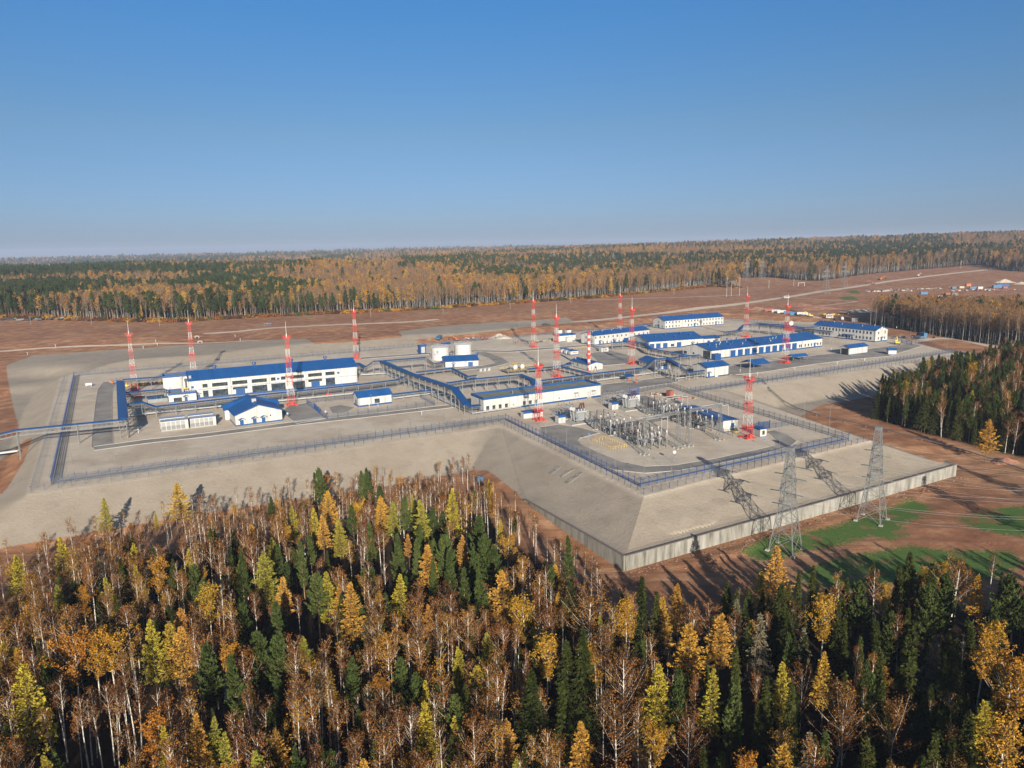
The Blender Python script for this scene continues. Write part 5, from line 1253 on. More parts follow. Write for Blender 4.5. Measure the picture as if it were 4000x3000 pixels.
for i in range(3): R5.door('F', R5.L * 0.60 - 2 + i * 2, 1.2, 2.2)
for k_ in (0.3, 20, 38, R5.L - 0.4): R5.pipe('F', k_, 7.4)
for i in range(8): R5.vent(4 + i * 7.5, 6.0 if i % 2 else 4, 0.22, 1.0, i % 3 == 0, 'flue')
# smaller houses
R6 = B2('white house with a blue roof at the end of the raised pipe trays', Gc(5, 446, 1041), Gc(5, 680, 1011), 9.8, 5.2, 6.8, plinth=0.6)
x, _ = R6.at('F', 5, 468, 1000); R6.door('F', x, 1.2, 2.3, awn=True); R6.pipe('F', 4.8, 4.9); R6.pipe('F', R6.L - 0.3, 4.9); R6.vent(5, 5, 0.3, 0.8)
x, _ = R6.at('F', 5, 550, 990); R6.put('hatch', MB().box(-0.9, 0.9, -0.06, -0.043, 0, 1.6).mesh('hatch', WHITE2), 'F', x, 0)
g0 = Gc(5, 1981, 796); g1 = Gc(5, 2178, 770)
R7 = B2('white drive-through shed with a blue roof and a dark-painted open end', g0, g1, 5.8, 4.3, 5.6, plinth=0.4)
MB().box(-0.12, -0.05, 0.7, 5.1, 0.02, 3.7).build('dark_doorway_panel', BLK, R7.o)  # black panel on the closed gable, standing in for the opening's inner shade
R8 = B2('small white kiosk with a blue gabled roof near the entrance fence', Gc(6, 746, 1066), Gc(6, 833, 1066), 3.0, 2.7, 3.6, plinth=0.3, over=0.25)
R8.win('R', 1.5, 1.6, 0.9, 1.3, 1); R8.vent(1.2, 1.6, 0.2, 0.4)
R9 = B2('white boiler hut with a blue roof beside the striped chimney', G(2231, 1431), G(2301, 1450), 8.5, 3.6, 4.6, plinth=0.3); R9.win('F', 2.2, 2.0, 0.9, 0.9, 1, BLUE); R9.win('F', 7, 2.0, 0.9, 0.9, 1, BLUE); R9.door('R', 4, 1.2, 2.2)
for x, y in ((1.5, 2), (3, 6), (5, 3)): R9.vent(x, y, 0.22, 0.9, False, 'flue')
q = Gc(4, 1372, 905); q2 = Gc(4, 1545, 955)
R10 = B2('low grey-sided house with a blue roof tucked under the raised pipe trays', q, q2, 9, 3.4, 5.0, plinth=0.3, wallm=WHITE)
for i in range(3): R10.win('F', 2.2 + i * 3.3, 1.9, 0.9, 1.0, 1, BLUE)
for i in range(2): R10.door('R', 2.5 + i * 3.6, 2.4, 2.8, ribs=2)
R11 = B2('white stepped block with a small bay and blue base near the back fence', G(2181, 1337.5), G(2249, 1331), 6.5, 4.2, 4.2, flat=True, plinth=0.5)
R11.put('bay', MB().box(-2.2, 2.2, -2.2, -0.05, 0, 3.0).box(-2.3, 2.3, -2.3, -0.04, 3.0, 3.25).mesh('bay', WHITE), 'F', 8.0, 0)
for px_, lab in ((2181, 'tall white cabinet with a blue cap behind the mast'), (2216, 'tall white cabinet with a blue cap behind the stepped block')):
    p = G(px_, 1314); b = Bld(lab, p, 3.4, R11.ang, 3.0, 4.6, 4.8, name='white_cabinet', cat='cabinet', mono=True, fas=0.3, plinth=0.3, roofm=BLUE, over=0.1); b.door('F', 1.2, 0.9, 2.1, mt=LGREY)
b = Bld('small white pump cabin near the workshop pipe trays', Gc(4, 966, 762), 5.2, AX, 3, 2.7, 2.7, flat=False, mono=True, name='cabin', cat='cabin', plinth=0, over=0.08, roofm=WHITE2, fas=0.1); b.door('F', 1.2, 0.9, 2.0, mt=LGREY); b.win('F', 3.6, 1.6, 0.6, 0.6, 0, DGREY)
# substation relay building: modular, on piles
m0 = Gc(8, 1268, 640); m1 = Gc(8, 1726, 801)
RB = B2('grey-sided modular relay building with a blue single-pitch roof inside the substation', m0, m1, 6.2, 4.0, 4.5, mono=True, plinth=0.25, over=0.5)
for i in range(8):
    x = RB.L * (i + 1) / 8.6; RB.put('blue_joint', cached('bj', lambda: MB().box(-0.12, 0.12, -0.05, -0.003, 0.9, 3.9).mesh('blue_joint', BLUE)), 'F', x, 0)
for t in (0.11, 0.28, 0.35, 0.53, 0.61, 0.84): RB.win('F', RB.L * t, 2.4, 0.85, 1.2, 0, DGREY)
RB.door('R', 4.0, 1.3, 2.4, z=0.6); RB.put('steps', MB().box(-0.9, 0.9, -2.4, -0.1, 0.2, 0.5).bar((-0.9, -2.4, 0.5), (-0.9, -0.1, 1.6), 0.07).bar((0.9, -2.4, 0.5), (0.9, -0.1, 1.6), 0.07).mesh('steps', YEL), 'R', 4.0, 0)
RB.put('air_conditioner', MB().box(-0.5, 0.5, -0.45, -0.05, 0, 0.7).mesh('air_conditioner', WHITE2), 'F', RB.L * 0.43, 2.4)
c0 = Gc(8, 2030, 815); c1 = Gc(8, 2126, 851)
b = B2('small white cabin with a dark blue top beside the substation mast', c0, c1, 2.6, 2.6, 2.75, mono=True, name='cabin', cat='cabin', plinth=0.15, over=0.1, roofm=BLUE, fas=0.3); b.win('R', 1.3, 1.5, 1.0, 1.3, 0, DGREY); b.door('F', 1.0, 0.9, 2.0, mt=LGREY)
c0 = Gc(7, 955, 514); c1 = Gc(7, 1166, 487)
b = B2('long low white container at the foot of the substation mast', c0, c1, 2.6, 2.5, 2.62, mono=True, name='container', cat='container', plinth=0, over=0.06, roofm=BLUE)
for i in range(4): b.door('F', 1.3 + i * 2.1, 1.3, 2.0, mt=WHITE2)
c0 = G(2425, 1577); c1 = G(2499, 1567)
b = B2('white container with a blue roof edge behind the farther transformer', c0, c1, 3.0, 2.9, 3.05, mono=True, name='container', cat='container', plinth=0, over=0.1, roofm=BLUE, fas=0.2)
for i in range(3): b.door('F', 1.2 + i * 2.1, 1.4, 2.2, mt=WHITE2)

# open canopies
def canopy(label, p0, L, ang, w, h, hr, bins=False):
    o = thing('canopy', label, 'canopy', p0, ang); m = MB()
    k = (hr - h) / (w / 2)
    for sgn in (0, 1):
        y0, y1 = (-0.4, w / 2) if not sgn else (w + 0.4, w / 2); z0 = h - 0.4 * k
        vs = [(-0.4, y0, z0), (L + 0.4, y0, z0), (L + 0.4, y1, hr), (-0.4, y1, hr)]; vv = vs + [(x, y, z + 0.12) for x, y, z in vs]
        f = [(3, 2, 1, 0), (4, 5, 6, 7), (0, 1, 5, 4), (1, 2, 6, 5), (2, 3, 7, 6), (3, 0, 4, 7)]
        m.add(vv, f if not sgn else [tuple(reversed(a)) for a in f])
    m.build('roof', ROOF, o); n_ = max(2, int(L / 4) + 1)
    pm = cached(('cp', round(h, 1)), lambda: MB().box(-0.09, 0.09, -0.09, 0.09, 0, h).mesh('post', GREY))
    for i in range(n_):
        for y in (0.1, w - 0.1): ob('post', pm, o, (0.1 + (L - 0.2) * i / (n_ - 1), y, 0))
    m = MB()
    for i in range(n_):
        x = 0.1 + (L - 0.2) * i / (n_ - 1); m.bar((x, 0.1, h - 0.1), (x, w / 2, hr - 0.12), 0.09); m.bar((x, w - 0.1, h - 0.1), (x, w / 2, hr - 0.12), 0.09); m.bar((x, 0.1, h - 0.15), (x, w - 0.1, h - 0.15), 0.09)
    for y in (0.1, w - 0.1): m.bar((0.1, y, h - 0.1), (L - 0.1, y, h - 0.1), 0.1); m.bar((0.1, y, 0.9), (L - 0.1, y, 0.9), 0.06)
    m.build('frame', GREY, o)
    return o
p = Gc(5, 950, 960); q = Gc(5, 1122, 941); canopy('open blue-roofed shelter on thin posts in the yard before the garages', p, (q - p).length, math.atan2((q - p).y, (q - p).x), 10, 3.0, 4.9)
p = Gc(5, 1375, 862); q = Gc(5, 1532, 848); cn = canopy('smaller open blue-roofed shelter over waste bins beside the dish mast', p, (q - p).length, math.atan2((q - p).y, (q - p).x), 4.5, 2.5, 3.6)
for i, dx in enumerate((0.8, 6.5)):
    u = (q - p).normalized(); v = Vector((-u.y, u.x, 0)); w_ = p + u * dx + v * 1.2
    ob('waste_bin', MB().box(0, 2.2, 0, 1.4, 0.0, 1.3).box(-0.05, 2.25, -0.05, 1.45, 1.3, 1.42).mesh('waste_bin', DARKG), None, w_, AX, 'dark waste bin under the smaller blue shelter, %s' % ('close to the mast' if i == 0 else 'at its far end from the mast'), 'bin')

# storage tanks
def tank(label, p, r, h, logo):
    o = thing('storage_tank', label, 'tank', p); MB().lathe([(0, h + 0.9), (r * 0.5, h + 0.68), (r, h + 0.02), (r, 0.3), (r + 0.25, 0.28), (r + 0.25, 0.0)], 48).build('shell', WHITE2, o)
    m = MB()
    for z in (h * 0.36, h * 0.68): m.lathe([(r + 0.004, z), (r + 0.04, z), (r + 0.04, z + 0.07), (r + 0.004, z + 0.07)], 48)
    m.build('weld_ring', LGREY, o)
    m = MB(); N = 26
    for k in range(N):
        t = 2 * math.pi * k / N; t2 = 2 * math.pi * (k + 1) / N; P0 = Vector((math.cos(t) * (r - 0.1), math.sin(t) * (r - 0.1), h)); P1 = Vector((math.cos(t2) * (r - 0.1), math.sin(t2) * (r - 0.1), h))
        m.bar(P0, P0 + Vector((0, 0, 1.15)), 0.06)
        for z in (0.6, 1.15): m.bar(P0 + Vector((0, 0, z)), P1 + Vector((0, 0, z)), 0.05)
    m.build('railing', WHITE2, o)
    m = MB(); K_ = 26; a0 = math.radians(200)
    for k in range(K_):
        t = a0 - k / K_ * math.radians(95); z = h * (k + 1) / K_
        ca, sa = math.cos(t), math.sin(t); m.bar((ca * (r + 0.1), sa * (r + 0.1), z), (ca * (r + 0.95), sa * (r + 0.95), z), 0.28, 0.05)
        if k % 2 == 0: m.bar((ca * (r + 0.95), sa * (r + 0.95), z), (ca * (r + 0.95), sa * (r + 0.95), z + 1.1), 0.05)
        if k: m.bar((pc[0] * (r + 0.95), pc[1] * (r + 0.95), pz_ + 1.1), (ca * (r + 0.95), sa * (r + 0.95), z + 1.1), 0.05)
        pc = (ca, sa); pz_ = z
    m.build('spiral_stair', WHITE2, o)
    if logo:
        cu = bpy.data.curves.new('lettering', 'FONT'); cu.body = 'ТРАНСНЕФТЬ'; cu.size = 1.0; cu.extrude = 0.0; cu.align_x = 'CENTER'
        tmp = bpy.data.objects.new('t', cu); C.objects.link(tmp); me = bpy.data.meshes.new_from_object(tmp.evaluated_get(bpy.context.evaluated_depsgraph_get())); bpy.data.objects.remove(tmp)
        xs = [v.co.x for v in me.vertices] or [0, 1]; sc_ = 5.4 / (max(xs) - min(xs) + 1e-6); fa = math.radians(-100)
        for v in me.vertices:
            x, y = v.co.x * sc_, v.co.y * sc_; t = fa + x / r; v.co = ((r + 0.03) * math.cos(t), (r + 0.03) * math.sin(t), h * 0.47 + y)
        me.materials.clear(); me.materials.append(mat('lettering_blue', (0.02, 0.06, 0.22), 0.5)); ob('lettering', me, o)
        m = MB()
        for rr0, rr1, a0_, a1_ in ((0.62, 0.80, 30, 330), (0.0, 0.38, 0, 360)):
            for k in range(28):
                t0 = math.radians(a0_ + (a1_ - a0_) * k / 28); t1 = math.radians(a0_ + (a1_ - a0_) * (k + 1) / 28); q = []
                for rr, tt in ((rr0, t0), (rr1, t0), (rr1, t1), (rr0, t1)):
                    x = rr * math.cos(tt); z = rr * math.sin(tt); th = fa + x / r; q.append(((r + 0.03) * math.cos(th), (r + 0.03) * math.sin(th), h * 0.70 + z))
                m.add(q, [(0, 1, 2, 3)])
        m.build('emblem', mat('emblem_blue', (0.02, 0.06, 0.20), 0.5), o)
    return o
tank('white storage tank with blue lettering and an outside stair', G(1720, 1403), 5.2, 7.2, True)
tank('plain white storage tank behind the pump house roof', G(1809, 1390), 5.2, 7.2, False)
# ------------------------------------------------------------------ lightning masts, chimney, pylons
def lattice(mb, w0, w1, z0, z1, n=1, leg=0.2, br=0.1, cx=0, cy=0, horiz=True):
    def cnr(k, z): w = (w0 + (w1 - w0) * (z - z0) / (z1 - z0)) / 2; return Vector((cx + w * (1, 1, -1, -1)[k % 4], cy + w * (1, -1, -1, 1)[k % 4], z))
    for k in range(4):
        mb.bar(cnr(k, z0), cnr(k, z1), leg)
        for i in range(n):
            a = z0 + (z1 - z0) * i / n; b = z0 + (z1 - z0) * (i + 1) / n
            mb.bar(cnr(k, a), cnr(k + 1, b), br); mb.bar(cnr(k + 1, a), cnr(k, b), br)
            if horiz: mb.bar(cnr(k, b), cnr(k + 1, b), br)
def make_mast(nsec, H, label, p, rot):
    o = thing('lightning_mast', label, 'mast', p, rot, None)
    hb = H - 7.5; w0 = 3.1 if nsec > 5 else 2.7; w1 = 1.05
    for i in range(nsec):
        z0 = 0.3 + (hb - 0.3) * i / nsec; z1 = 0.3 + (hb - 0.3) * (i + 1) / nsec; red = (nsec - 1 - i) % 2 == 0
        f0 = (z0 / hb); f1 = z1 / hb; wa = w0 + (w1 - w0) * f0 ** 0.8; wb = w0 + (w1 - w0) * f1 ** 0.8
        def mk():
            m = MB(); lattice(m, wa, wb, 0, z1 - z0, 2, 0.105, 0.045)
            for s in (-1, 1): m.bar((s * 0.3, -wa / 2 - 0.1, 0), (s * 0.3, -wb / 2 - 0.1, z1 - z0), 0.05)
            return m.mesh('mast_section', RED if red else WHITE2)
        ob('mast_section', cached(('ms', nsec, i), mk), o, (0, 0, z0))
    def plat(w, big):
        m = MB(); m.box(-w, w, -w, w, 0, 0.12)
        for k in range(4):
            a = [(-w, -w), (w, -w), (w, w), (-w, w)]; p0, p1 = a[k], a[(k + 1) % 4]
            for z in (0.6, 1.15): m.bar((*p0, z), (*p1, z), 0.07)
            for t in (0, .25, .5, .75): m.bar((p0[0] + (p1[0] - p0[0]) * t, p0[1] + (p1[1] - p0[1]) * t, 0), (p0[0] + (p1[0] - p0[0]) * t, p0[1] + (p1[1] - p0[1]) * t, 1.15), 0.06)
        if big: m.box(-w * .7, w * .7, -w - 0.03, -w - 0.003, 0.1, 0.8)
        return m.mesh('platform', RED)
    ob('platform', cached('plb', lambda: plat(1.25, True)), o, (0, 0, hb + 0.02))
    ob('platform', cached('pls', lambda: plat(1.1, False)), o, (0, 0, hb * (1 - 2.0 / nsec)))
    ob('platform', cached('pls2', lambda: plat(1.45, False)), o, (0, 0, hb * (1 - 4.0 / nsec) if nsec > 5 else hb * 0.18))
    def spire():
        m = MB(); m.tube((0, 0, 0), (0, 0, 2.2), 0.32, 0.22, 8); m.tube((0, 0, 2.2), (0, 0, 7.4), 0.11, 0.05, 8); return m.mesh('spire', WHITE2)
    ob('spire', cached('spire', spire), o, (0, 0, hb + 0.15))
    def lamps():
        m = MB()
        for k in range(8):
            t = k * math.pi / 4; m.bar((math.cos(t) * 1.3, math.sin(t) * 1.3, 1.1), (math.cos(t) * 1.65, math.sin(t) * 1.65, 1.3), 0.08); m.box(math.cos(t) * 1.65 - 0.13, math.cos(t) * 1.65 + 0.13, math.sin(t) * 1.65 - 0.13, math.sin(t) * 1.65 + 0.13, 1.2, 1.5)
        return m.mesh('floodlights', RED)
    ob('floodlights', cached('fl', lamps), o, (0, 0, hb))
    def base():
        m = MB(); w = w0 / 2 + 0.2
        for sx in (-1, 1):
            for sy in (-1, 1): m.box(sx * w - 0.5, sx * w + 0.5, sy * w - 0.5, sy * w + 0.5, 0, 0.4)
        for k in range(4): a = [(-w, -w), (w, -w), (w, w), (-w, w)]; m.bar((*a[k], 0.5), (*a[(k + 1) % 4], 0.5), 0.2)
        m.box(-0.6, 0.5, -w - 0.3, -w + 0.4, 0.2, 1.6); return m.mesh('mast_base', RED)
    ob('mast_base', cached(('mb', nsec), base), o)
    return o
for px, py, ty, ns, lab in ((528, 1524, 1251, 7, 'red and white lattice mast behind the pipe bridge at the west end'), (758, 1472, 1211, 7, 'red and white lattice mast rising behind the hall annex'),
    (1139, 1582, 1255, 7, 'red and white lattice mast standing between the pump hall and the zebra crossing'), (1392, 1400, 1172, 7, 'red and white lattice mast behind the far end of the pump hall'),
    (2085, 1357, 1136, 7, 'red and white lattice mast on the gravel near the back fence, alone'), (2175, 1472, 1187, 7, 'red and white lattice mast between the flat-roofed building and the boiler hut'),
    (2105, 1641, 1360, 5, 'shorter red and white mast in front of the flat-roofed switchgear building'), (2421, 1317, 1118, 7, 'red and white lattice mast behind the two-storey block by the chimney'),
    (2466, 1422, 1161, 7, 'red and white lattice mast before the white workshop gable'), (2913, 1317, 1118, 7, 'red and white lattice mast behind the long garage roof'),
    (3066, 1418, 1147, 7, 'red and white lattice mast carrying a white dish in the garage yard'), (2918, 1710, 1400, 5, 'shorter red and white mast at the corner of the relay building')):
    p = G(px, py); Hm = col_h(p, px, ty)
    o = make_mast(ns, Hm, lab, p, AX)
    if 'dish' in lab:
        def dish():
            m = MB().lathe([(0.0, 0.0), (0.6, 0.08), (1.1, 0.35), (1.25, 0.55), (1.2, 0.55), (0.6, 0.14), (0, 0.06)], 24); return m.mesh('dish_antenna', WHITE2)
        dd = ob('dish_antenna', dish(), o, (1.6, -1.2, Hm * 0.58)); dd.rotation_euler = (math.radians(90), 0, math.radians(-20))
        m = MB().box(0.9, 4.6, -1.6, 1.6, Hm * 0.47, Hm * 0.47 + 0.12)
        for z in (0.6, 1.2, 1.8): m.bar((0.9, -1.6, Hm * 0.47 + z), (4.6, -1.6, Hm * 0.47 + z), 0.08); m.bar((4.6, -1.6, Hm * 0.47 + z), (4.6, 1.6, Hm * 0.47 + z), 0.08); m.bar((4.6, 1.6, Hm * 0.47 + z), (0.9, 1.6, Hm * 0.47 + z), 0.08)
        for x in (0.9, 2.1, 3.3, 4.6): m.bar((x, -1.6, Hm * 0.47), (x, -1.6, Hm * 0.47 + 2.4), 0.08); m.bar((x, 1.6, Hm * 0.47), (x, 1.6, Hm * 0.47 + 2.4), 0.08)
        m.bar((4.4, 0, Hm * 0.47), (0.9, 0, Hm * 0.38), 0.14); m.build('antenna_platform', RED, o)
# striped chimney
p = Gc(4, 829, 964); o = thing('chimney', 'red and white striped steel chimney beside the boiler hut', 'chimney', p)
Hc = col_h(p, *c(4, 829, 545)); n_ = 13
for i in range(n_):
    z0, z1 = Hc * (i if i else 0) / n_, Hc * (i + 1) / n_
    ob('chimney_band', cached(('cb', i % 2), lambda: MB().tube((0, 0, 0.0), (0, 0, Hc / n_ - 0.005), 0.72, n=20).mesh('chimney_band', RED if i % 2 == 0 else WHITE2)), o, (0, 0, z0))
MB().lathe([(0.73, 0), (1.3, 0), (1.3, 1.1), (1.25, 1.1), (1.25, 0.1), (0.73, 0.1)], 20).build('platform', RED, o, loc=(0, 0, Hc * 0.38))
MB().bar((0.85, 0, 0.3), (0.85, 0, Hc), 0.1).bar((0.85, 0.4, 0.3), (0.85, 0.4, Hc), 0.1).build('ladder', WHITE2, o)
m = MB().tube((1.5, -1.2, 0), (1.5, -1.2, 2.2), 0.25).tube((1.5, -1.2, 2.2), (0.6, 0, 2.6), 0.25).tube((3.2, -1.0, 0), (3.2, -1.0, 1.6), 0.3); m.build('flue_duct', mat('cream_lagging', (0.55, 0.45, 0.26), 0.6), o)

# electricity pylons
def pylon_mesh(H, wb, arms):
    m = MB(); zs = [0, 0.16, 0.30, 0.42, 0.52, 0.61, 0.69, 0.765, 0.835, 0.90, 0.955, 1.0]
    wd = lambda f: wb * (1 - f) ** 1.0 * 0.72 + 1.35 + wb * 0.28 * max(0, 1 - f / 0.42)
    for i in range(len(zs) - 1):
        lattice(m, wd(zs[i]) if zs[i] < 1 else 1.2, wd(zs[i + 1]), H * zs[i], H * zs[i + 1], 1, 0.19 - 0.06 * zs[i], 0.085)
    body = m.mesh('pylon_body', GREY); am = []
    for z, L in arms:
        m = MB(); w = wd(z) / 2
        for s in (-1, 1):
            tip = Vector((s * L, 0, H * z)); 
            for y in (-w, w):
                m.bar((s * w, y, H * z), tip, 0.12); m.bar((s * w, y, H * z + 1.6), tip, 0.12)
                for t in (0.25, 0.5, 0.75):
                    a = Vector((s * w, y, H * z)).lerp(tip, t); b = Vector((s * w, y, H * z + 1.6)).lerp(tip, t); m.bar(a, b, 0.07)
                    b2 = Vector((s * w, y, H * z + 1.6)).lerp(tip, max(0, t - 0.25)); m.bar(a, b2, 0.07)
            for t in (0.2, 0.45, 0.7): m.bar(Vector((s * w, -w, H * z)).lerp(tip, t), Vector((s * w, w, H * z)).lerp(tip, t), 0.07)
            for y in (-w, w): m.bar((-w, y, H * z), (w, y, H * z), 0.12) if s > 0 else None
        am.append(m.mesh('cross_arm', GREY))
    return body, am
def pylon(label, p, H, ang, wb=4.6, arms=((0.52, 4.2), (0.665, 5.6), (0.81, 3.6)), ins=True, group=None, key=None):
    o = thing('pylon', label, 'pylon', p, ang, group); key = key or ('py', round(H), len(arms))
    body, am = cached(key, lambda: pylon_mesh(H, wb, arms)); ob('body', body, o)
    for a in am: ob('cross_arm', a, o)
    if ins:
        im = cached('insul', lambda: (lambda m: [m.tube((k * 0.16, 0, -0.05 * k * 0.16), (k * 0.16 + 0.07, 0, -0.05 * k * 0.16), 0.16, 0.13, 8) for k in range(14)] and m)(MB()).mesh('insulator_string', mat('glass_insulator', (0.10, 0.15, 0.14), 0.3)))
        for z, L in arms:
            for s in (-1, 1):
                for d in (-1, 1): ob('insulator_string', im, o, (s * L, 0, H * z), d * math.pi / 2)
        ob('peak', MB().box(-0.7, 0.7, -0.7, 0.7, 0, 0.9).mesh('peak', GREY), o, (0, 0, H))
        m = MB()
        for sx in (-1, 1):
            for sy in (-1, 1): w = wb / 2 * 1.32 + .1; m.box(sx * w - 0.45, sx * w + 0.45, sy * w - 0.45, sy * w + 0.45, -0.3, 0.35)
        m.build('footing', CONC, o)
    return o
def gp(px, py, it=4):
    z = -9.2
    p = GT(px, py); return p
GREYP = GREY
pyA = gp(3067, 2148); pyB = gp(3405, 2032)
HA = col_h(pyA, 3067 - 8, 1762) ; HB = col_h(pyB, 3424, 1680)
LD = math.radians(-28)      # line direction in plan
AR = math.radians(48)
pylon('grey lattice pylon by the green field before the retaining wall, closer to the wood', pyA, HA, AR); pylon('grey lattice pylon before the retaining wall, farther from the wood', pyB, HB, AR)
p3 = Vector((137, 149, 0)); p3.z = T1(p3.x, p3.y); p4 = Vector((153, 158, 0)); p4.z = T1(p4.x, p4.y)
# their neighbours outside the frame throw the long shadows seen on the field
pylon('grey lattice pylon outside the view whose shadow crosses the field', p3, 24, LD + math.pi / 2); pylon('grey lattice pylon outside the view whose shadow reaches the earth track', p4 + Vector((6, 3, 0)), 24, LD + math.pi / 2)
def wire(mb, a, b, sag, w=0.02, n=14):
    a = Vector(a); b = Vector(b); pr = a
    for i in range(1, n + 1):
        t = i / n; q = a.lerp(b, t); q.z -= sag * 4 * t * (1 - t); mb.bar(pr, q, w); pr = q
WIRE = mat('aluminium_wire', (0.42, 0.43, 0.44), 0.4, 0.3)
# gantries of the substation
def gantry_mast(label, p, H, top):
    o = thing('gantry_mast', label, 'gantry', p, AX); m = MB(); lattice(m, 1.9, 0.8, 0.2, H * 0.62, 4, 0.11, 0.05, horiz=False); lattice(m, 0.8, 0.7, H * 0.62, H, 3, 0.09, 0.045, horiz=False); m.build('lattice_leg', GREY, o)
    MB().tube((0, 0, H), (0, 0, top), 0.08, 0.04).build('lightning_rod', GREY, o)
    m = MB()
    for sx in (-1, 1):
        for sy in (-1, 1): m.box(sx * 0.95 - 0.25, sx * 0.95 + 0.25, sy * 0.95 - 0.25, sy * 0.95 + 0.25, 0, 0.3)
    m.build('footing', CONC, o); return o
gm = [(2517, 1776), (2648, 1751), (2690, 1742), (2810, 1718)]; gpnt = [G(*a) for a in gm]; GH = 11.5
for i, p in enumerate(gpnt):
    gantry_mast(['grey gantry mast at the corner close to the yellow railing', 'grey gantry mast at the far end of the same portal', 'tall grey gantry mast with a rod, starting the second portal', 'grey gantry mast in front of the relay building'][i], p, GH + 0.6, [15, 15, 19, 16][i])
for i, j in ((0, 1), (2, 3)):
    a, b = gpnt[i], gpnt[j]; d = b - a; o = thing('gantry_beam', ['lattice beam over the switch bays beside the yellow railing', 'lattice beam over the switch bays before the relay building'][i // 2], 'gantry', (a.x, a.y, GH), math.atan2(d.y, d.x)); m = MB(); L = d.length; n_ = 12
    for y in (-0.4, 0.4):
        for z in (0, 0.8): m.bar((0, y, z), (L, y, z), 0.11)
        for k in range(n_): m.bar((L * k / n_, y, 0), (L * (k + 1) / n_, y, 0.8), 0.06); m.bar((L * (k + 1) / n_, y, 0), (L * (k + 1) / n_, y, 0.8), 0.06)
    for k in range(n_ + 1): m.bar((L * k / n_, -0.4, 0), (L * k / n_, 0.4, 0), 0.06); m.bar((L * k / n_, -0.4, 0.8), (L * k / n_, 0.4, 0.8), 0.06)
    m.build('truss', GREY, o)
# conductors
w3 = MB()
arms = ((0.52, 4.2), (0.665, 5.6), (0.81, 3.6)); side = Vector((math.cos(AR), math.sin(AR), 0)); ld = Vector((math.cos(LD), math.sin(LD), 0))
for (pa, Ha, pb, Hb, lab, gi) in ((pyA, HA, p3, 24, 'set of sagging conductors running east from the pylon closer to the wood', 0), (pyB, HB, p4 + Vector((6, 3, 0)), 24, 'set of sagging conductors running east from the pylon farther from the wood', 2)):
    m = MB()
    for z, L in arms:
        for s in (-1, 1):
            a = Vector(pa) + Vector((0, 0, Ha * z - 0.1)) + side * s * L + ld * 2.3; b = Vector(pb) + Vector((0, 0, Hb * z - 0.1)) + side * s * L - ld * 2.3
            wire(m, a, b, 2.2)
    o = m.build('power_line', WIRE); o['label'] = lab; o['category'] = 'power line'
    m = MB(); g0, g1 = gpnt[gi], gpnt[gi + 1]
    for k in range(3):
        z, L = arms[k]; a = Vector(pa) + Vector((0, 0, Ha * z - 0.1)) - side * L - ld * 2.3; b = Vector((*g0.lerp(g1, 0.25 + 0.25 * k).xy, GH)); wire(m, a, b, 1.4)
    o = m.build('power_line', WIRE); o['label'] = ['three conductors dropping to the gantry beam by the yellow railing', 'three conductors dropping to the gantry beam by the relay building'][gi // 2]; o['category'] = 'power line'
# far pylons
FARP = [(2165, 1042, 962), (2305, 1046, 985), (2395, 1048, 996), (2915, 1098, 1004), (2976, 1094, 978), (3225, 1150, 1018), (3296, 1126, 1027), (1998, 985, 962), (1887, 1000, 970)]
for i, (px, py, ty) in enumerate(FARP):
    p = GT(px, py)
    if i == 7 or i == 8: p = Vector((ray(px, 975).x * 1900, 1850, 0)); p.z = T1(p.x, p.y); Hh = 32
    else: Hh = min(col_h(p, px, ty), 42)
    pylon('distant grey power pylon standing over the autumn forest' if i in (0, 1, 2, 7, 8) else 'distant grey power pylon on the bare earth corridor', p, 32, math.radians(20), 5.0, ((0.62, 6.5), (0.78, 4.5)), False, 'distant pylons over the forest' if i in (0, 1, 2, 7, 8) else 'distant pylons on the earth corridor', 'farpy')
    o_ = [x for x in C.objects if x.name.startswith('pylon')][-1] if 0 else None
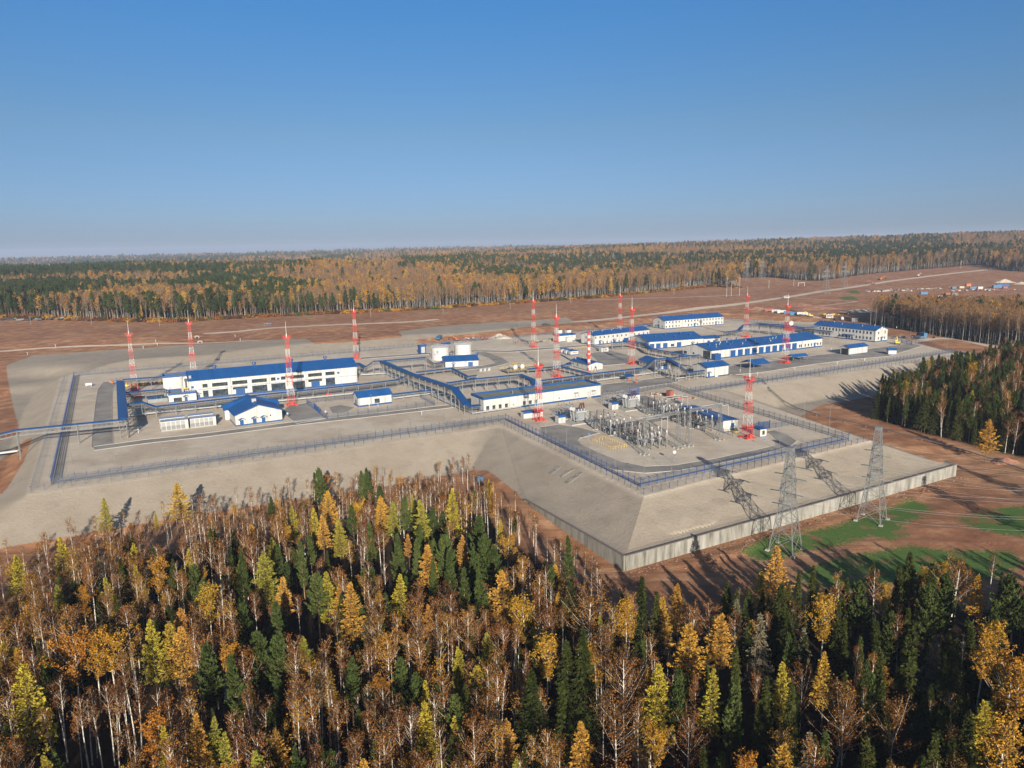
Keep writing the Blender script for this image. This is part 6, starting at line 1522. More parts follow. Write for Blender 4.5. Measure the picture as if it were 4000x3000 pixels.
# ------------------------------------------------------------------ fences
def fence(name, label, pts, h, step, kind, panel=MESHP, rail=None, postm=FGREY, cat='fence', ytop=True, wpost=0.11):
    o = thing(name, label, cat, (pts[0][0], pts[0][1], 0)); org = Vector((pts[0][0], pts[0][1], 0))
    pos = []
    for i in range(len(pts) - 1):
        a = Vector((*pts[i][:2], 0)); b = Vector((*pts[i + 1][:2], 0)); L = (b - a).length; n_ = max(1, round(L / step))
        for k in range(n_ + (1 if i == len(pts) - 2 else 0)):
            q = a.lerp(b, k / n_); pos.append((q.x, q.y, T1(q.x, q.y), math.atan2((b - a).y, (b - a).x)))
    def pm():
        m = MB().box(-wpost / 2, wpost / 2, -wpost / 2, wpost / 2, -0.2, h)
        if ytop:
            m.bar((0, 0, h), (0, 0.38, h + 0.42), wpost * 0.6); m.bar((0, 0, h), (0, -0.38, h + 0.42), wpost * 0.6)
        return m.mesh('post', postm)
    me = cached(('post', round(h, 1), ytop, postm.name, wpost), pm)
    for i, (x, y, z, a) in enumerate(pos[:96]): ob('post', me, o, (x - org.x, y - org.y, z), a)
    if len(pos) > 96:
        m = MB()
        for x, y, z, a in pos[96:]: m.box(x - org.x - wpost / 2, x - org.x + wpost / 2, y - org.y - wpost / 2, y - org.y + wpost / 2, z - 0.2, z + h + (0.3 if ytop else 0))
        m.build('further_posts', postm, o, kind='stuff')
    if panel:
        m = MB()
        for i in range(len(pos) - 1):
            x0, y0, z0, _ = pos[i]; x1, y1, z1, _ = pos[i + 1]
            m.quad((x0 - org.x, y0 - org.y, z0 + 0.1), (x1 - org.x, y1 - org.y, z1 + 0.1), (x1 - org.x, y1 - org.y, z1 + h - 0.1), (x0 - org.x, y0 - org.y, z0 + h - 0.1))
        m.build('wire_mesh', panel, o)
    if rail:
        m = MB()
        for i in range(len(pos) - 1):
            x0, y0, z0, _ = pos[i]; x1, y1, z1, _ = pos[i + 1]
            for zr, wr in rail: m.bar((x0 - org.x, y0 - org.y, z0 + zr), (x1 - org.x, y1 - org.y, z1 + zr), 0.08, wr)
        m.build('rail', postm, o)
    else:
        m = MB()
        for i in range(len(pos) - 1):
            x0, y0, z0, _ = pos[i]; x1, y1, z1, _ = pos[i + 1]
            for zr in ((h - 0.1, h + 0.38) if panel else (h * 0.9,)): m.bar((x0 - org.x, y0 - org.y, z0 + zr), (x1 - org.x, y1 - org.y, z1 + zr), 0.03)
        m.build('strand', postm, o)
    return o
c1_, c2_, c3_, c4_ = G(200.7, 1895), G(1975, 1643), G(2502, 1904.5), G(3315, 1724)
RL = ((0.95, 0.16), (2.3, 0.05))
fence('perimeter_fence', 'front perimeter fence of Y-topped posts above the wooded slope', [c1_, c2_], 2.5, 3.0, 0, rail=RL)
fence('perimeter_fence', 'dark blue fence running from the inner corner down to the substation corner', [c2_, c3_], 2.5, 2.9, 0, MESHB, ((0.5, 0.25), (0.95, 0.16), (2.3, 0.05)), FBLUE)
fence('perimeter_fence', 'blue fence along the substation terrace facing the retaining wall', [c3_, c4_], 2.5, 2.9, 0, MESHP, ((0.95, 0.2), (2.3, 0.05)), FBLUE)
fence('perimeter_fence', 'grey fence on the east side of the substation along the earth bank', [c4_, G(2697, 1541), G(2608, 1510)], 2.4, 2.9, 0, rail=RL)
fence('perimeter_fence', 'long grey fence above the eastern gravel slope', [G(2697, 1536), G(3739, 1376)], 2.4, 3.1, 0, rail=RL)
fence('perimeter_fence', 'solid-looking blue fence at the west end of the site', [c1_, G(291, 1470)], 2.5, 2.6, 0, MESHB, ((0.4, 0.3), (0.95, 0.2), (1.6, 0.2), (2.3, 0.2)), FBLUE)
fence('perimeter_fence', 'grey fence along the back of the site before the earth field', [G(291, 1470), G(1366, 1378), G(2278, 1295), G(2835, 1250)], 2.3, 3.4, 0)
fence('perimeter_fence', 'grey fence behind the office block up to the entrance gate', [G(2835, 1250), G(3200, 1285), G(3471, 1322), G(3520, 1330)], 2.3, 3.4, 0)
fence('perimeter_fence', 'grey fence from the entrance gate to the eastern corner', [G(3565, 1338), G(3739, 1376)], 2.3, 3.2, 0)
fence('inner_fence', 'grey fence separating the substation from the hall yard', [G(2346, 1546), G(2459, 1536)], 2.2, 3.0, 0, ytop=False)
fence('inner_fence', 'grey fence with a corner beside the rubble heap at the substation gate', [G(2496, 1534), G(2610, 1512)], 2.2, 3.0, 0, ytop=False)
fence('inner_fence', 'grey mesh fence round the small hut yard, its front side', [Gc(2, 1875, 1352), Gc(3, 1100, 1200)], 2.0, 4.0, 0, ytop=True)
fence('inner_fence', 'blue mesh fence at the zebra crossing end of the hut yard', [Gc(2, 1652, 1178), Gc(2, 1872, 1352)], 2.0, 2.0, 0, MESHB, None, FBLUE, ytop=False)
fence('inner_fence', 'short blue mesh fence closing the hut yard by the pipe bridge', [Gc(3, 1100, 1200), Gc(3, 945, 1120)], 2.0, 2.0, 0, MESHB, None, FBLUE, ytop=False)
fence('inner_fence', 'grey mesh fence behind the small hut along the pipe run', [Gc(2, 1652, 1178), Gc(2, 2160, 1125)], 2.0, 4.0, 0, ytop=True)
fence('inner_fence', 'grey fence beside the relay building steps', [Gc(8, 1730, 812), Gc(8, 1830, 838)], 2.0, 2.2, 0, ytop=False)
fence('inner_fence', 'fence crossing the substation corner beyond the cabin', [Gc(8, 2165, 770), Gc(9, 830, 440)], 2.0, 3.0, 0, ytop=False)
OUT = dict(panel=None, ytop=True, wpost=0.10)
fence('outer_post_row', 'row of short Y-topped posts on the shoulder of the wooded slope', [G(121, 1922), G(1957, 1656)], 1.4, 3.3, 0, **OUT)
fence('outer_post_row', 'row of short posts along the slope shoulder beside the dark blue fence', [G(1957, 1656), G(2515, 1930)], 1.4, 3.0, 0, **OUT)
fence('outer_post_row', 'row of short posts above the retaining wall slope', [G(2515, 1930), G(3393, 1722)], 1.4, 3.0, 0, **OUT)
fence('outer_post_row', 'row of short posts on the shoulder of the eastern slope', [G(2817, 1520), G(3745, 1394)], 1.4, 3.2, 0, **OUT)
fence('outer_post_row', 'row of short posts outside the blue western fence', [G(121, 1922), G(253, 1474)], 1.4, 3.0, 0, **OUT)
# gates
def gate(label, a, b, h=2.3):
    d = b - a; o = thing('gate', label, 'gate', (a.x, a.y, T1(a.x, a.y)), math.atan2(d.y, d.x)); L = d.length
    for k in range(2):
        m = MB(); x0, x1 = L * k / 2 + 0.05, L * (k + 1) / 2 - 0.05
        m.bar((x0, 0, 0.15), (x1, 0, 0.15), 0.1); m.bar((x0, 0, h), (x1, 0, h), 0.1); m.bar((x0, 0, 0.1), (x0, 0, h + .05), 0.1); m.bar((x1, 0, 0.1), (x1, 0, h + .05), 0.1)
        for i in range(1, 14): xx = x0 + (x1 - x0) * i / 14; m.bar((xx, 0, 0.15), (xx, 0, h), 0.06)
        m.build('gate_leaf', FBLUE, o)
    for x in (-0.1, L + 0.1): MB().box(x - 0.12, x + 0.12, -0.12, 0.12, -0.2, h + 0.5).build('gate_post', FBLUE, o)
gate('blue sliding gate between the hall yard and the substation', G(2460, 1536), G(2495, 1534), 2.6)
gate('blue entrance gate by the office block', G(3522, 1341), G(3560, 1346))
gate('blue double gate in the fence beside the zebra crossing', Gc(2, 1735, 1230) , Gc(2, 1790, 1285))
gate('blue gate in the fence beyond the substation cabin', Gc(9, 452, 490), Gc(9, 565, 480), 2.6)
# ------------------------------------------------------------------ covered pipe and cable racks
def rack(label, path, w=2.6, drop=None, wide_roof=False, under=True, step=6.0, deep=1.3, name='pipe_rack'):
    """path: list of (x, y, z_top). Blue ridge cover, cable trays below, steel supports to the ground"""
    org = Vector((path[0][0], path[0][1], 0)); P_ = [Vector(q) - org for q in path]; o = thing(name, label, 'pipe rack', org)
    n = len(P_); nor = []
    for i in range(n):
        d = Vector((0, 0, 0))
        if i: e = P_[i] - P_[i - 1]; d += Vector((e.x, e.y, 0)).normalized()
        if i < n - 1: e = P_[i + 1] - P_[i]; d += Vector((e.x, e.y, 0)).normalized()
        d.normalize(); nr = Vector((-d.y, d.x, 0))
        if 0 < i < n - 1:
            e = P_[i] - P_[i - 1]; e = Vector((e.x, e.y, 0)).normalized(); cth = max(0.5, nr.dot(Vector((-e.y, e.x, 0)))); nr = nr / cth
        nor.append(nr)
    hw = w / 2; m = MB(); rise = 0.28
    vs = []
    for i in range(n):
        q = P_[i]; vs += [q - nor[i] * hw - Vector((0, 0, rise)), q, q + nor[i] * hw - Vector((0, 0, rise)), q + nor[i] * hw - Vector((0, 0, rise + 0.16)), q - nor[i] * hw - Vector((0, 0, rise + 0.16))]
    fs = [(4, 3, 2, 1, 0), tuple(5 * (n - 1) + k for k in range(5))]
    for i in range(n - 1):
        a = 5 * i; b = a + 5
        for k in range(5): k2 = (k + 1) % 5; fs.append((a + k2, b + k2, b + k, a + k))
    m.add(vs, fs); m.build('roof_cover', BLUE, o)
    tray = MB(); cols = []
    for i in range(n - 1):
        a, b = P_[i], P_[i + 1]; L = (b - a).length; d = (b - a).normalized(); sd = Vector((-d.y, d.x, 0)).normalized() * (hw * 0.82); k_ = max(1, round(L / 1.6))
        lev = (0.75, deep, deep + 0.75) if under else (0.75, deep)
        for z in lev:
            for s in (-1, 1): tray.bar(a + sd * s - Vector((0, 0, z)), b + sd * s - Vector((0, 0, z)), 0.10, 0.14)
        for k in range(k_ + 1):
            q = a.lerp(b, k / k_)
            for s in (-1, 1): tray.bar(q + sd * s - Vector((0, 0, 0.4)), q + sd * s - Vector((0, 0, lev[-1])), 0.08)
            for z in lev[1:]: tray.bar(q - sd - Vector((0, 0, z + 0.07)), q + sd - Vector((0, 0, z + 0.07)), 0.08)
        tray.box(0, 0, 0, 0, 0, 0) if False else None
        for s, z in ((-0.5, deep + 0.1), (0.3, deep + 0.1)): tray.bar(a + sd * s - Vector((0, 0, z)), b + sd * s - Vector((0, 0, z)), hw * 0.5, 0.1)
        ns = max(1, round(Vector((b.x - a.x, b.y - a.y, 0)).length / step))
        for k in range(ns + (1 if i == n - 2 else 0)): cols.append((a.lerp(b, k / ns), sd))
    tray.build('cable_tray', DGREY if under else GREY, o)
    for q, sd in cols[:48]:
        g = T1(q.x + org.x, q.y + org.y); h = q.z - 0.5 - g
        m = MB()
        for s in (-1, 1): m.box(-0.13, 0.13, -0.13, 0.13, 0, h) if False else m.bar((sd.x * s, sd.y * s, -0.3), (sd.x * s, sd.y * s, h), 0.2)
        m.bar((sd.x, sd.y, h - deep), (-sd.x, -sd.y, h - deep), 0.16)
        if h > 5: m.bar((sd.x, sd.y, h * 0.45), (-sd.x, -sd.y, h * 0.45), 0.14); m.bar((sd.x, sd.y, h * 0.45), (-sd.x, -sd.y, h - deep), 0.08)
        m.build('support', GREY, o, loc=(q.x, q.y, g))
    return o
def pz(*l):
    """photo points with their heights -> path"""
    return [tuple(G(a, b, z)) for a, b, z in l]
def pc(n, *l): return [tuple(Gc(n, a, b, z)) for a, b, z in l]
rk0 = tuple(G(65, 1676, 7.2))
rack('blue-covered pipe bridge crossing the western fence and ditch', [tuple(Vector(rk0) + Vector((-62, -30, -11))), tuple(Vector(rk0) + Vector((-30, -15, -5.2))), rk0, tuple(G(300, 1653, 7.2)), tuple(G(492, 1634, 7.2))], 1.9, under=False, step=14, deep=2.2)
rack('wide blue-roofed pipe rack running away from the bridge end', pz((481, 1633, 7.2), (470, 1486, 6.8)), 3.4, step=8)
rack('blue-covered rack from the wide roof toward the back of the annex', pz((478, 1480, 6.4), (642, 1469, 6.0)), 2.2, step=7)
rack('blue-covered rack across the valve yard at the hall end', pz((486, 1531, 5.8), (645, 1517, 5.4)), 2.2, step=7)
rack('long dark pipe rack with blue cover along the front of the pump hall', pz((486, 1577, 6.4), (557, 1568, 6.4), (607, 1585, 4.6), (760, 1568, 4.5), (918, 1550, 4.4), (1160, 1525, 4.3), (1396, 1500, 4.3), (1553, 1481, 4.3), (1603, 1458, 7.2)), 2.4, step=6.5)
rack('high blue-roofed rack descending beside the flat-roofed building', pz((1491.7, 1408, 8.3), (1604, 1456, 8.3), (1774, 1511.7, 8.3), (1821, 1573, 4.6), (1840, 1582, 3.9), (1875, 1579, 3.9)), 3.2, step=6)
rack('kinked blue-roofed rack linking the hall gable to the high rack', pz((1397, 1416, 6.0), (1427, 1431, 5.0), (1459, 1409, 8.0), (1491, 1407, 8.2)), 2.4, step=6)
rack('blue-covered rack leading from the high rack to the storage tanks', pz((1497, 1407, 7.6), (1661, 1394, 7.6), (1694, 1418, 3.6), (1727, 1414, 3.4)), 2.0, step=7)
rack('low blue-covered rack behind the high rack toward the pump house', pz((1625, 1452, 3.0), (1766, 1436, 3.0), (1828, 1468, 2.6), (1861, 1463, 2.6)), 1.6, under=False, step=5, deep=1.0)
rack('dark pipe rack with a blue cover behind the flat-roofed building', pz((1748, 1493, 6.7), (1853, 1477.5, 6.7), (1945, 1469, 6.7), (2034, 1460.5, 6.7), (2080, 1479, 6.5), (2094, 1502, 5.8)), 2.6, step=6)
rack('blue-covered rack running from the flat roof to the raised crossing', pz((2112, 1484, 4.4), (2311, 1458, 4.4), (2513.6, 1434.5, 4.4), (2557, 1400, 9.2), (2608, 1398, 9.2), (2647, 1419, 9.0), (2687, 1452, 4.2), (2749, 1445, 4.2)), 2.5, step=6)
rack('high blue-covered rack from the raised crossing toward the garages', pz((2575, 1401, 9.0), (2731, 1384, 9.0), (2756, 1402, 6.5)), 2.2, step=7)
rack('blue-covered rack in front of the workshop gable', pz((2391, 1337, 4.5), (2470, 1331.5, 4.8), (2521, 1339, 5.4), (2540, 1359, 4.6), (2680, 1384, 4.4)), 2.2, step=6)
rack('low blue-covered rack from the boiler hut to the hall rack', pz((2192, 1429, 3.4), (2250, 1443, 3.4), (2311, 1458, 3.6)), 1.8, step=5, under=False, deep=1.0)
rack('low blue-covered rack behind the horizontal tanks', pz((2061, 1440, 3.0), (2159, 1431, 3.0), (2232, 1418, 3.0)), 1.6, step=5, under=False, deep=1.0)
rack('blue-covered rack at the back between workshop wing and office block', pz((2828, 1296, 4.2), (2882, 1289, 4.2), (2904, 1268, 7.5), (2965, 1261.5, 7.5), (3059, 1268, 7.5), (3142, 1277.5, 7.5), (3197, 1274, 7.5)), 2.2, step=8)
rack('raised blue-covered rack ending at the tall trestle before the office block', pz((2965, 1265, 7.2), (3135, 1282, 7.2), (3251, 1293, 8.2)), 2.2, step=9)
rack('blue-covered rack in front of the small hut', pz((1533, 1537.5, 3.0), (1694, 1519.5, 3.0)), 1.6, step=5, under=False, deep=1.0)
rack('low rack behind the two-storey block at the back fence', pz((2468, 1272, 3.5), (2545, 1263, 3.5)), 1.6, step=8, under=False, deep=1.0)
# pipes near the ground
def pipes(label, pts, offs, r, h, step=5, m_=LGREY):
    org = Vector((pts[0].x, pts[0].y, 0)); o = thing('pipeline', label, 'pipeline', org); tb = MB(); cols = []
    for i in range(len(pts) - 1):
        a, b = pts[i] - org, pts[i + 1] - org; d = Vector((b.x - a.x, b.y - a.y, 0)).normalized(); s = Vector((-d.y, d.x, 0))
        for k in offs: tb.tube(a + s * k + Vector((0, 0, h)), b + s * k + Vector((0, 0, h)), r, n=8)
        n_ = max(1, int((b - a).length / step))
        for k in range(n_ + 1): cols.append((a.lerp(b, k / n_), s))
    tb.build('pipe', m_, o); w = max(offs) + 0.3
    for q, s in cols[:90]:
        m = MB().bar(-s * w + Vector((0, 0, h - r - 0.06)), s * w + Vector((0, 0, h - r - 0.06)), 0.12); m.bar(-s * w * 0.7, -s * w * 0.7 + Vector((0, 0, h - r - 0.1)), 0.12); m.bar(s * w * 0.7, s * w * 0.7 + Vector((0, 0, h - r - 0.1)), 0.12)
        m.build('pipe_stand', GREY, o, loc=(q.x, q.y, 0) if abs(q.z) < 0.01 else (q.x, q.y, q.z))
PG = lambda *l: [Vector((*G(a, b, 0).xy, 0)) for a, b in l]
pipes('bundle of grey pipes on stands below the hall rack', PG((500, 1632), (620, 1618), (900, 1590), (1200, 1562), (1395, 1542)), (-0.9, -0.2, 0.6), 0.2, 0.9)
pipes('pipes on low stands between the hut yard and the high rack', PG((1535, 1563), (1690, 1543), (1745, 1575), (1800, 1600), (1855, 1622)), (-0.7, 0, 0.7), 0.22, 0.9)
pipes('pipe run along the foot of the flat-roofed building', PG((1857, 1622), (2034, 1597)), (-0.3, 0.3), 0.18, 1.0)
pipes('pipes on stands below the covered rack toward the raised crossing', PG((2330, 1493), (2480, 1472), (2600, 1456)), (-0.7, 0, 0.7), 0.2, 0.9)
pipes('low pipes between the trestle and the white house', PG((2640, 1485), (2740, 1472)), (-0.6, 0.2), 0.2, 0.9)
pipes('pipes crossing the valve yard behind the high rack', PG((1410, 1470), (1510, 1464), (1600, 1500), (1745, 1575)), (-0.9, -0.2, 0.6), 0.22, 0.9)
def gpath(l): return [GT(*q) for q in l]
gl = gpath([(2850, 1467), (2978, 1488), (3010, 1530), (3060, 1572), (3110, 1600), (3190, 1625), (3300, 1650), (3470, 1690), (3600, 1722), (3760, 1765), (3900, 1810), (4050, 1862)])
gl = [Vector((q.x, q.y, q.z)) for q in gl]
pipes('overground pipeline on stands descending the eastern slope and following the earth track', gl, (-0.5, 0.1), 0.10, 0.9, 9, DGREY)
pipes('silver pipes leaving under the bridge at the west edge', [GT(-60, 1790), GT(75, 1772)], (-0.5, 0.5), 0.3, 1.1, 8, WHITE2)
# ------------------------------------------------------------------ roads and yards on the plateau
def asphalt_mat(name, a, b_):
    m, nt, out = new_mat(name); b = nt.nodes.new('ShaderNodeBsdfPrincipled'); b.inputs['Roughness'].default_value = 0.9; b.inputs['Specular IOR Level'].default_value = 0.2
    tc = nt.nodes.new('ShaderNodeTexCoord'); n1 = noise(nt, 0.09, 5, tc.outputs['Object'], 0.6).outputs['Fac']; n2 = noise(nt, 2.2, 3, tc.outputs['Object']).outputs['Fac']
    col = ramp(nt, [(0.35, a), (0.62, b_)], n1).outputs[0]; col = mixc(nt, math_n(nt, 'MULTIPLY', n2, 0.35), col, (0.33, 0.285, 0.235))
    nt.links.new(col, b.inputs['Base Color']); nt.links.new(b.outputs[0], out.inputs[0]); return m
ASPH = asphalt_mat('dusty_asphalt', (0.15, 0.146, 0.138), (0.28, 0.262, 0.235))
KERB = mat('kerb_concrete', (0.40, 0.38, 0.34), 0.85, var=0.12)
_rz = [0.012]
def road_poly(pts, kerb=True):
    _rz[0] += 0.004; z = _rz[0]; m = MB(); n = len(pts)
    import mathutils
    tri = mathutils.geometry.tessellate_polygon([[Vector((p[0], p[1], 0)) for p in pts]])
    vs = [(p[0], p[1], z) for p in pts]; fs = []
    for t in tri:
        a, b, c_ = (Vector(vs[i]) for i in t); fs.append(tuple(t) if (b - a).cross(c_ - a).z > 0 else tuple(reversed(t)))
    m.add(vs, fs); m.build('road', ASPH, None, kind='structure')
    if kerb:
        m = MB()
        for i in range(n):
            a = Vector((*pts[i][:2], 0.06)); b = Vector((*pts[(i + 1) % n][:2], 0.06))
            if kerb is True or i in kerb: m.bar(a, b, 0.14, 0.14)
        m.build('kerb', KERB, None, kind='structure')
def road_px(l, kerb=True): road_poly([G(a, b) for a, b in l], kerb)
def road_line(l, w, kerb=True):
    P_ = [Vector((*G(a, b).xy, 0)) for a, b in l]; lft, rgt = [], []
    for i in range(len(P_)):
        d = (P_[min(i + 1, len(P_) - 1)] - P_[max(i - 1, 0)]).normalized(); nr = Vector((-d.y, d.x, 0)) * w / 2; lft.append(P_[i] + nr); rgt.append(P_[i] - nr)
    n = len(P_); road_poly(rgt + lft[::-1], set(range(n - 1)) | set(range(n, 2 * n - 1)) if kerb else False)
road_line([(368, 1752), (560, 1726), (800, 1700), (1140, 1656), (1450, 1622), (1770, 1586)], 6.0)
road_line([(400, 1742), (401, 1660), (405, 1580), (412, 1520), (432, 1492), (478, 1484)], 6.5)
road_px([(1100, 1612), (1128, 1585), (1200, 1573), (1278, 1634), (1160, 1655)])
road_px([(1285, 1592), (1330, 1582), (1385, 1592), (1345, 1612), (1300, 1615)], False)
road_line([(1410, 1400), (1640, 1383), (1860, 1371), (1990, 1373), (2130, 1362), (2290, 1350), (2400, 1362)], 8.0)
road_line([(1872, 1376), (1935, 1398), (1962, 1418), (1900, 1432), (1780, 1446)], 8.0)
road_px([(2300, 1380), (2380, 1368), (2460, 1390), (2452, 1420), (2345, 1430), (2330, 1405)])
road_px([(2352, 1502), (2480, 1487), (2620, 1470), (2665, 1480), (2640, 1494), (2500, 1514), (2400, 1532), (2352, 1536)])
road_px([(2790, 1438), (3000, 1412), (3200, 1386), (3330, 1372), (3470, 1352), (3555, 1341), (3600, 1352), (3470, 1392), (3330, 1404), (3160, 1426), (2960, 1457), (2830, 1466)])
road_px([(2113, 1668), (2180, 1658), (2262, 1670), (2342, 1692), (2264, 1712), (2256, 1724), (2274, 1738), (2335, 1768), (2425, 1803), (2520, 1822), (2640, 1817), (2800, 1790), (2985, 1750), (3030, 1738), (3038, 1722), (3018, 1700), (2992, 1686), (3020, 1680), (3075, 1700), (3112, 1724),
         (3085, 1744), (2950, 1782), (2800, 1812), (2650, 1838), (2520, 1849), (2400, 1836), (2300, 1797), (2200, 1748), (2113, 1700)])
road_px([(2420, 1560), (2520, 1545), (2660, 1600), (2600, 1612), (2500, 1575)], False)
# zebra crossing
z0 = G(1147, 1648); z1 = G(1254, 1633); m = MB(); v_ = Vector((-math.sin(AX), math.cos(AX), 0))
for i in range(15):
    p = z0.lerp(z1, i / 14); u_ = (z1 - z0).normalized() * 0.24
    a, b, c_, d = p - u_ - v_ * 2, p + u_ - v_ * 2, p + u_ + v_ * 2, p - u_ + v_ * 2; m.quad(*[(q.x, q.y, 0.09) for q in (a, b, c_, d)])
m.build('road_markings', WHITE2, None, kind='structure')
# ------------------------------------------------------------------ substation yard
UL = Vector((math.cos(AX), math.sin(AX), 0)); VL = Vector((-UL.y, UL.x, 0))
def ins_col(m, x, y, z0, z1, r=0.14, mi=0, sheds=None):
    n_ = sheds or max(4, int((z1 - z0) / 0.28)); m.tube((x, y, z0), (x, y, z1), r * 0.6, n=8, m=mi)
    for k in range(n_): z = z0 + (z1 - z0) * (k + 0.5) / n_; m.tube((x, y, z - 0.04), (x, y, z + 0.05), r * 1.15, r * 0.7, 8, m=mi)
def part(o, name, mats, fn, key=None):
    def mk():
        m = MB(); fn(m); return m.mesh(name, mats)
    return ob(name, cached(key, mk) if key else mk(), o)
def transformer(label, p):
    o = thing('power_transformer', label, 'transformer', p, AX + math.pi)
    part(o, 'oil_pit', CONC, lambda m: m.box(-6, 6, -4.5, 4.5, 0, 0.12).box(-6.1, 6.1, -4.7, -4.5, 0, 0.4).box(-6.1, 6.1, 4.5, 4.7, 0, 0.4), 'tp1')
    part(o, 'tank_body', LGREY, lambda m: m.box(-2.6, 2.0, -1.5, 1.5, 0.6, 4.1).box(-2.8, 2.2, -1.7, 1.7, 4.1, 4.3), 'tp2')
    def fins(m):
        for i in range(9):
            for s in (-1, 1): m.box(-2.4 + i * 0.5, -2.15 + i * 0.5, s * 1.5 if s > 0 else -2.5, 2.5 if s > 0 else -1.5, 1.0, 3.8)
    part(o, 'radiator', LGREY, fins, 'tp3')
    part(o, 'conservator', LGREY, lambda m: m.tube((3.4, -1.6, 5.4), (3.4, 1.6, 5.4), 0.72, n=16).tube((4.6, -0.8, 5.8), (4.6, 1.8, 5.8), 0.7, n=16).bar((3.4, 0, 4.8), (1.9, 0, 4.0), 0.3).bar((3.4, 1.0, 4.7), (2.6, 1.0, 0.6), 0.18).bar((3.4, -1.0, 4.7), (2.6, -1.0, 0.6), 0.18), 'tp4')
    for k in range(3):
        def b(m, k=k):
            a = Vector((-1.9 + k * 1.3, 0.6, 4.3)); d = Vector(((k - 1) * -0.22, 0.15, 1)).normalized(); m.tube(a, a + d * 0.7, 0.3, n=10, m=1); m.tube(a + d * 0.7, a + d * 3.2, 0.24, 0.14, 10)
            for j in range(9): q = a + d * (0.8 + j * 0.27); m.tube(q, q + d * 0.09, 0.33, 0.24, 10)
            m.tube(a + d * 3.2, a + d * 3.5, 0.09, n=6, m=1)
        part(o, 'bushing', [BRN, LGREY], b, ('tb', k))
    part(o, 'ladder', WHITE2, lambda m: [m.bar((2.7, -2.2 + s * 0.5, 0.1), (2.3, -1.9 + s * 0.5, 4.3), 0.07) for s in (0, 1)] + [m.bar((2.7 - 0.4 * k / 12, -2.2, 0.3 + k * 0.33), (2.7 - 0.4 * k / 12, -1.7, 0.3 + k * 0.33), 0.05) for k in range(12)], 'tl')
    part(o, 'low_bushing_duct', GREY, lambda m: m.box(-2.4, 1.6, -3.6, -2.0, 4.3, 4.5).bar((-2.2, -3.4, 0), (-2.2, -3.4, 4.3), 0.14).bar((1.4, -3.4, 0), (1.4, -3.4, 4.3), 0.14), 'tld')
    q = Vector(p) - UL * 8.6 + VL * 0.6
    b = Bld(label.split(' power')[0] + ' control cabinet with a dark blue top beside the transformer', q, 3.0, AX, 2.6, 2.9, 3.0, name='control_cabinet', cat='cabinet', mono=True, plinth=0.1, over=0.06, roofm=BLUE); b.door('F', 1.5, 1.2, 2.2, mt=LGREY)
    return o
transformer('pale grey power transformer with brown bushings, closer to the red and white mast', G(2262, 1646) )
transformer('grey power transformer with brown bushings, in front of the white container', G(2463, 1594))
BAY = 'switchgear of the two substation bays'
def place_eq(kind, s, t, bay):
    """s along the bay away from its transformer, t across it"""
    o0 = (G(2262, 1646) - VL * 7.5 + UL * 2.0, G(2463, 1594) - VL * 7.5 + UL * 2.0)[bay]
    p = o0 - VL * s + UL * t; where = ('in the bay before the yellow railing', 'in the bay before the relay building')[bay]
    o = thing(kind, EQL[kind] + ' ' + where, EQC[kind], (p.x, p.y, 0), AX + math.pi / 2, EQL[kind] + ' ' + where)
    EQ[kind](o); return o
def eq_disc(o):
    part(o, 'support', DGREY, lambda m: [m.box(x - 0.11, x + 0.11, y - 0.11, y + 0.11, 0, 2.6) for x in (-1, 1) for y in (-3, 3)] + [m.box(x - 0.1, x + 0.1, -4.2, 4.2, 2.6, 2.8) for x in (-1, 1)], 'ed1')
    part(o, 'base_slab', CONC, lambda m: m.box(-1.5, 1.5, -3.6, -2.5, 0, 0.2).box(-1.5, 1.5, 2.5, 3.6, 0, 0.2), 'ed1b')
    def i(m):
        for y in (-3, 0, 3):
            for x in (-1, 1): ins_col(m, x, y, 2.8, 4.2)
            m.bar((-1.3, y, 4.28), (1.3, y, 4.28), 0.1, m=1)
    part(o, 'insulators', [BRN, GREY], i, 'ed2'); part(o, 'drive_box', LGREY, lambda m: m.box(0.7, 1.3, 3.2, 3.7, 0.8, 1.8), 'ed3')
def eq_brk(o):
    part(o, 'support', GREY, lambda m: [m.box(x - 0.12, x + 0.12, y - 0.12, y + 0.12, 0, 1.5) for x in (-1.2, 1.2) for y in (-0.6, 0.6)] + [m.box(-1.4, 1.4, -0.8, 0.8, 1.5, 1.7)], 'eb1')
    part(o, 'breaker_tank', LGREY, lambda m: m.tube((-1.5, 0, 2.15), (1.5, 0, 2.15), 0.45, n=12).box(-0.5, 0.5, -0.9, -0.5, 0.5, 1.9), 'eb2')
    part(o, 'bushing', PORC, lambda m: [m.tube((s * 0.9, 0, 2.5), (s * 1.8, 0, 4.7), 0.19, 0.12, 8) for s in (-1, 1)] + [m.tube((s * (0.9 + 0.1 * k), 0, 2.6 + 0.24 * k), (s * (0.92 + 0.1 * k), 0, 2.68 + 0.24 * k), 0.27, 0.2, 8) for s in (-1, 1) for k in range(8)], 'eb3')
def eq_ct(o):
    part(o, 'support', GREY, lambda m: m.box(-0.18, 0.18, -0.18, 0.18, 0, 2.4).box(-0.4, 0.4, -0.4, 0.4, 2.4, 2.9), 'ec1')
    part(o, 'insulator', PORC, lambda m: ins_col(m, 0, 0, 2.9, 5.0, 0.24), 'ec2'); part(o, 'head', WHITE2, lambda m: m.tube((0, 0, 5.0), (0, 0, 5.5), 0.24, n=12).tube((0, 0, 5.5), (0, 0, 5.75), 0.28, 0.2, 12), 'ec3')
def eq_arr(o):
    part(o, 'support', GREY, lambda m: m.box(-0.14, 0.14, -0.14, 0.14, 0, 3.0), 'ea1'); part(o, 'arrester_column', BLK, lambda m: ins_col(m, 0, 0, 3.0, 5.8, 0.2), 'ea2')
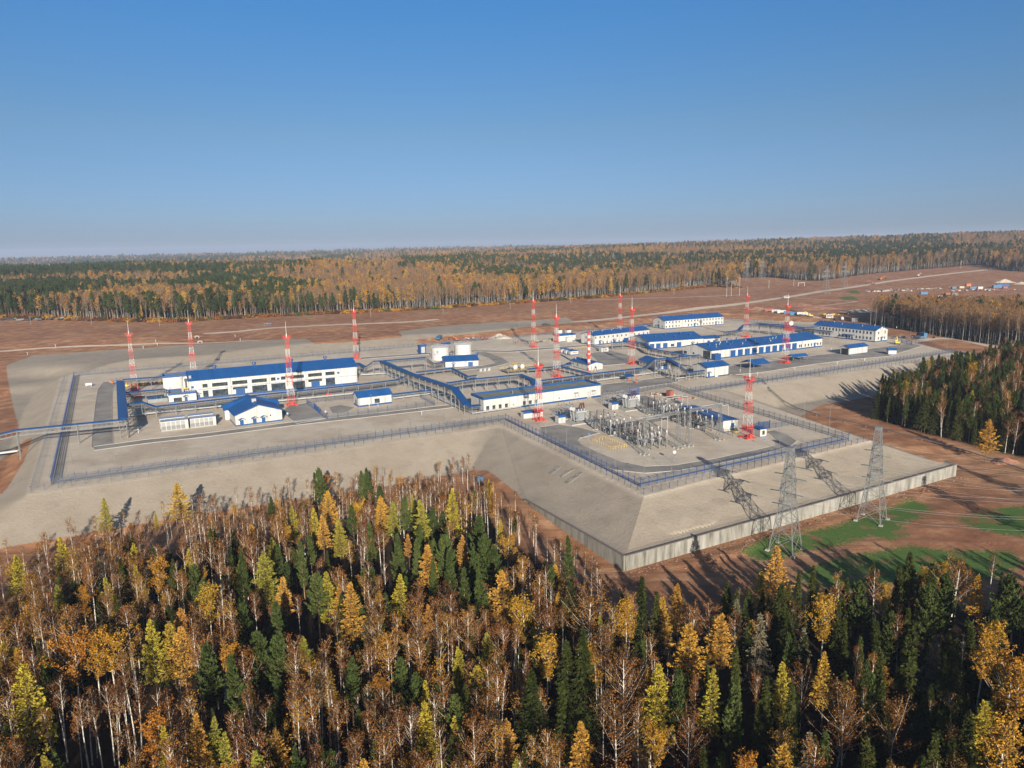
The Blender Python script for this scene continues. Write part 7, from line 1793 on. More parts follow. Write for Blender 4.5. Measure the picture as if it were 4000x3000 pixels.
def eq_bus(o):
    part(o, 'support', DGREY, lambda m: [m.box(x - 0.1, x + 0.1, -0.1, 0.1, 0, 5.2) for x in (-3.6, 3.6)] + [m.bar((-3.6, 0, 5.2), (3.6, 0, 5.2), 0.16)], 'eu1')
    part(o, 'insulators', PORC, lambda m: [ins_col(m, x, 0, 5.28, 6.3, 0.13) for x in (-3, 0, 3)], 'eu2'); 
EQ = {'disconnector': eq_disc, 'circuit_breaker': eq_brk, 'current_transformer': eq_ct, 'surge_arrester': eq_arr, 'busbar_support': eq_bus}
EQL = {'disconnector': 'grey three-phase disconnector on low steel legs', 'circuit_breaker': 'grey tank circuit breaker with two slanting bushings', 'current_transformer': 'slender instrument transformer with a white cap', 'surge_arrester': 'tall black surge arrester column', 'busbar_support': 'light steel goal-shaped busbar support'}
EQC = {'disconnector': 'disconnector', 'circuit_breaker': 'circuit breaker', 'current_transformer': 'instrument transformer', 'surge_arrester': 'surge arrester', 'busbar_support': 'busbar support'}
for bay in (0, 1):
    for t in (-3, 0, 3):
        place_eq('surge_arrester', 1.5, t, bay); place_eq('current_transformer', 8.5, t, bay); place_eq('circuit_breaker', 13.5, t, bay)
        place_eq('current_transformer', 23.0, t, bay); place_eq('circuit_breaker', 33, t, bay) if bay == 0 or t == 0 else None; place_eq('current_transformer', 37.5, t, bay)
        place_eq('surge_arrester', 28.5, t, bay) if bay == 0 else None
    for s in (4.8, 18.5, 26, 30.5, 35.3): place_eq('disconnector', s, 0, bay)
    for t in (-4.2, -1.5, 1.5, 4.2): place_eq('surge_arrester', 6.6, t, bay); place_eq('current_transformer', 16.2, t, bay); place_eq('current_transformer', 28 if bay else 31.8, t, bay)
    for s in (11, 21): o_ = place_eq('busbar_support', s, 0, bay); o_.rotation_euler = (0, 0, AX)
    m = MB(); o0 = (G(2262, 1646) - VL * 7.5 + UL * 2.0, G(2463, 1594) - VL * 7.5 + UL * 2.0)[bay]
    for t in (-3, 0, 3):
        for a, b, z in ((1.5, 11, 5.9), (11, 21, 6.4), (21, 38, 5.9)): p = o0 - VL * a + UL * t; q = o0 - VL * b + UL * t; m.bar((p.x, p.y, z), (q.x, q.y, z), 0.09)
    o_ = m.build('busbar', GREY); o_['label'] = 'three parallel tubular busbars over the switchgear ' + ('before the yellow railing', 'before the relay building')[bay]; o_['category'] = 'busbar'
    for s in (6, 16, 31):
        p = o0 - VL * s + UL * 5.0; q = o0 - VL * s - UL * 5.0; MB().bar((p.x, p.y, 0.12), (q.x, q.y, 0.12), 0.7, 0.24).build('cable_trench', CONC, None, kind='structure')
for s, t, bay in ((24, 0, 0), (9, -1, 1), (29, 1, 1)):
    o0 = (G(2262, 1646) - VL * 7.5 + UL * 2.0, G(2463, 1594) - VL * 7.5 + UL * 2.0)[bay]; p = o0 - VL * s + UL * (t + 8)
    o = thing('bus_bridge', ['pale tubular bus bridge between the two bays, middle one', 'pale tubular bus bridge near the farther transformer', 'pale tubular bus bridge beside the relay building'][(24, 9, 29).index(s)], 'bus bridge', (p.x, p.y, 0), AX)
    part(o, 'frame', LGREY, lambda m: [m.box(x - 0.09, x + 0.09, y - 0.09, y + 0.09, 0, 6.6) for x in (-5, 5) for y in (-1.6, 1.6)] + [m.bar((-5, y, 6.6), (5, y, 6.6), 0.18) for y in (-1.6, 1.6)] + [m.bar((x, -1.6, 6.6), (x, 1.6, 6.6), 0.12) for x in (-5, 5)], 'bbr')
# bus gallery between transformers and the flat-roofed building
for i, (u0, v0) in enumerate(((2200, 1625), (2370, 1577))):
    p = G(u0, v0); o = thing('busduct_frame', ['grey cable frame with dark bushings behind the transformer closer to the mast', 'grey cable frame with dark bushings behind the transformer by the container'][i], 'cable frame', p, AX)
    part(o, 'frame', GREY, lambda m: [m.box(x - 0.09, x + 0.09, y - 0.09, y + 0.09, 0, 4.2) for x in (-2, 0, 2, 4) for y in (-1.3, 1.3)] + [m.bar((-2, y, z), (4, y, z), 0.12) for y in (-1.3, 1.3) for z in (2.6, 4.2)] + [m.bar((x, -1.3, 4.2), (x, 1.3, 4.2), 0.1) for x in (-2, 0, 2, 4)], 'bf1')
    part(o, 'insulators', BRN, lambda m: [ins_col(m, x, y, 4.2, 5.2, 0.12) for x in (-1.5, 1.0, 3.5) for y in (-1, 1)], 'bf2')
# yellow railing
cr_ = [G(2316, 1727), G(2366, 1718), G(2448, 1749), G(2394, 1760)]; o = thing('yellow_railing', 'low yellow railing enclosing a rectangle of gravel by the substation road', 'railing', cr_[0])
pm_ = MB().box(-0.035, 0.035, -0.035, 0.035, 0, 1.2).mesh('post', YEL); m = MB()
for i in range(4):
    a, b = cr_[i] - cr_[0], cr_[(i + 1) % 4] - cr_[0]; n_ = (4, 9, 5, 9)[i]
    for k in range(n_): ob('post', pm_, o, a.lerp(b, k / n_))
    m.bar(a + Vector((0, 0, 1.2)), b + Vector((0, 0, 1.2)), 0.06); m.bar(a + Vector((0, 0, 0.65)), b + Vector((0, 0, 0.65)), 0.035)
m.build('rail', YEL, o)
# ------------------------------------------------------------------ posts, lamps and signs
def lamp(p, label, H=6.2, grp=None, arm=True):
    o = thing('lamp_post', label, 'lamp post', p, AX, grp)
    ob('pole', cached(('lp', H), lambda: MB().tube((0, 0, 0), (0, 0, H), 0.06, 0.04, 8).box(-0.2, 0.2, -0.2, 0.2, 0, 0.25).mesh('pole', GREY)), o)
    if arm: ob('lamp_head', cached(('lh', H), lambda: MB().bar((0, 0, H), (0.9, 0, H + 0.25), 0.06).box(0.8, 1.35, -0.14, 0.14, H + 0.18, H + 0.3).mesh('lamp_head', GREY)), o)
LMP = [(452, 1841), (640, 1815), (990, 1765), (1320, 1721), (1466, 1712), (1607, 1680), (1742, 1661), (2132, 1696), (2213, 1734), (2304, 1777), (2402, 1822), (2515, 1876), (2623, 1852), (3044, 1760), (3138, 1726), (3237, 1713), (270, 1880), (280, 1800)]
for px, py in LMP: lamp(G(px, py), 'thin grey lamp post standing just inside the perimeter fence', 5.2, 'lamp posts inside the perimeter fence')
for px, py, lab in ((3138, 1676, 'tall lamp post outside the fence beside the earth bank, closer to the pipeline bend'), (3238, 1690, 'tall lamp post outside the fence beside the earth bank, closer to the corner')): lamp(GT(px, py), lab, 9.5)
for px, py in ((2029, 1300), (2077, 1340), (2293, 1292), (2231, 1300), (2845, 1262), (2900, 1268), (2955, 1262), (3190, 1270), (3690, 1345), (3555, 1330), (3700, 1365), (1680, 1356), (2440, 1285)): lamp(G(px, py), 'slim lamp post near the back fence', 8.0, 'slim lamp posts near the back fence')
def sign(p, label, col, h=2.4, r=0.4, ang=0.0):
    o = thing('road_sign', label, 'sign', p, ang); MB().tube((0, 0, 0), (0, 0, h), 0.05, n=6).build('post', GREY, o); MB().tube((0, -0.06, h - r * 0.3), (0, -0.1, h - r * 0.3), r, n=16).build('sign_plate', col, o)
SB = mat('sign_blue', (0.03, 0.16, 0.42), 0.4)
sign(G(2634, 1809), 'white disc on a post beside the substation road bend', WHITE2, 3.6, 0.5); sign(G(2301, 1729), 'small round blue sign near the yellow railing', SB, 3.0, 0.3); sign(G(2984, 1744), 'small round blue sign on the substation road near the mast', SB, 2.4, 0.3)
sign(G(2169, 1634), 'small blue square-looking sign between mast and transformer', SB, 2.3, 0.28); sign(G(2260, 1660), 'blue sign before the transformer pit', SB, 3.0, 0.32); sign(G(2320, 1676), 'blue sign at the corner of the switchgear yard', SB, 3.4, 0.36)
sign(Gc(2, 1450, 1340), 'pale blue sign plate at the zebra crossing', mat('pale_blue', (0.25, 0.38, 0.52), 0.5), 2.2, 0.42); sign(Gc(2, 1862, 1330), 'pale blue sign plate on the end of the blue yard fence', mat('pale_blue2', (0.25, 0.38, 0.52), 0.5), 2.6, 0.4)
mk_ = MB().tube((0, 0, 0), (0, 0, 1.5), 0.11, n=8).box(-0.3, 0.3, -0.3, 0.3, 1.4, 1.55).mesh('marker_post', WHITE2)
for px, py in ((108, 1387), (217, 1356), (609, 1337), (615, 1349), (919, 1317), (939, 1332), (560, 1362)):
    q = GT(px, py); o = ob('marker_post', mk_, None, q, 0, 'white capped marker post beside the field track behind the site', 'marker post', 'white marker posts by the field track'); o.scale = (1.15, 1.15, 1.15)
for px, py in ((2958, 1466), (2891, 1454), (3104, 1445), (3267, 1424), (3378, 1409), (3247, 1368), (1647, 1622), (1477, 1588), (1443, 1594), (541, 1691), (3377, 1410), (3270, 1425)):
    ob('marker_post', mk_, None, G(px, py), 0, 'short white marker post on the gravel of the yard', 'marker post', 'white marker posts in the yard')
for px, py, lab in ((770, 1321, 'white goal-shaped frame by the field track, farther one'), (782, 1341, 'white goal-shaped frame by the field track, closer one'), (3130, 1118, 'white rectangular frame standing on the far earth corridor')):
    q = GT(px, py); w_ = 1.4 if px < 2000 else 4; ob('pipe_portal', MB().bar((-w_, 0, 0), (-w_, 0, w_ * 1.1), 0.35).bar((w_, 0, 0), (w_, 0, w_ * 1.1), 0.35).bar((-w_, 0, w_ * 1.1), (w_, 0, w_ * 1.1), 0.35).mesh('pipe_portal', WHITE2), None, q, 0, lab, 'frame')
for px, py, ty in ((358, 1267, 1215), (624, 1275, 1232), (1449, 1240, 1205), (1731, 1224, 1190), (1993, 1206, 1172), (2632, 1151, 1108), (2838, 1160, 1085), (2856, 1157, 1098), (2888, 1155, 1082), (121, 1270, 1235), (3003, 1125, 1095), (3100, 1118, 1088), (2230, 1185, 1150), (3753, 1047, 1020)):
    q = GT(px, py); h = col_h(q, px, ty); ob('utility_pole', MB().tube((0, 0, -0.3), (0, 0, h), 0.22, 0.14, 8).bar((-1.2, 0, h - 0.7), (1.2, 0, h - 0.7), 0.2).mesh('utility_pole', LGREY if px > 2700 else GREY), None, q, 0.4, 'lone utility pole on the bare ground before the forest', 'utility pole', 'utility poles before the forest')
# ------------------------------------------------------------------ tanks, booths and plant in the middle of the yard
o = thing('tank_platform', 'steel platform with yellow railings carrying two horizontal tanks', 'platform', Gc(3, 1890, 862), AX)
part(o, 'deck', GREY, lambda m: m.box(0, 22, 0, 9, 1.0, 1.15).box(0.2, 0.5, 0.2, 0.5, 0, 1).box(7, 7.3, 0.2, 0.5, 0, 1).box(14, 14.3, 0.2, 0.5, 0, 1).box(21.4, 21.7, 0.2, 0.5, 0, 1))
part(o, 'railing', YEL, lambda m: [m.bar((x, y, 1.15), (x, y, 2.3), 0.08) for x in range(0, 23, 2) for y in (0, 9)] + [m.bar((0, y, z), (22, y, z), 0.08) for y in (0, 9) for z in (1.7, 2.3)])
for i, (x0, lab) in enumerate(((6.0, 'white horizontal tank on the yellow-railed platform, beside the stair end'), (10.2, 'white horizontal tank on the yellow-railed platform, beside the pipe rack'))):
    p = Gc(3, 1890, 862) + UL * x0 + VL * 2.0; t_ = thing('horizontal_tank', lab, 'tank', (p.x, p.y, 1.15), AX)
    def sh(m):
        prof = [(0.0, 0.0), (0.6, 0.12), (1.05, 0.35), (1.3, 0.6), (1.3, 5.4), (1.05, 5.65), (0.6, 5.88), (0, 6)]
        b = MB(); b.lathe(prof, 24); m.add([(x, z, y + 1.6) for x, y, z in b.v], [tuple(reversed(f)) for f in b.f])
    part(t_, 'shell', WHITE2, sh, 'ht1'); part(t_, 'saddle', GREY, lambda m: m.box(-1, 1, 1.0, 1.3, 0, 0.6).box(-1, 1, 4.6, 4.9, 0, 0.6), 'ht2'); part(t_, 'walkway_railing', YEL, lambda m: [m.bar((x, y, 2.9), (x, y, 3.9), 0.07) for x in (-0.8, 0.8) for y in (1, 3, 5)] + [m.bar((x, 1, 3.9), (x, 5, 3.9), 0.07) for x in (-0.8, 0.8)] + [m.box(-0.9, 0.9, 0.8, 5.2, 2.85, 2.92)], 'ht3')
for i, (u, v) in enumerate(((533, 775), (583, 787), (632, 798))):
    p = Gc(4, u, v); b = Bld(['white fuel container with blue cap and base, first of three in a stepped row', 'white fuel container with blue cap and base, middle of the stepped row', 'white fuel container with blue cap and orange stripe, last of the stepped row'][i], p, 5.5, AX, 2.6, 2.6, 2.7, name='fuel_container', cat='container', mono=True, fas=0.3, plinth=0.5, over=0.12, roofm=BLUE)
    if i == 2: b.put('orange_stripe', MB().box(-1.6, 1.6, -0.05, -0.003, -0.2, 0.2).mesh('orange_stripe', ORANGE), 'F', 3.0, 1.6)
o = thing('rail_fence', 'yellow railing behind the three fuel containers', 'railing', Gc(4, 552, 745), AX); part(o, 'railing', YEL, lambda m: [m.bar((x, 0, 0), (x, 0, 1.4), 0.08) for x in range(0, 19, 2)] + [m.bar((0, 0, z), (18, 0, z), 0.07) for z in (0.7, 1.4)])
for u in (587, 638, 688): p = Gc(4, u, 742); ob('vent_pole', cached('vp', lambda: MB().tube((0, 0, 0), (0, 0, 7), 0.07, n=6).box(-0.15, 0.15, -0.15, 0.15, 0, 0.2).mesh('vent_pole', GREY)), None, p, 0, 'thin vent pole behind the fuel containers', 'pole', 'vent poles behind the fuel containers')
b = Bld('narrow dark blue stair booth beside the storage tanks', Gc(3, 945, 648), 4.0, AX, 4.0, 5.4, 6.0, name='booth', cat='booth', mono=True, plinth=0.3, wallm=BLUE, over=0.3); b.put('grille', MB().box(-1.2, 1.2, -0.06, -0.003, 0.8, 4.6).mesh('grille', LGREY), 'F', 2.0, 0)
canopy('small blue-roofed shelter behind the lettered tank', Gc(3, 1195, 592), 5.0, AX, 3.5, 3.2, 4.0)
o = thing('pump_shelter', 'blue lean-to roof over orange hydrant gear beside the covered rack', 'shelter', Gc(4, 1240, 1088), AX)
part(o, 'roof', BLUE, lambda m: m.add([(0, 0, 2.6), (4.6, 0, 2.6), (4.6, 3.0, 3.4), (0, 3.0, 3.4), (0, 0, 2.75), (4.6, 0, 2.75), (4.6, 3.0, 3.55), (0, 3.0, 3.55)], [(3, 2, 1, 0), (4, 5, 6, 7), (0, 1, 5, 4), (1, 2, 6, 5), (2, 3, 7, 6), (3, 0, 4, 7)]))
part(o, 'post', GREY, lambda m: [m.box(x, x + 0.14, 1.4, 1.55, 0, 3.0) for x in (0.4, 4.0)]); part(o, 'hydrant', ORANGE, lambda m: m.tube((2.0, 1.2, 0.1), (2.0, 1.2, 1.2), 0.3, n=10).tube((3.2, 1.2, 0.1), (3.2, 1.2, 1.0), 0.25, n=10)); part(o, 'slab', CONC, lambda m: m.box(-1, 9, -1.2, 3.6, 0, 0.1))
o = thing('hydrant_column', 'orange standpipe with a wheel beside the blue lean-to', 'hydrant', Gc(4, 1340, 1098), AX); part(o, 'column', ORANGE, lambda m: m.tube((0, 0, 0), (0, 0, 4.6), 0.16, n=8).tube((-0.6, 0, 0.6), (0.9, 0, 0.6), 0.3, n=10)); part(o, 'valve_wheel', RUST, lambda m: m.tube((0, -0.3, 1.8), (0, -0.38, 1.8), 0.35, n=12))
p = Gc(3, 1575, 835); 
for i in range(3): ob('pale_tank', cached('ptk', lambda: MB().tube((0, -0.9, 0.9), (0, 0.9, 0.9), 0.75, n=14).box(-0.7, 0.7, -0.6, -0.4, 0, 0.6).box(-0.7, 0.7, 0.4, 0.6, 0, 0.6).mesh('pale_tank', LGREY)), None, p + UL * (1.0 + i * 2.4), AX, ['small grey drum-shaped tank, first of three beside the pump house', 'small grey drum-shaped tank, middle of three beside the pump house', 'small grey drum-shaped tank, last of three beside the pump house'][i], 'tank')
# valve yard at the west end of the hall
def valve_group(label, p, cols):
    o = thing('valve_group', label, 'valves', p, AX)
    for k, mt_ in enumerate(cols):
        part(o, 'valve', mt_, lambda m: m.tube((k * 1.9, 0, 0.2), (k * 1.9, 0, 1.4), 0.45, n=10).tube((k * 1.9, 0, 1.4), (k * 1.9, 0, 2.3), 0.14, n=8).tube((k * 1.9, 0, 2.3), (k * 1.9, 0, 2.4), 0.5, n=12).tube((k * 1.9 - 0.9, 0, 0.7), (k * 1.9 + 0.9, 0, 0.7), 0.3, n=10))
    part(o, 'manifold', GREY, lambda m: m.tube((-1.5, 1.5, 0.8), (len(cols) * 1.9, 1.5, 0.8), 0.35, n=10))
valve_group('row of yellow and brown valves in the yard behind the first west rack', Gc(1, 1370, 1000), [YEL, RUST, YEL, RUST, YEL, RUST, GREY, RUST, YEL])
valve_group('red and grey valves between two racks at the west end', Gc(1, 1410, 1130), [GREY, RED, RED])
valve_group('green valves beside the blue-framed filters', Gc(1, 1700, 1160), [GREEN, GREEN, GREEN, GREEN])
o = thing('air_cooler', 'blue and white louvred cooler bank before the hall annex', 'cooler', Gc(1, 1600, 1175), AX)
part(o, 'casing', GREY, lambda m: m.box(0, 8, 0, 7, 0, 1.5)); part(o, 'louvre', BLUE, lambda m: [m.box(0.3 + 2.6 * i, 2.5 + 2.6 * i, 0.4 + j * 2.2, 2.1 + j * 2.2, 1.5, 1.65) for i in range(3) for j in range(3)])
valve_group('orange and blue pump set at the back end of the wide rack', Gc(1, 1215, 965), [ORANGE, LBLUE, ORANGE])
ob('meter_stand', MB().box(-1.4, 1.4, -0.4, 0.4, 0.6, 1.8).box(-1.2, -1.0, -0.1, 0.1, 0, 0.6).box(1.0, 1.2, -0.1, 0.1, 0, 0.6).mesh('meter_stand', WHITE2), None, Gc(1, 960, 995), AX, 'small white twin cabinet on legs in the empty west yard', 'cabinet')
# ------------------------------------------------------------------ heaps, vehicles, cabins around the site
def heap(label, px, py, rx, ry, h, col, name='gravel_heap', cat='heap'):
    q = GT(px, py); rs_ = np.random.RandomState(int(px)); m = MB(); n_, k_ = 28, 8
    for j in range(k_ + 1):
        f = j / k_; rr = 1 - f
        for i in range(n_):
            t = 2 * math.pi * i / n_; w = 1 + 0.12 * math.sin(3 * t + px) + 0.07 * math.sin(7 * t) + rs_.normal(0, 0.02); m.v.append((rx * rr * w * math.cos(t), ry * rr * w * math.sin(t), h * (f ** 1.15) + (rs_.normal(0, 0.04) * h if 0 < j < k_ else 0) - 0.2 * (j == 0)))
    for j in range(k_):
        for i in range(n_): m.f.append((j * n_ + i, j * n_ + (i + 1) % n_, (j + 1) * n_ + (i + 1) % n_, (j + 1) * n_ + i)); m.m.append(0)
    o = m.build(name, col, None); o.location = q; o['label'] = label; o['category'] = cat; return o
GRV = mat('pale_gravel', (0.40, 0.35, 0.285), 0.95, var=0.2, vscale=0.8); SOIL = mat('red_soil', (0.26, 0.125, 0.08), 0.95, var=0.35, vscale=0.5)
heap('long pale gravel heap behind the storage tanks', 1950, 1322, 10, 6, 3.6, GRV); heap('large pale gravel cone on the far earth ground', 3925, 1104, 12, 7, 4.6, GRV); heap('low gravel heap beside the large cone', 3990, 1110, 9, 6, 3, GRV)
heap('pale sand heap near the parked trucks', 3360, 1217, 17, 8, 2.2, GRV); heap('red soil bank behind the container row', 3195, 1208, 26, 12, 3.0, SOIL, 'soil_heap'); heap('red soil hummock beside the far road', 3130, 1195, 14, 9, 2.6, SOIL, 'soil_heap'); heap('dark soil mound by the road bend behind the blocks', 2955, 1208, 12, 6, 2.4, SOIL, 'soil_heap')
heap('torn soil heap at the edge of the dark wood', 3930, 1805, 5, 3, 1.6, SOIL, 'soil_heap')
def wheels(o, xs, w, r=0.5):
    wm = cached(('wh', round(r, 2)), lambda: MB().tube((0, -0.16, 0), (0, 0.16, 0), r, n=14).tube((0, -0.18, 0), (0, 0.18, 0), r * 0.5, n=10).mesh('wheel', DARKG))
    for x in xs:
        for s in (-1, 1): ob('wheel', wm, o, (x, s * (w / 2 - 0.1), r))
def truck(label, px, py, ang, cab, load, L=8.5, cat='truck', name='truck', loadh=1.8, loadw=2.4, T=True):
    q = GT(px, py) if T else G(px, py); o = thing(name, label, cat, q, ang)
    part(o, 'chassis', DARKG, lambda m: m.box(-L / 2, L / 2, -0.5, 0.5, 0.7, 1.0))
    part(o, 'cab', cab, lambda m: m.add([(L / 2 - 2.2, -1.2, 0.8), (L / 2, -1.2, 0.8), (L / 2, 1.2, 0.8), (L / 2 - 2.2, 1.2, 0.8), (L / 2 - 2.2, -1.15, 2.9), (L / 2 - 0.45, -1.1, 2.9), (L / 2 - 0.45, 1.1, 2.9), (L / 2 - 2.2, 1.15, 2.9), (L / 2, -1.2, 1.8), (L / 2, 1.2, 1.8)],
         [(0, 3, 2, 1), (4, 5, 6, 7), (0, 1, 8, 5, 4), (3, 7, 6, 9, 2), (1, 2, 9, 8), (8, 9, 6, 5), (3, 0, 4, 7)]))
    part(o, 'windscreen', GLASS, lambda m: m.add([(L / 2 + 0.01, -1.0, 1.9), (L / 2 + 0.01, 1.0, 1.9), (L / 2 - 0.38, 0.95, 2.75), (L / 2 - 0.38, -0.95, 2.75)], [(0, 1, 2, 3)]))
    part(o, 'cargo_body', load, lambda m: m.box(-L / 2, L / 2 - 2.5, -loadw / 2, loadw / 2, 1.05, 1.05 + loadh)); wheels(o, (L / 2 - 1.2, -L / 2 + 1.2, -L / 2 + 2.5), 2.4); return o
truck('light blue lorry on the earth behind the storage tanks', 1716, 1327, math.radians(-100), LBLUE, LBLUE, 8.5); truck('blue tarpaulin lorry parked beside the entrance road', 3600, 1318, math.radians(95), DARKG, LBLUE, 8, loadh=2.4)
truck('white box lorry beside the container row', 3135, 1233, math.radians(-20), WHITE2, WHITE2, 9, loadh=2.0); truck('white lorry behind the office block roof', 3275, 1252, math.radians(10), WHITE2, DARKG, 8, loadh=0.7)
def bus(label, px, py, ang, L, h, col, name='bus', cat='bus', w=2.5):
    q = GT(px, py); o = thing(name, label, cat, q, ang); part(o, 'body', col, lambda m: m.box(-L / 2, L / 2, -w / 2, w / 2, 0.45, h).box(-L / 2 + 0.2, L / 2 - 0.25, -w / 2 + 0.1, w / 2 - 0.1, h, h + 0.12))
    part(o, 'window', GLASS, lambda m: m.box(-L / 2 + 0.4, L / 2 - 0.5, -w / 2 - 0.02, -w / 2 - 0.003, h * 0.5, h * 0.82).box(-L / 2 + 0.4, L / 2 - 0.5, w / 2 + 0.003, w / 2 + 0.02, h * 0.5, h * 0.82)); wheels(o, (L / 2 - 1.3, -L / 2 + 1.3), w, 0.42 if L > 5 else 0.34); return o
bus('white minibus driving on the pale road behind the long garages', 3070, 1166, math.radians(20), 6.5, 2.7, WHITE2)
bus('white camper body parked above the office block roof', 3238, 1243, math.radians(5), 6, 3.0, WHITE2, 'camper', 'van')
def car(label, px, py, ang, col, L=4.5, T=True):
    q = GT(px, py); o = thing('parked_car', label, 'car', q, ang)
    part(o, 'body', col, lambda m: m.box(-L / 2, L / 2, -0.9, 0.9, 0.35, 0.95).add([(-L * 0.38, -0.85, 0.95), (L * 0.22, -0.85, 0.95), (L * 0.22, 0.85, 0.95), (-L * 0.38, 0.85, 0.95), (-L * 0.3, -0.72, 1.55), (L * 0.08, -0.72, 1.55), (L * 0.08, 0.72, 1.55), (-L * 0.3, 0.72, 1.55)], [(0, 3, 2, 1), (4, 5, 6, 7), (0, 1, 5, 4), (1, 2, 6, 5), (2, 3, 7, 6), (3, 0, 4, 7)]))
    part(o, 'window', GLASS, lambda m: m.box(-L * 0.3, L * 0.1, -0.83, -0.80, 1.02, 1.42).box(-L * 0.3, L * 0.1, 0.80, 0.83, 1.02, 1.42)); wheels(o, (L * 0.3, -L * 0.3), 1.8, 0.35); return o
car('dark car parked on the pale gravel strip behind the site', 2133, 1271, math.radians(15), DARKG, 6.5); car('grey-blue off-road car on the earth before the forest', 1048, 1268, math.radians(170), mat('grey_blue', (0.14, 0.17, 0.24), 0.4), 6.5)
car('blue car at the far end of the pale road', 3870, 1054, 0.3, LBLUE, 7)
def digger(label, px, py, ang, col, sc_=1.0, name='excavator', cat='excavator'):
    q = GT(px, py); o = thing(name, label, cat, q, ang); part(o, 'tracks', DARKG, lambda m: m.box(-2.2, 2.2, -1.6, -1.0, 0, 0.9).box(-2.2, 2.2, 1.0, 1.6, 0, 0.9).box(-1, 1, -1, 1, 0.5, 1.0))
    part(o, 'cab', col, lambda m: m.box(-2.2, 0.9, -1.4, 1.4, 1.0, 2.0).box(0.0, 1.4, 0.3, 1.4, 2.0, 3.2)); part(o, 'boom', col, lambda m: m.bar((1.0, 0, 1.6), (4.2, 0, 4.8), 0.5).bar((4.2, 0, 4.8), (7.0, 0, 3.6), 0.42)); part(o, 'bucket', DARKG, lambda m: m.bar((7.0, 0, 3.6), (7.4, 0, 1.6), 0.3).box(6.8, 8.0, -0.6, 0.6, 0.8, 1.7)); o.scale = (sc_,) * 3; return o
digger('orange excavator with raised boom on the far side of the pale road', 3440, 1094, 0.2, ORANGE, 1.1); digger('dark red excavator on the near side of the pale road', 3410, 1112, 2.8, RUST, 1.1)
digger('yellow excavator behind the blue containers', 3165, 1238, 2.9, YEL, 0.9); digger('orange loader between heaps behind the storage tanks', 1785, 1331, 3.0, ORANGE, 0.8, 'loader', 'loader'); digger('yellow crane-like machine at the entrance gate', 3505, 1345, 1.2, YEL, 0.9, 'loader', 'loader'); digger('pale bulldozer on the pale road', 3586, 1080, 0.4, GRV, 1.0, 'bulldozer', 'bulldozer')
def cont(label, px, py, ang, col, L=6.0, h=2.6, w=2.5, grp=None):
    q = GT(px, py); o = thing('shipping_container', label, 'container', q, ang, grp)
    def b(m):
        m.box(-L / 2, L / 2, -w / 2, w / 2, 0.1, h)
        for i in range(int(L / 0.6)): x = -L / 2 + 0.3 + i * 0.6; m.box(x, x + 0.25, -w / 2 - 0.05, -w / 2 - 0.003, 0.25, h - 0.15)
    part(o, 'body', col, b); part(o, 'door', DGREY, lambda m: m.box(L / 2 + 0.003, L / 2 + 0.05, -w / 2 + 0.15, w / 2 - 0.15, 0.3, h - 0.2)); return o
for px, py, col, nm_ in ((3003, 1216, RUST, 'dark red'), (3030, 1220, LGREY, 'grey'), (3052, 1223, WHITE2, 'white'), (3078, 1227, LBLUE, 'light blue'), (3110, 1231, LBLUE, 'longer light blue')):
    cont('%s container in the row behind the long garages' % nm_, px, py, math.radians(-14), col, 7 if 'longer' not in nm_ else 10)
cont('dark blue container with white markings above the office block roof', 3350, 1256, 0.05, DGREY, 11, 3.0); cont('blue container alone on the red earth', 3608, 1150, -0.1, LBLUE, 7, 2.8, 2.6); cont('small blue bin on the red soil by the wooded corner', 1873, 1880, 0.4, LBLUE, 1.8, 1.5, 1.6)
k = 0
for px, py, col, L, h, nm_ in ((3675, 1163, LGREY, 16, 4, 'grey'), (3700, 1152, RUST, 9, 4, 'dark red'), (3728, 1155, DGREY, 12, 5, 'black'), (3760, 1160, RUST, 10, 4, 'pinkish'), (3790, 1168, LGREY, 16, 4, 'pale grey'), (3725, 1128, LBLUE, 8, 4, 'light blue'), (3755, 1126, GRV, 10, 4, 'cream'),
                            (3782, 1118, ORANGE, 10, 5, 'orange'), (3800, 1128, LBLUE, 14, 4, 'blue'), (3828, 1128, WHITE2, 10, 4, 'white'), (3895, 1125, LBLUE, 18, 6, 'turquoise'), (3915, 1121, BLUE, 26, 6, 'dark blue'), (3925, 1127, RUST, 9, 4, 'brown')):
    cont('%s cabin in the far workers\' camp on the red earth' % nm_, px, py, -0.08, col, L * 0.52, h * 0.6, 2.4, None)
def junk(label, px, py, rx, ry, n_, cols, s=1.0, name='scrap_pile'):
    q = GT(px, py); rr = random.Random(int(px)); m = MB()
    for i in range(n_):
        x, y = rr.gauss(0, rx / 2), rr.gauss(0, ry / 2); w, l, h = rr.uniform(0.3, 1.5) * s, rr.uniform(0.5, 2.6) * s, rr.uniform(0.2, 0.9) * s; a = rr.uniform(0, 3.1); ca, sa = math.cos(a), math.sin(a); b = MB().box(-l / 2, l / 2, -w / 2, w / 2, 0, h)
        m.add([(x + ca * vx - sa * vy, y + sa * vx + ca * vy, vz) for vx, vy, vz in b.v], b.f, rr.randrange(len(cols)))
    o = m.build(name, cols, None); o.location = q; o['label'] = label; o['category'] = 'scrap pile'; o['kind'] = 'stuff'
junk('rubble of planks and crates in the substation yard', 2578, 1542, 7, 2.5, 26, [WOODM, RUST, GREY, GRV]); junk('stacked boards beside the pink box in the substation yard', 2650, 1557, 5, 2, 18, [WOODM, GREY, RUST])
ob('pink_box', MB().box(-1.2, 1.2, -1.1, 1.1, 0, 3.0).box(-1.3, 1.3, -1.2, 1.2, 3.0, 3.12).mesh('pink_box', RUST), None, G(2617, 1553), AX, 'faded red metal box among the rubble in the substation', 'box')
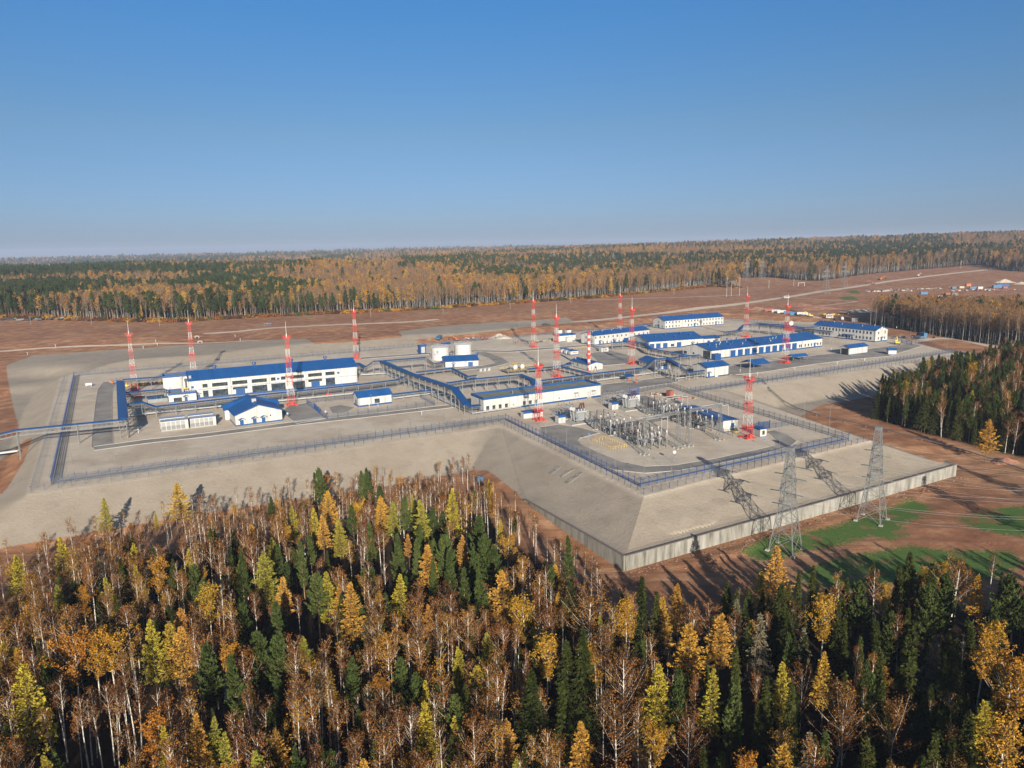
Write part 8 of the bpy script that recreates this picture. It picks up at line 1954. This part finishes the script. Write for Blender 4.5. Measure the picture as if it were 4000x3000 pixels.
ob('fire_cabinet', MB().box(-0.9, 0.9, -0.6, 0.6, 0, 2.6).box(-3.2, -1.2, -0.6, 0.6, 0, 1.2).mesh('fire_cabinet', RED), None, G(2768, 1622), AX, 'bright red fire cabinet behind the relay building', 'cabinet')
ob('red_tank', MB().tube((-1.2, 0, 0.6), (1.2, 0, 0.6), 0.6, n=12).mesh('red_tank', RED), None, Gc(2, 1888, 1090), AX, 'small red drum under the long pipe rack', 'drum')
junk('scrap and timber heap behind the storage tanks', 1835, 1324, 16, 4, 30, [GREY, DARKG, WHITE2, RUST], 1.2); junk('dark scrap heap by the mast near the back fence', 2055, 1336, 12, 4, 26, [DARKG, RUST, GREY]); junk('yellowish crates beside the mast near the back fence', 2105, 1331, 6, 3, 14, [YEL, WOODM, GRV])
junk('white rubbish heap on the red earth', 3470, 1138, 28, 10, 50, [LGREY, GREY, GRV, DARKG], 1.8); junk('second strip of pale rubbish on the red earth', 3650, 1128, 30, 7, 30, [LGREY, GRV], 1.2); junk('litter round the far camp', 3860, 1134, 50, 14, 50, [LGREY, GRV, RUST, LBLUE], 1.5); junk('litter in front of the far camp', 3720, 1172, 40, 8, 30, [LGREY, GRV, RUST], 1.3)
junk('dark pipe stack above the office block', 3260, 1228, 14, 4, 20, [DARKG, YEL], 1.5, 'pipe_stack'); junk('cable drums beside the parked blue lorry', 3560, 1320, 14, 5, 26, [DARKG, LBLUE, GREY], 1.4); junk('black sheeting at the forest foot in the west', 60, 1250, 60, 6, 50, [DARKG, DGREY], 2.4, 'black_sheeting')
# stones along the wall foot
STN = mat('pinkish_stone', (0.25, 0.15, 0.11), 0.95, var=0.3); me = MB(); rr = random.Random(4)
for i in range(260):
    t = rr.random(); p = W_CORNER.lerp(W_EAST, t); q = p + Vector((dE.y, -dE.x, 0)) * (0.8 + abs(rr.gauss(0, 2.2))); s = rr.uniform(0.08, 0.3); z = T1(q.x, q.y)
    b = MB().box(-s, s, -s * .8, s * .8, -s * .3, s * .6); a = rr.uniform(0, 3.1); ca, sa = math.cos(a), math.sin(a); me.add([(q.x + ca * x - sa * y + rr.uniform(-.1, .1) * s, q.y + sa * x + ca * y, z + zz + rr.uniform(-.2, .2) * s) for x, y, zz in b.v], b.f)
me.build('stones', STN, None, kind='stuff', label='loose stones along the foot of the retaining wall', cat='stones')
# grey rubble drains laid down the embankment
GPT = mat('grey_rubble', (0.19, 0.18, 0.155), 0.95, var=0.3, vscale=1.5)
def on_emb(px, py):
    d = ray(px, py); deps = bpy.context.evaluated_depsgraph_get(); r_ = embo.ray_cast(Vector((0, 0, CAMH)), d.normalized()); return r_[1] if r_[0] else None
embo = bpy.data.objects['embankment']
for a, b_, w in (((1240, 1112), (1338, 1036), 1.0), ((1356, 1142), (1492, 1056), 0.8), ((1420, 1214), (1578, 1096), 1.1)):
    P_ = [on_emb(*c(7, a[0] + (b_[0] - a[0]) * t / 10, a[1] + (b_[1] - a[1]) * t / 10)) for t in range(11)]
    if any(q is None for q in P_): continue
    m = MB(); sd = (P_[-1] - P_[0]).cross(Vector((0, 0, 1))).normalized() * w; rr2 = random.Random(int(a[0])); vs = []
    for q in P_: j = rr2.uniform(-.15, .15); vs += [q - sd * (1 + j) + Vector((0, 0, -0.1)), q - sd * 0.6 + Vector((0, 0, 0.22 + j)), q + sd * 0.6 + Vector((0, 0, 0.22)), q + sd * (1 - j) + Vector((0, 0, -0.1))]
    m.add(vs, [(4 * i + k, 4 * i + k + 1, 4 * i + k + 5, 4 * i + k + 4) for i in range(10) for k in range(3)]); m.build('rubble_drain', GPT, None, kind='structure')
# ------------------------------------------------------------------ the man on the path
def person(label, p, ang):
    o = thing('person', label, 'person', p, ang); me = bpy.data.meshes.new('body')
    V = [(0, 0, 0.95), (0, 0, 1.18), (0, 0.0, 1.42), (0, 0, 1.53), (0, 0.02, 1.63), (0, 0.02, 1.72), (0.11, 0, 0.90), (0.13, 0.10, 0.50), (0.13, 0.04, 0.08), (0.13, 0.18, 0.05), (-0.11, 0, 0.90), (-0.13, -0.02, 0.48), (-0.13, -0.16, 0.09), (-0.13, -0.02, 0.05),
         (0.19, 0, 1.40), (0.25, -0.05, 1.12), (0.24, 0.10, 0.90), (-0.19, 0, 1.40), (-0.25, 0.05, 1.12), (-0.24, 0.16, 0.92)]
    E_ = [(0, 1), (1, 2), (2, 3), (3, 4), (4, 5), (0, 6), (6, 7), (7, 8), (8, 9), (0, 10), (10, 11), (11, 12), (12, 13), (2, 14), (14, 15), (15, 16), (2, 17), (17, 18), (18, 19)]
    R_ = [.15, .15, .14, .06, .10, .09, .10, .075, .05, .045, .10, .075, .05, .045, .075, .055, .045, .075, .055, .045]
    me.from_pydata(V, E_, []); b = ob('body', me, o); me.materials.append(CLOTH); b.modifiers.new('skin', 'SKIN'); sv = me.skin_vertices[0].data
    for i, r in enumerate(R_): sv[i].radius = (r, r)
    sv[0].use_root = True; s = b.modifiers.new('sub', 'SUBSURF'); s.levels = 2; s.render_levels = 2
    MB().lathe([(0.0, 1.86), (0.08, 1.84), (0.125, 1.76), (0.13, 1.71), (0.17, 1.70), (0.17, 1.69), (0.12, 1.69)], 16, 0, 0.02).build('helmet', WHITE2, o)
    MB().box(-0.055, 0.055, 0.08, 0.125, 1.58, 1.68).build('face', SKIN, o); MB().box(-0.17, 0.17, -0.13, 0.13, 1.12, 1.40).build('vest', mat('pale_vest', (0.45, 0.44, 0.42), 0.8), o)
person('man in dark clothes and a white helmet walking on the front path', G(1632, 1606), 0.6)

# ------------------------------------------------------------------ the air between here and the far ridges
hz = MB().box(-9500, 9500, -260, 9600, -16, 140)
hm, hnt, hout = new_mat('haze_air'); pv = hnt.nodes.new('ShaderNodeVolumePrincipled')
pv.inputs['Color'].default_value = (0.62, 0.74, 1.0, 1); pv.inputs['Density'].default_value = 0.00009; pv.inputs['Anisotropy'].default_value = 0.0
hnt.links.new(pv.outputs[0], hout.inputs['Volume'])
hz.build('haze', hm, kind='stuff', label='thin blue haze over the far forest')
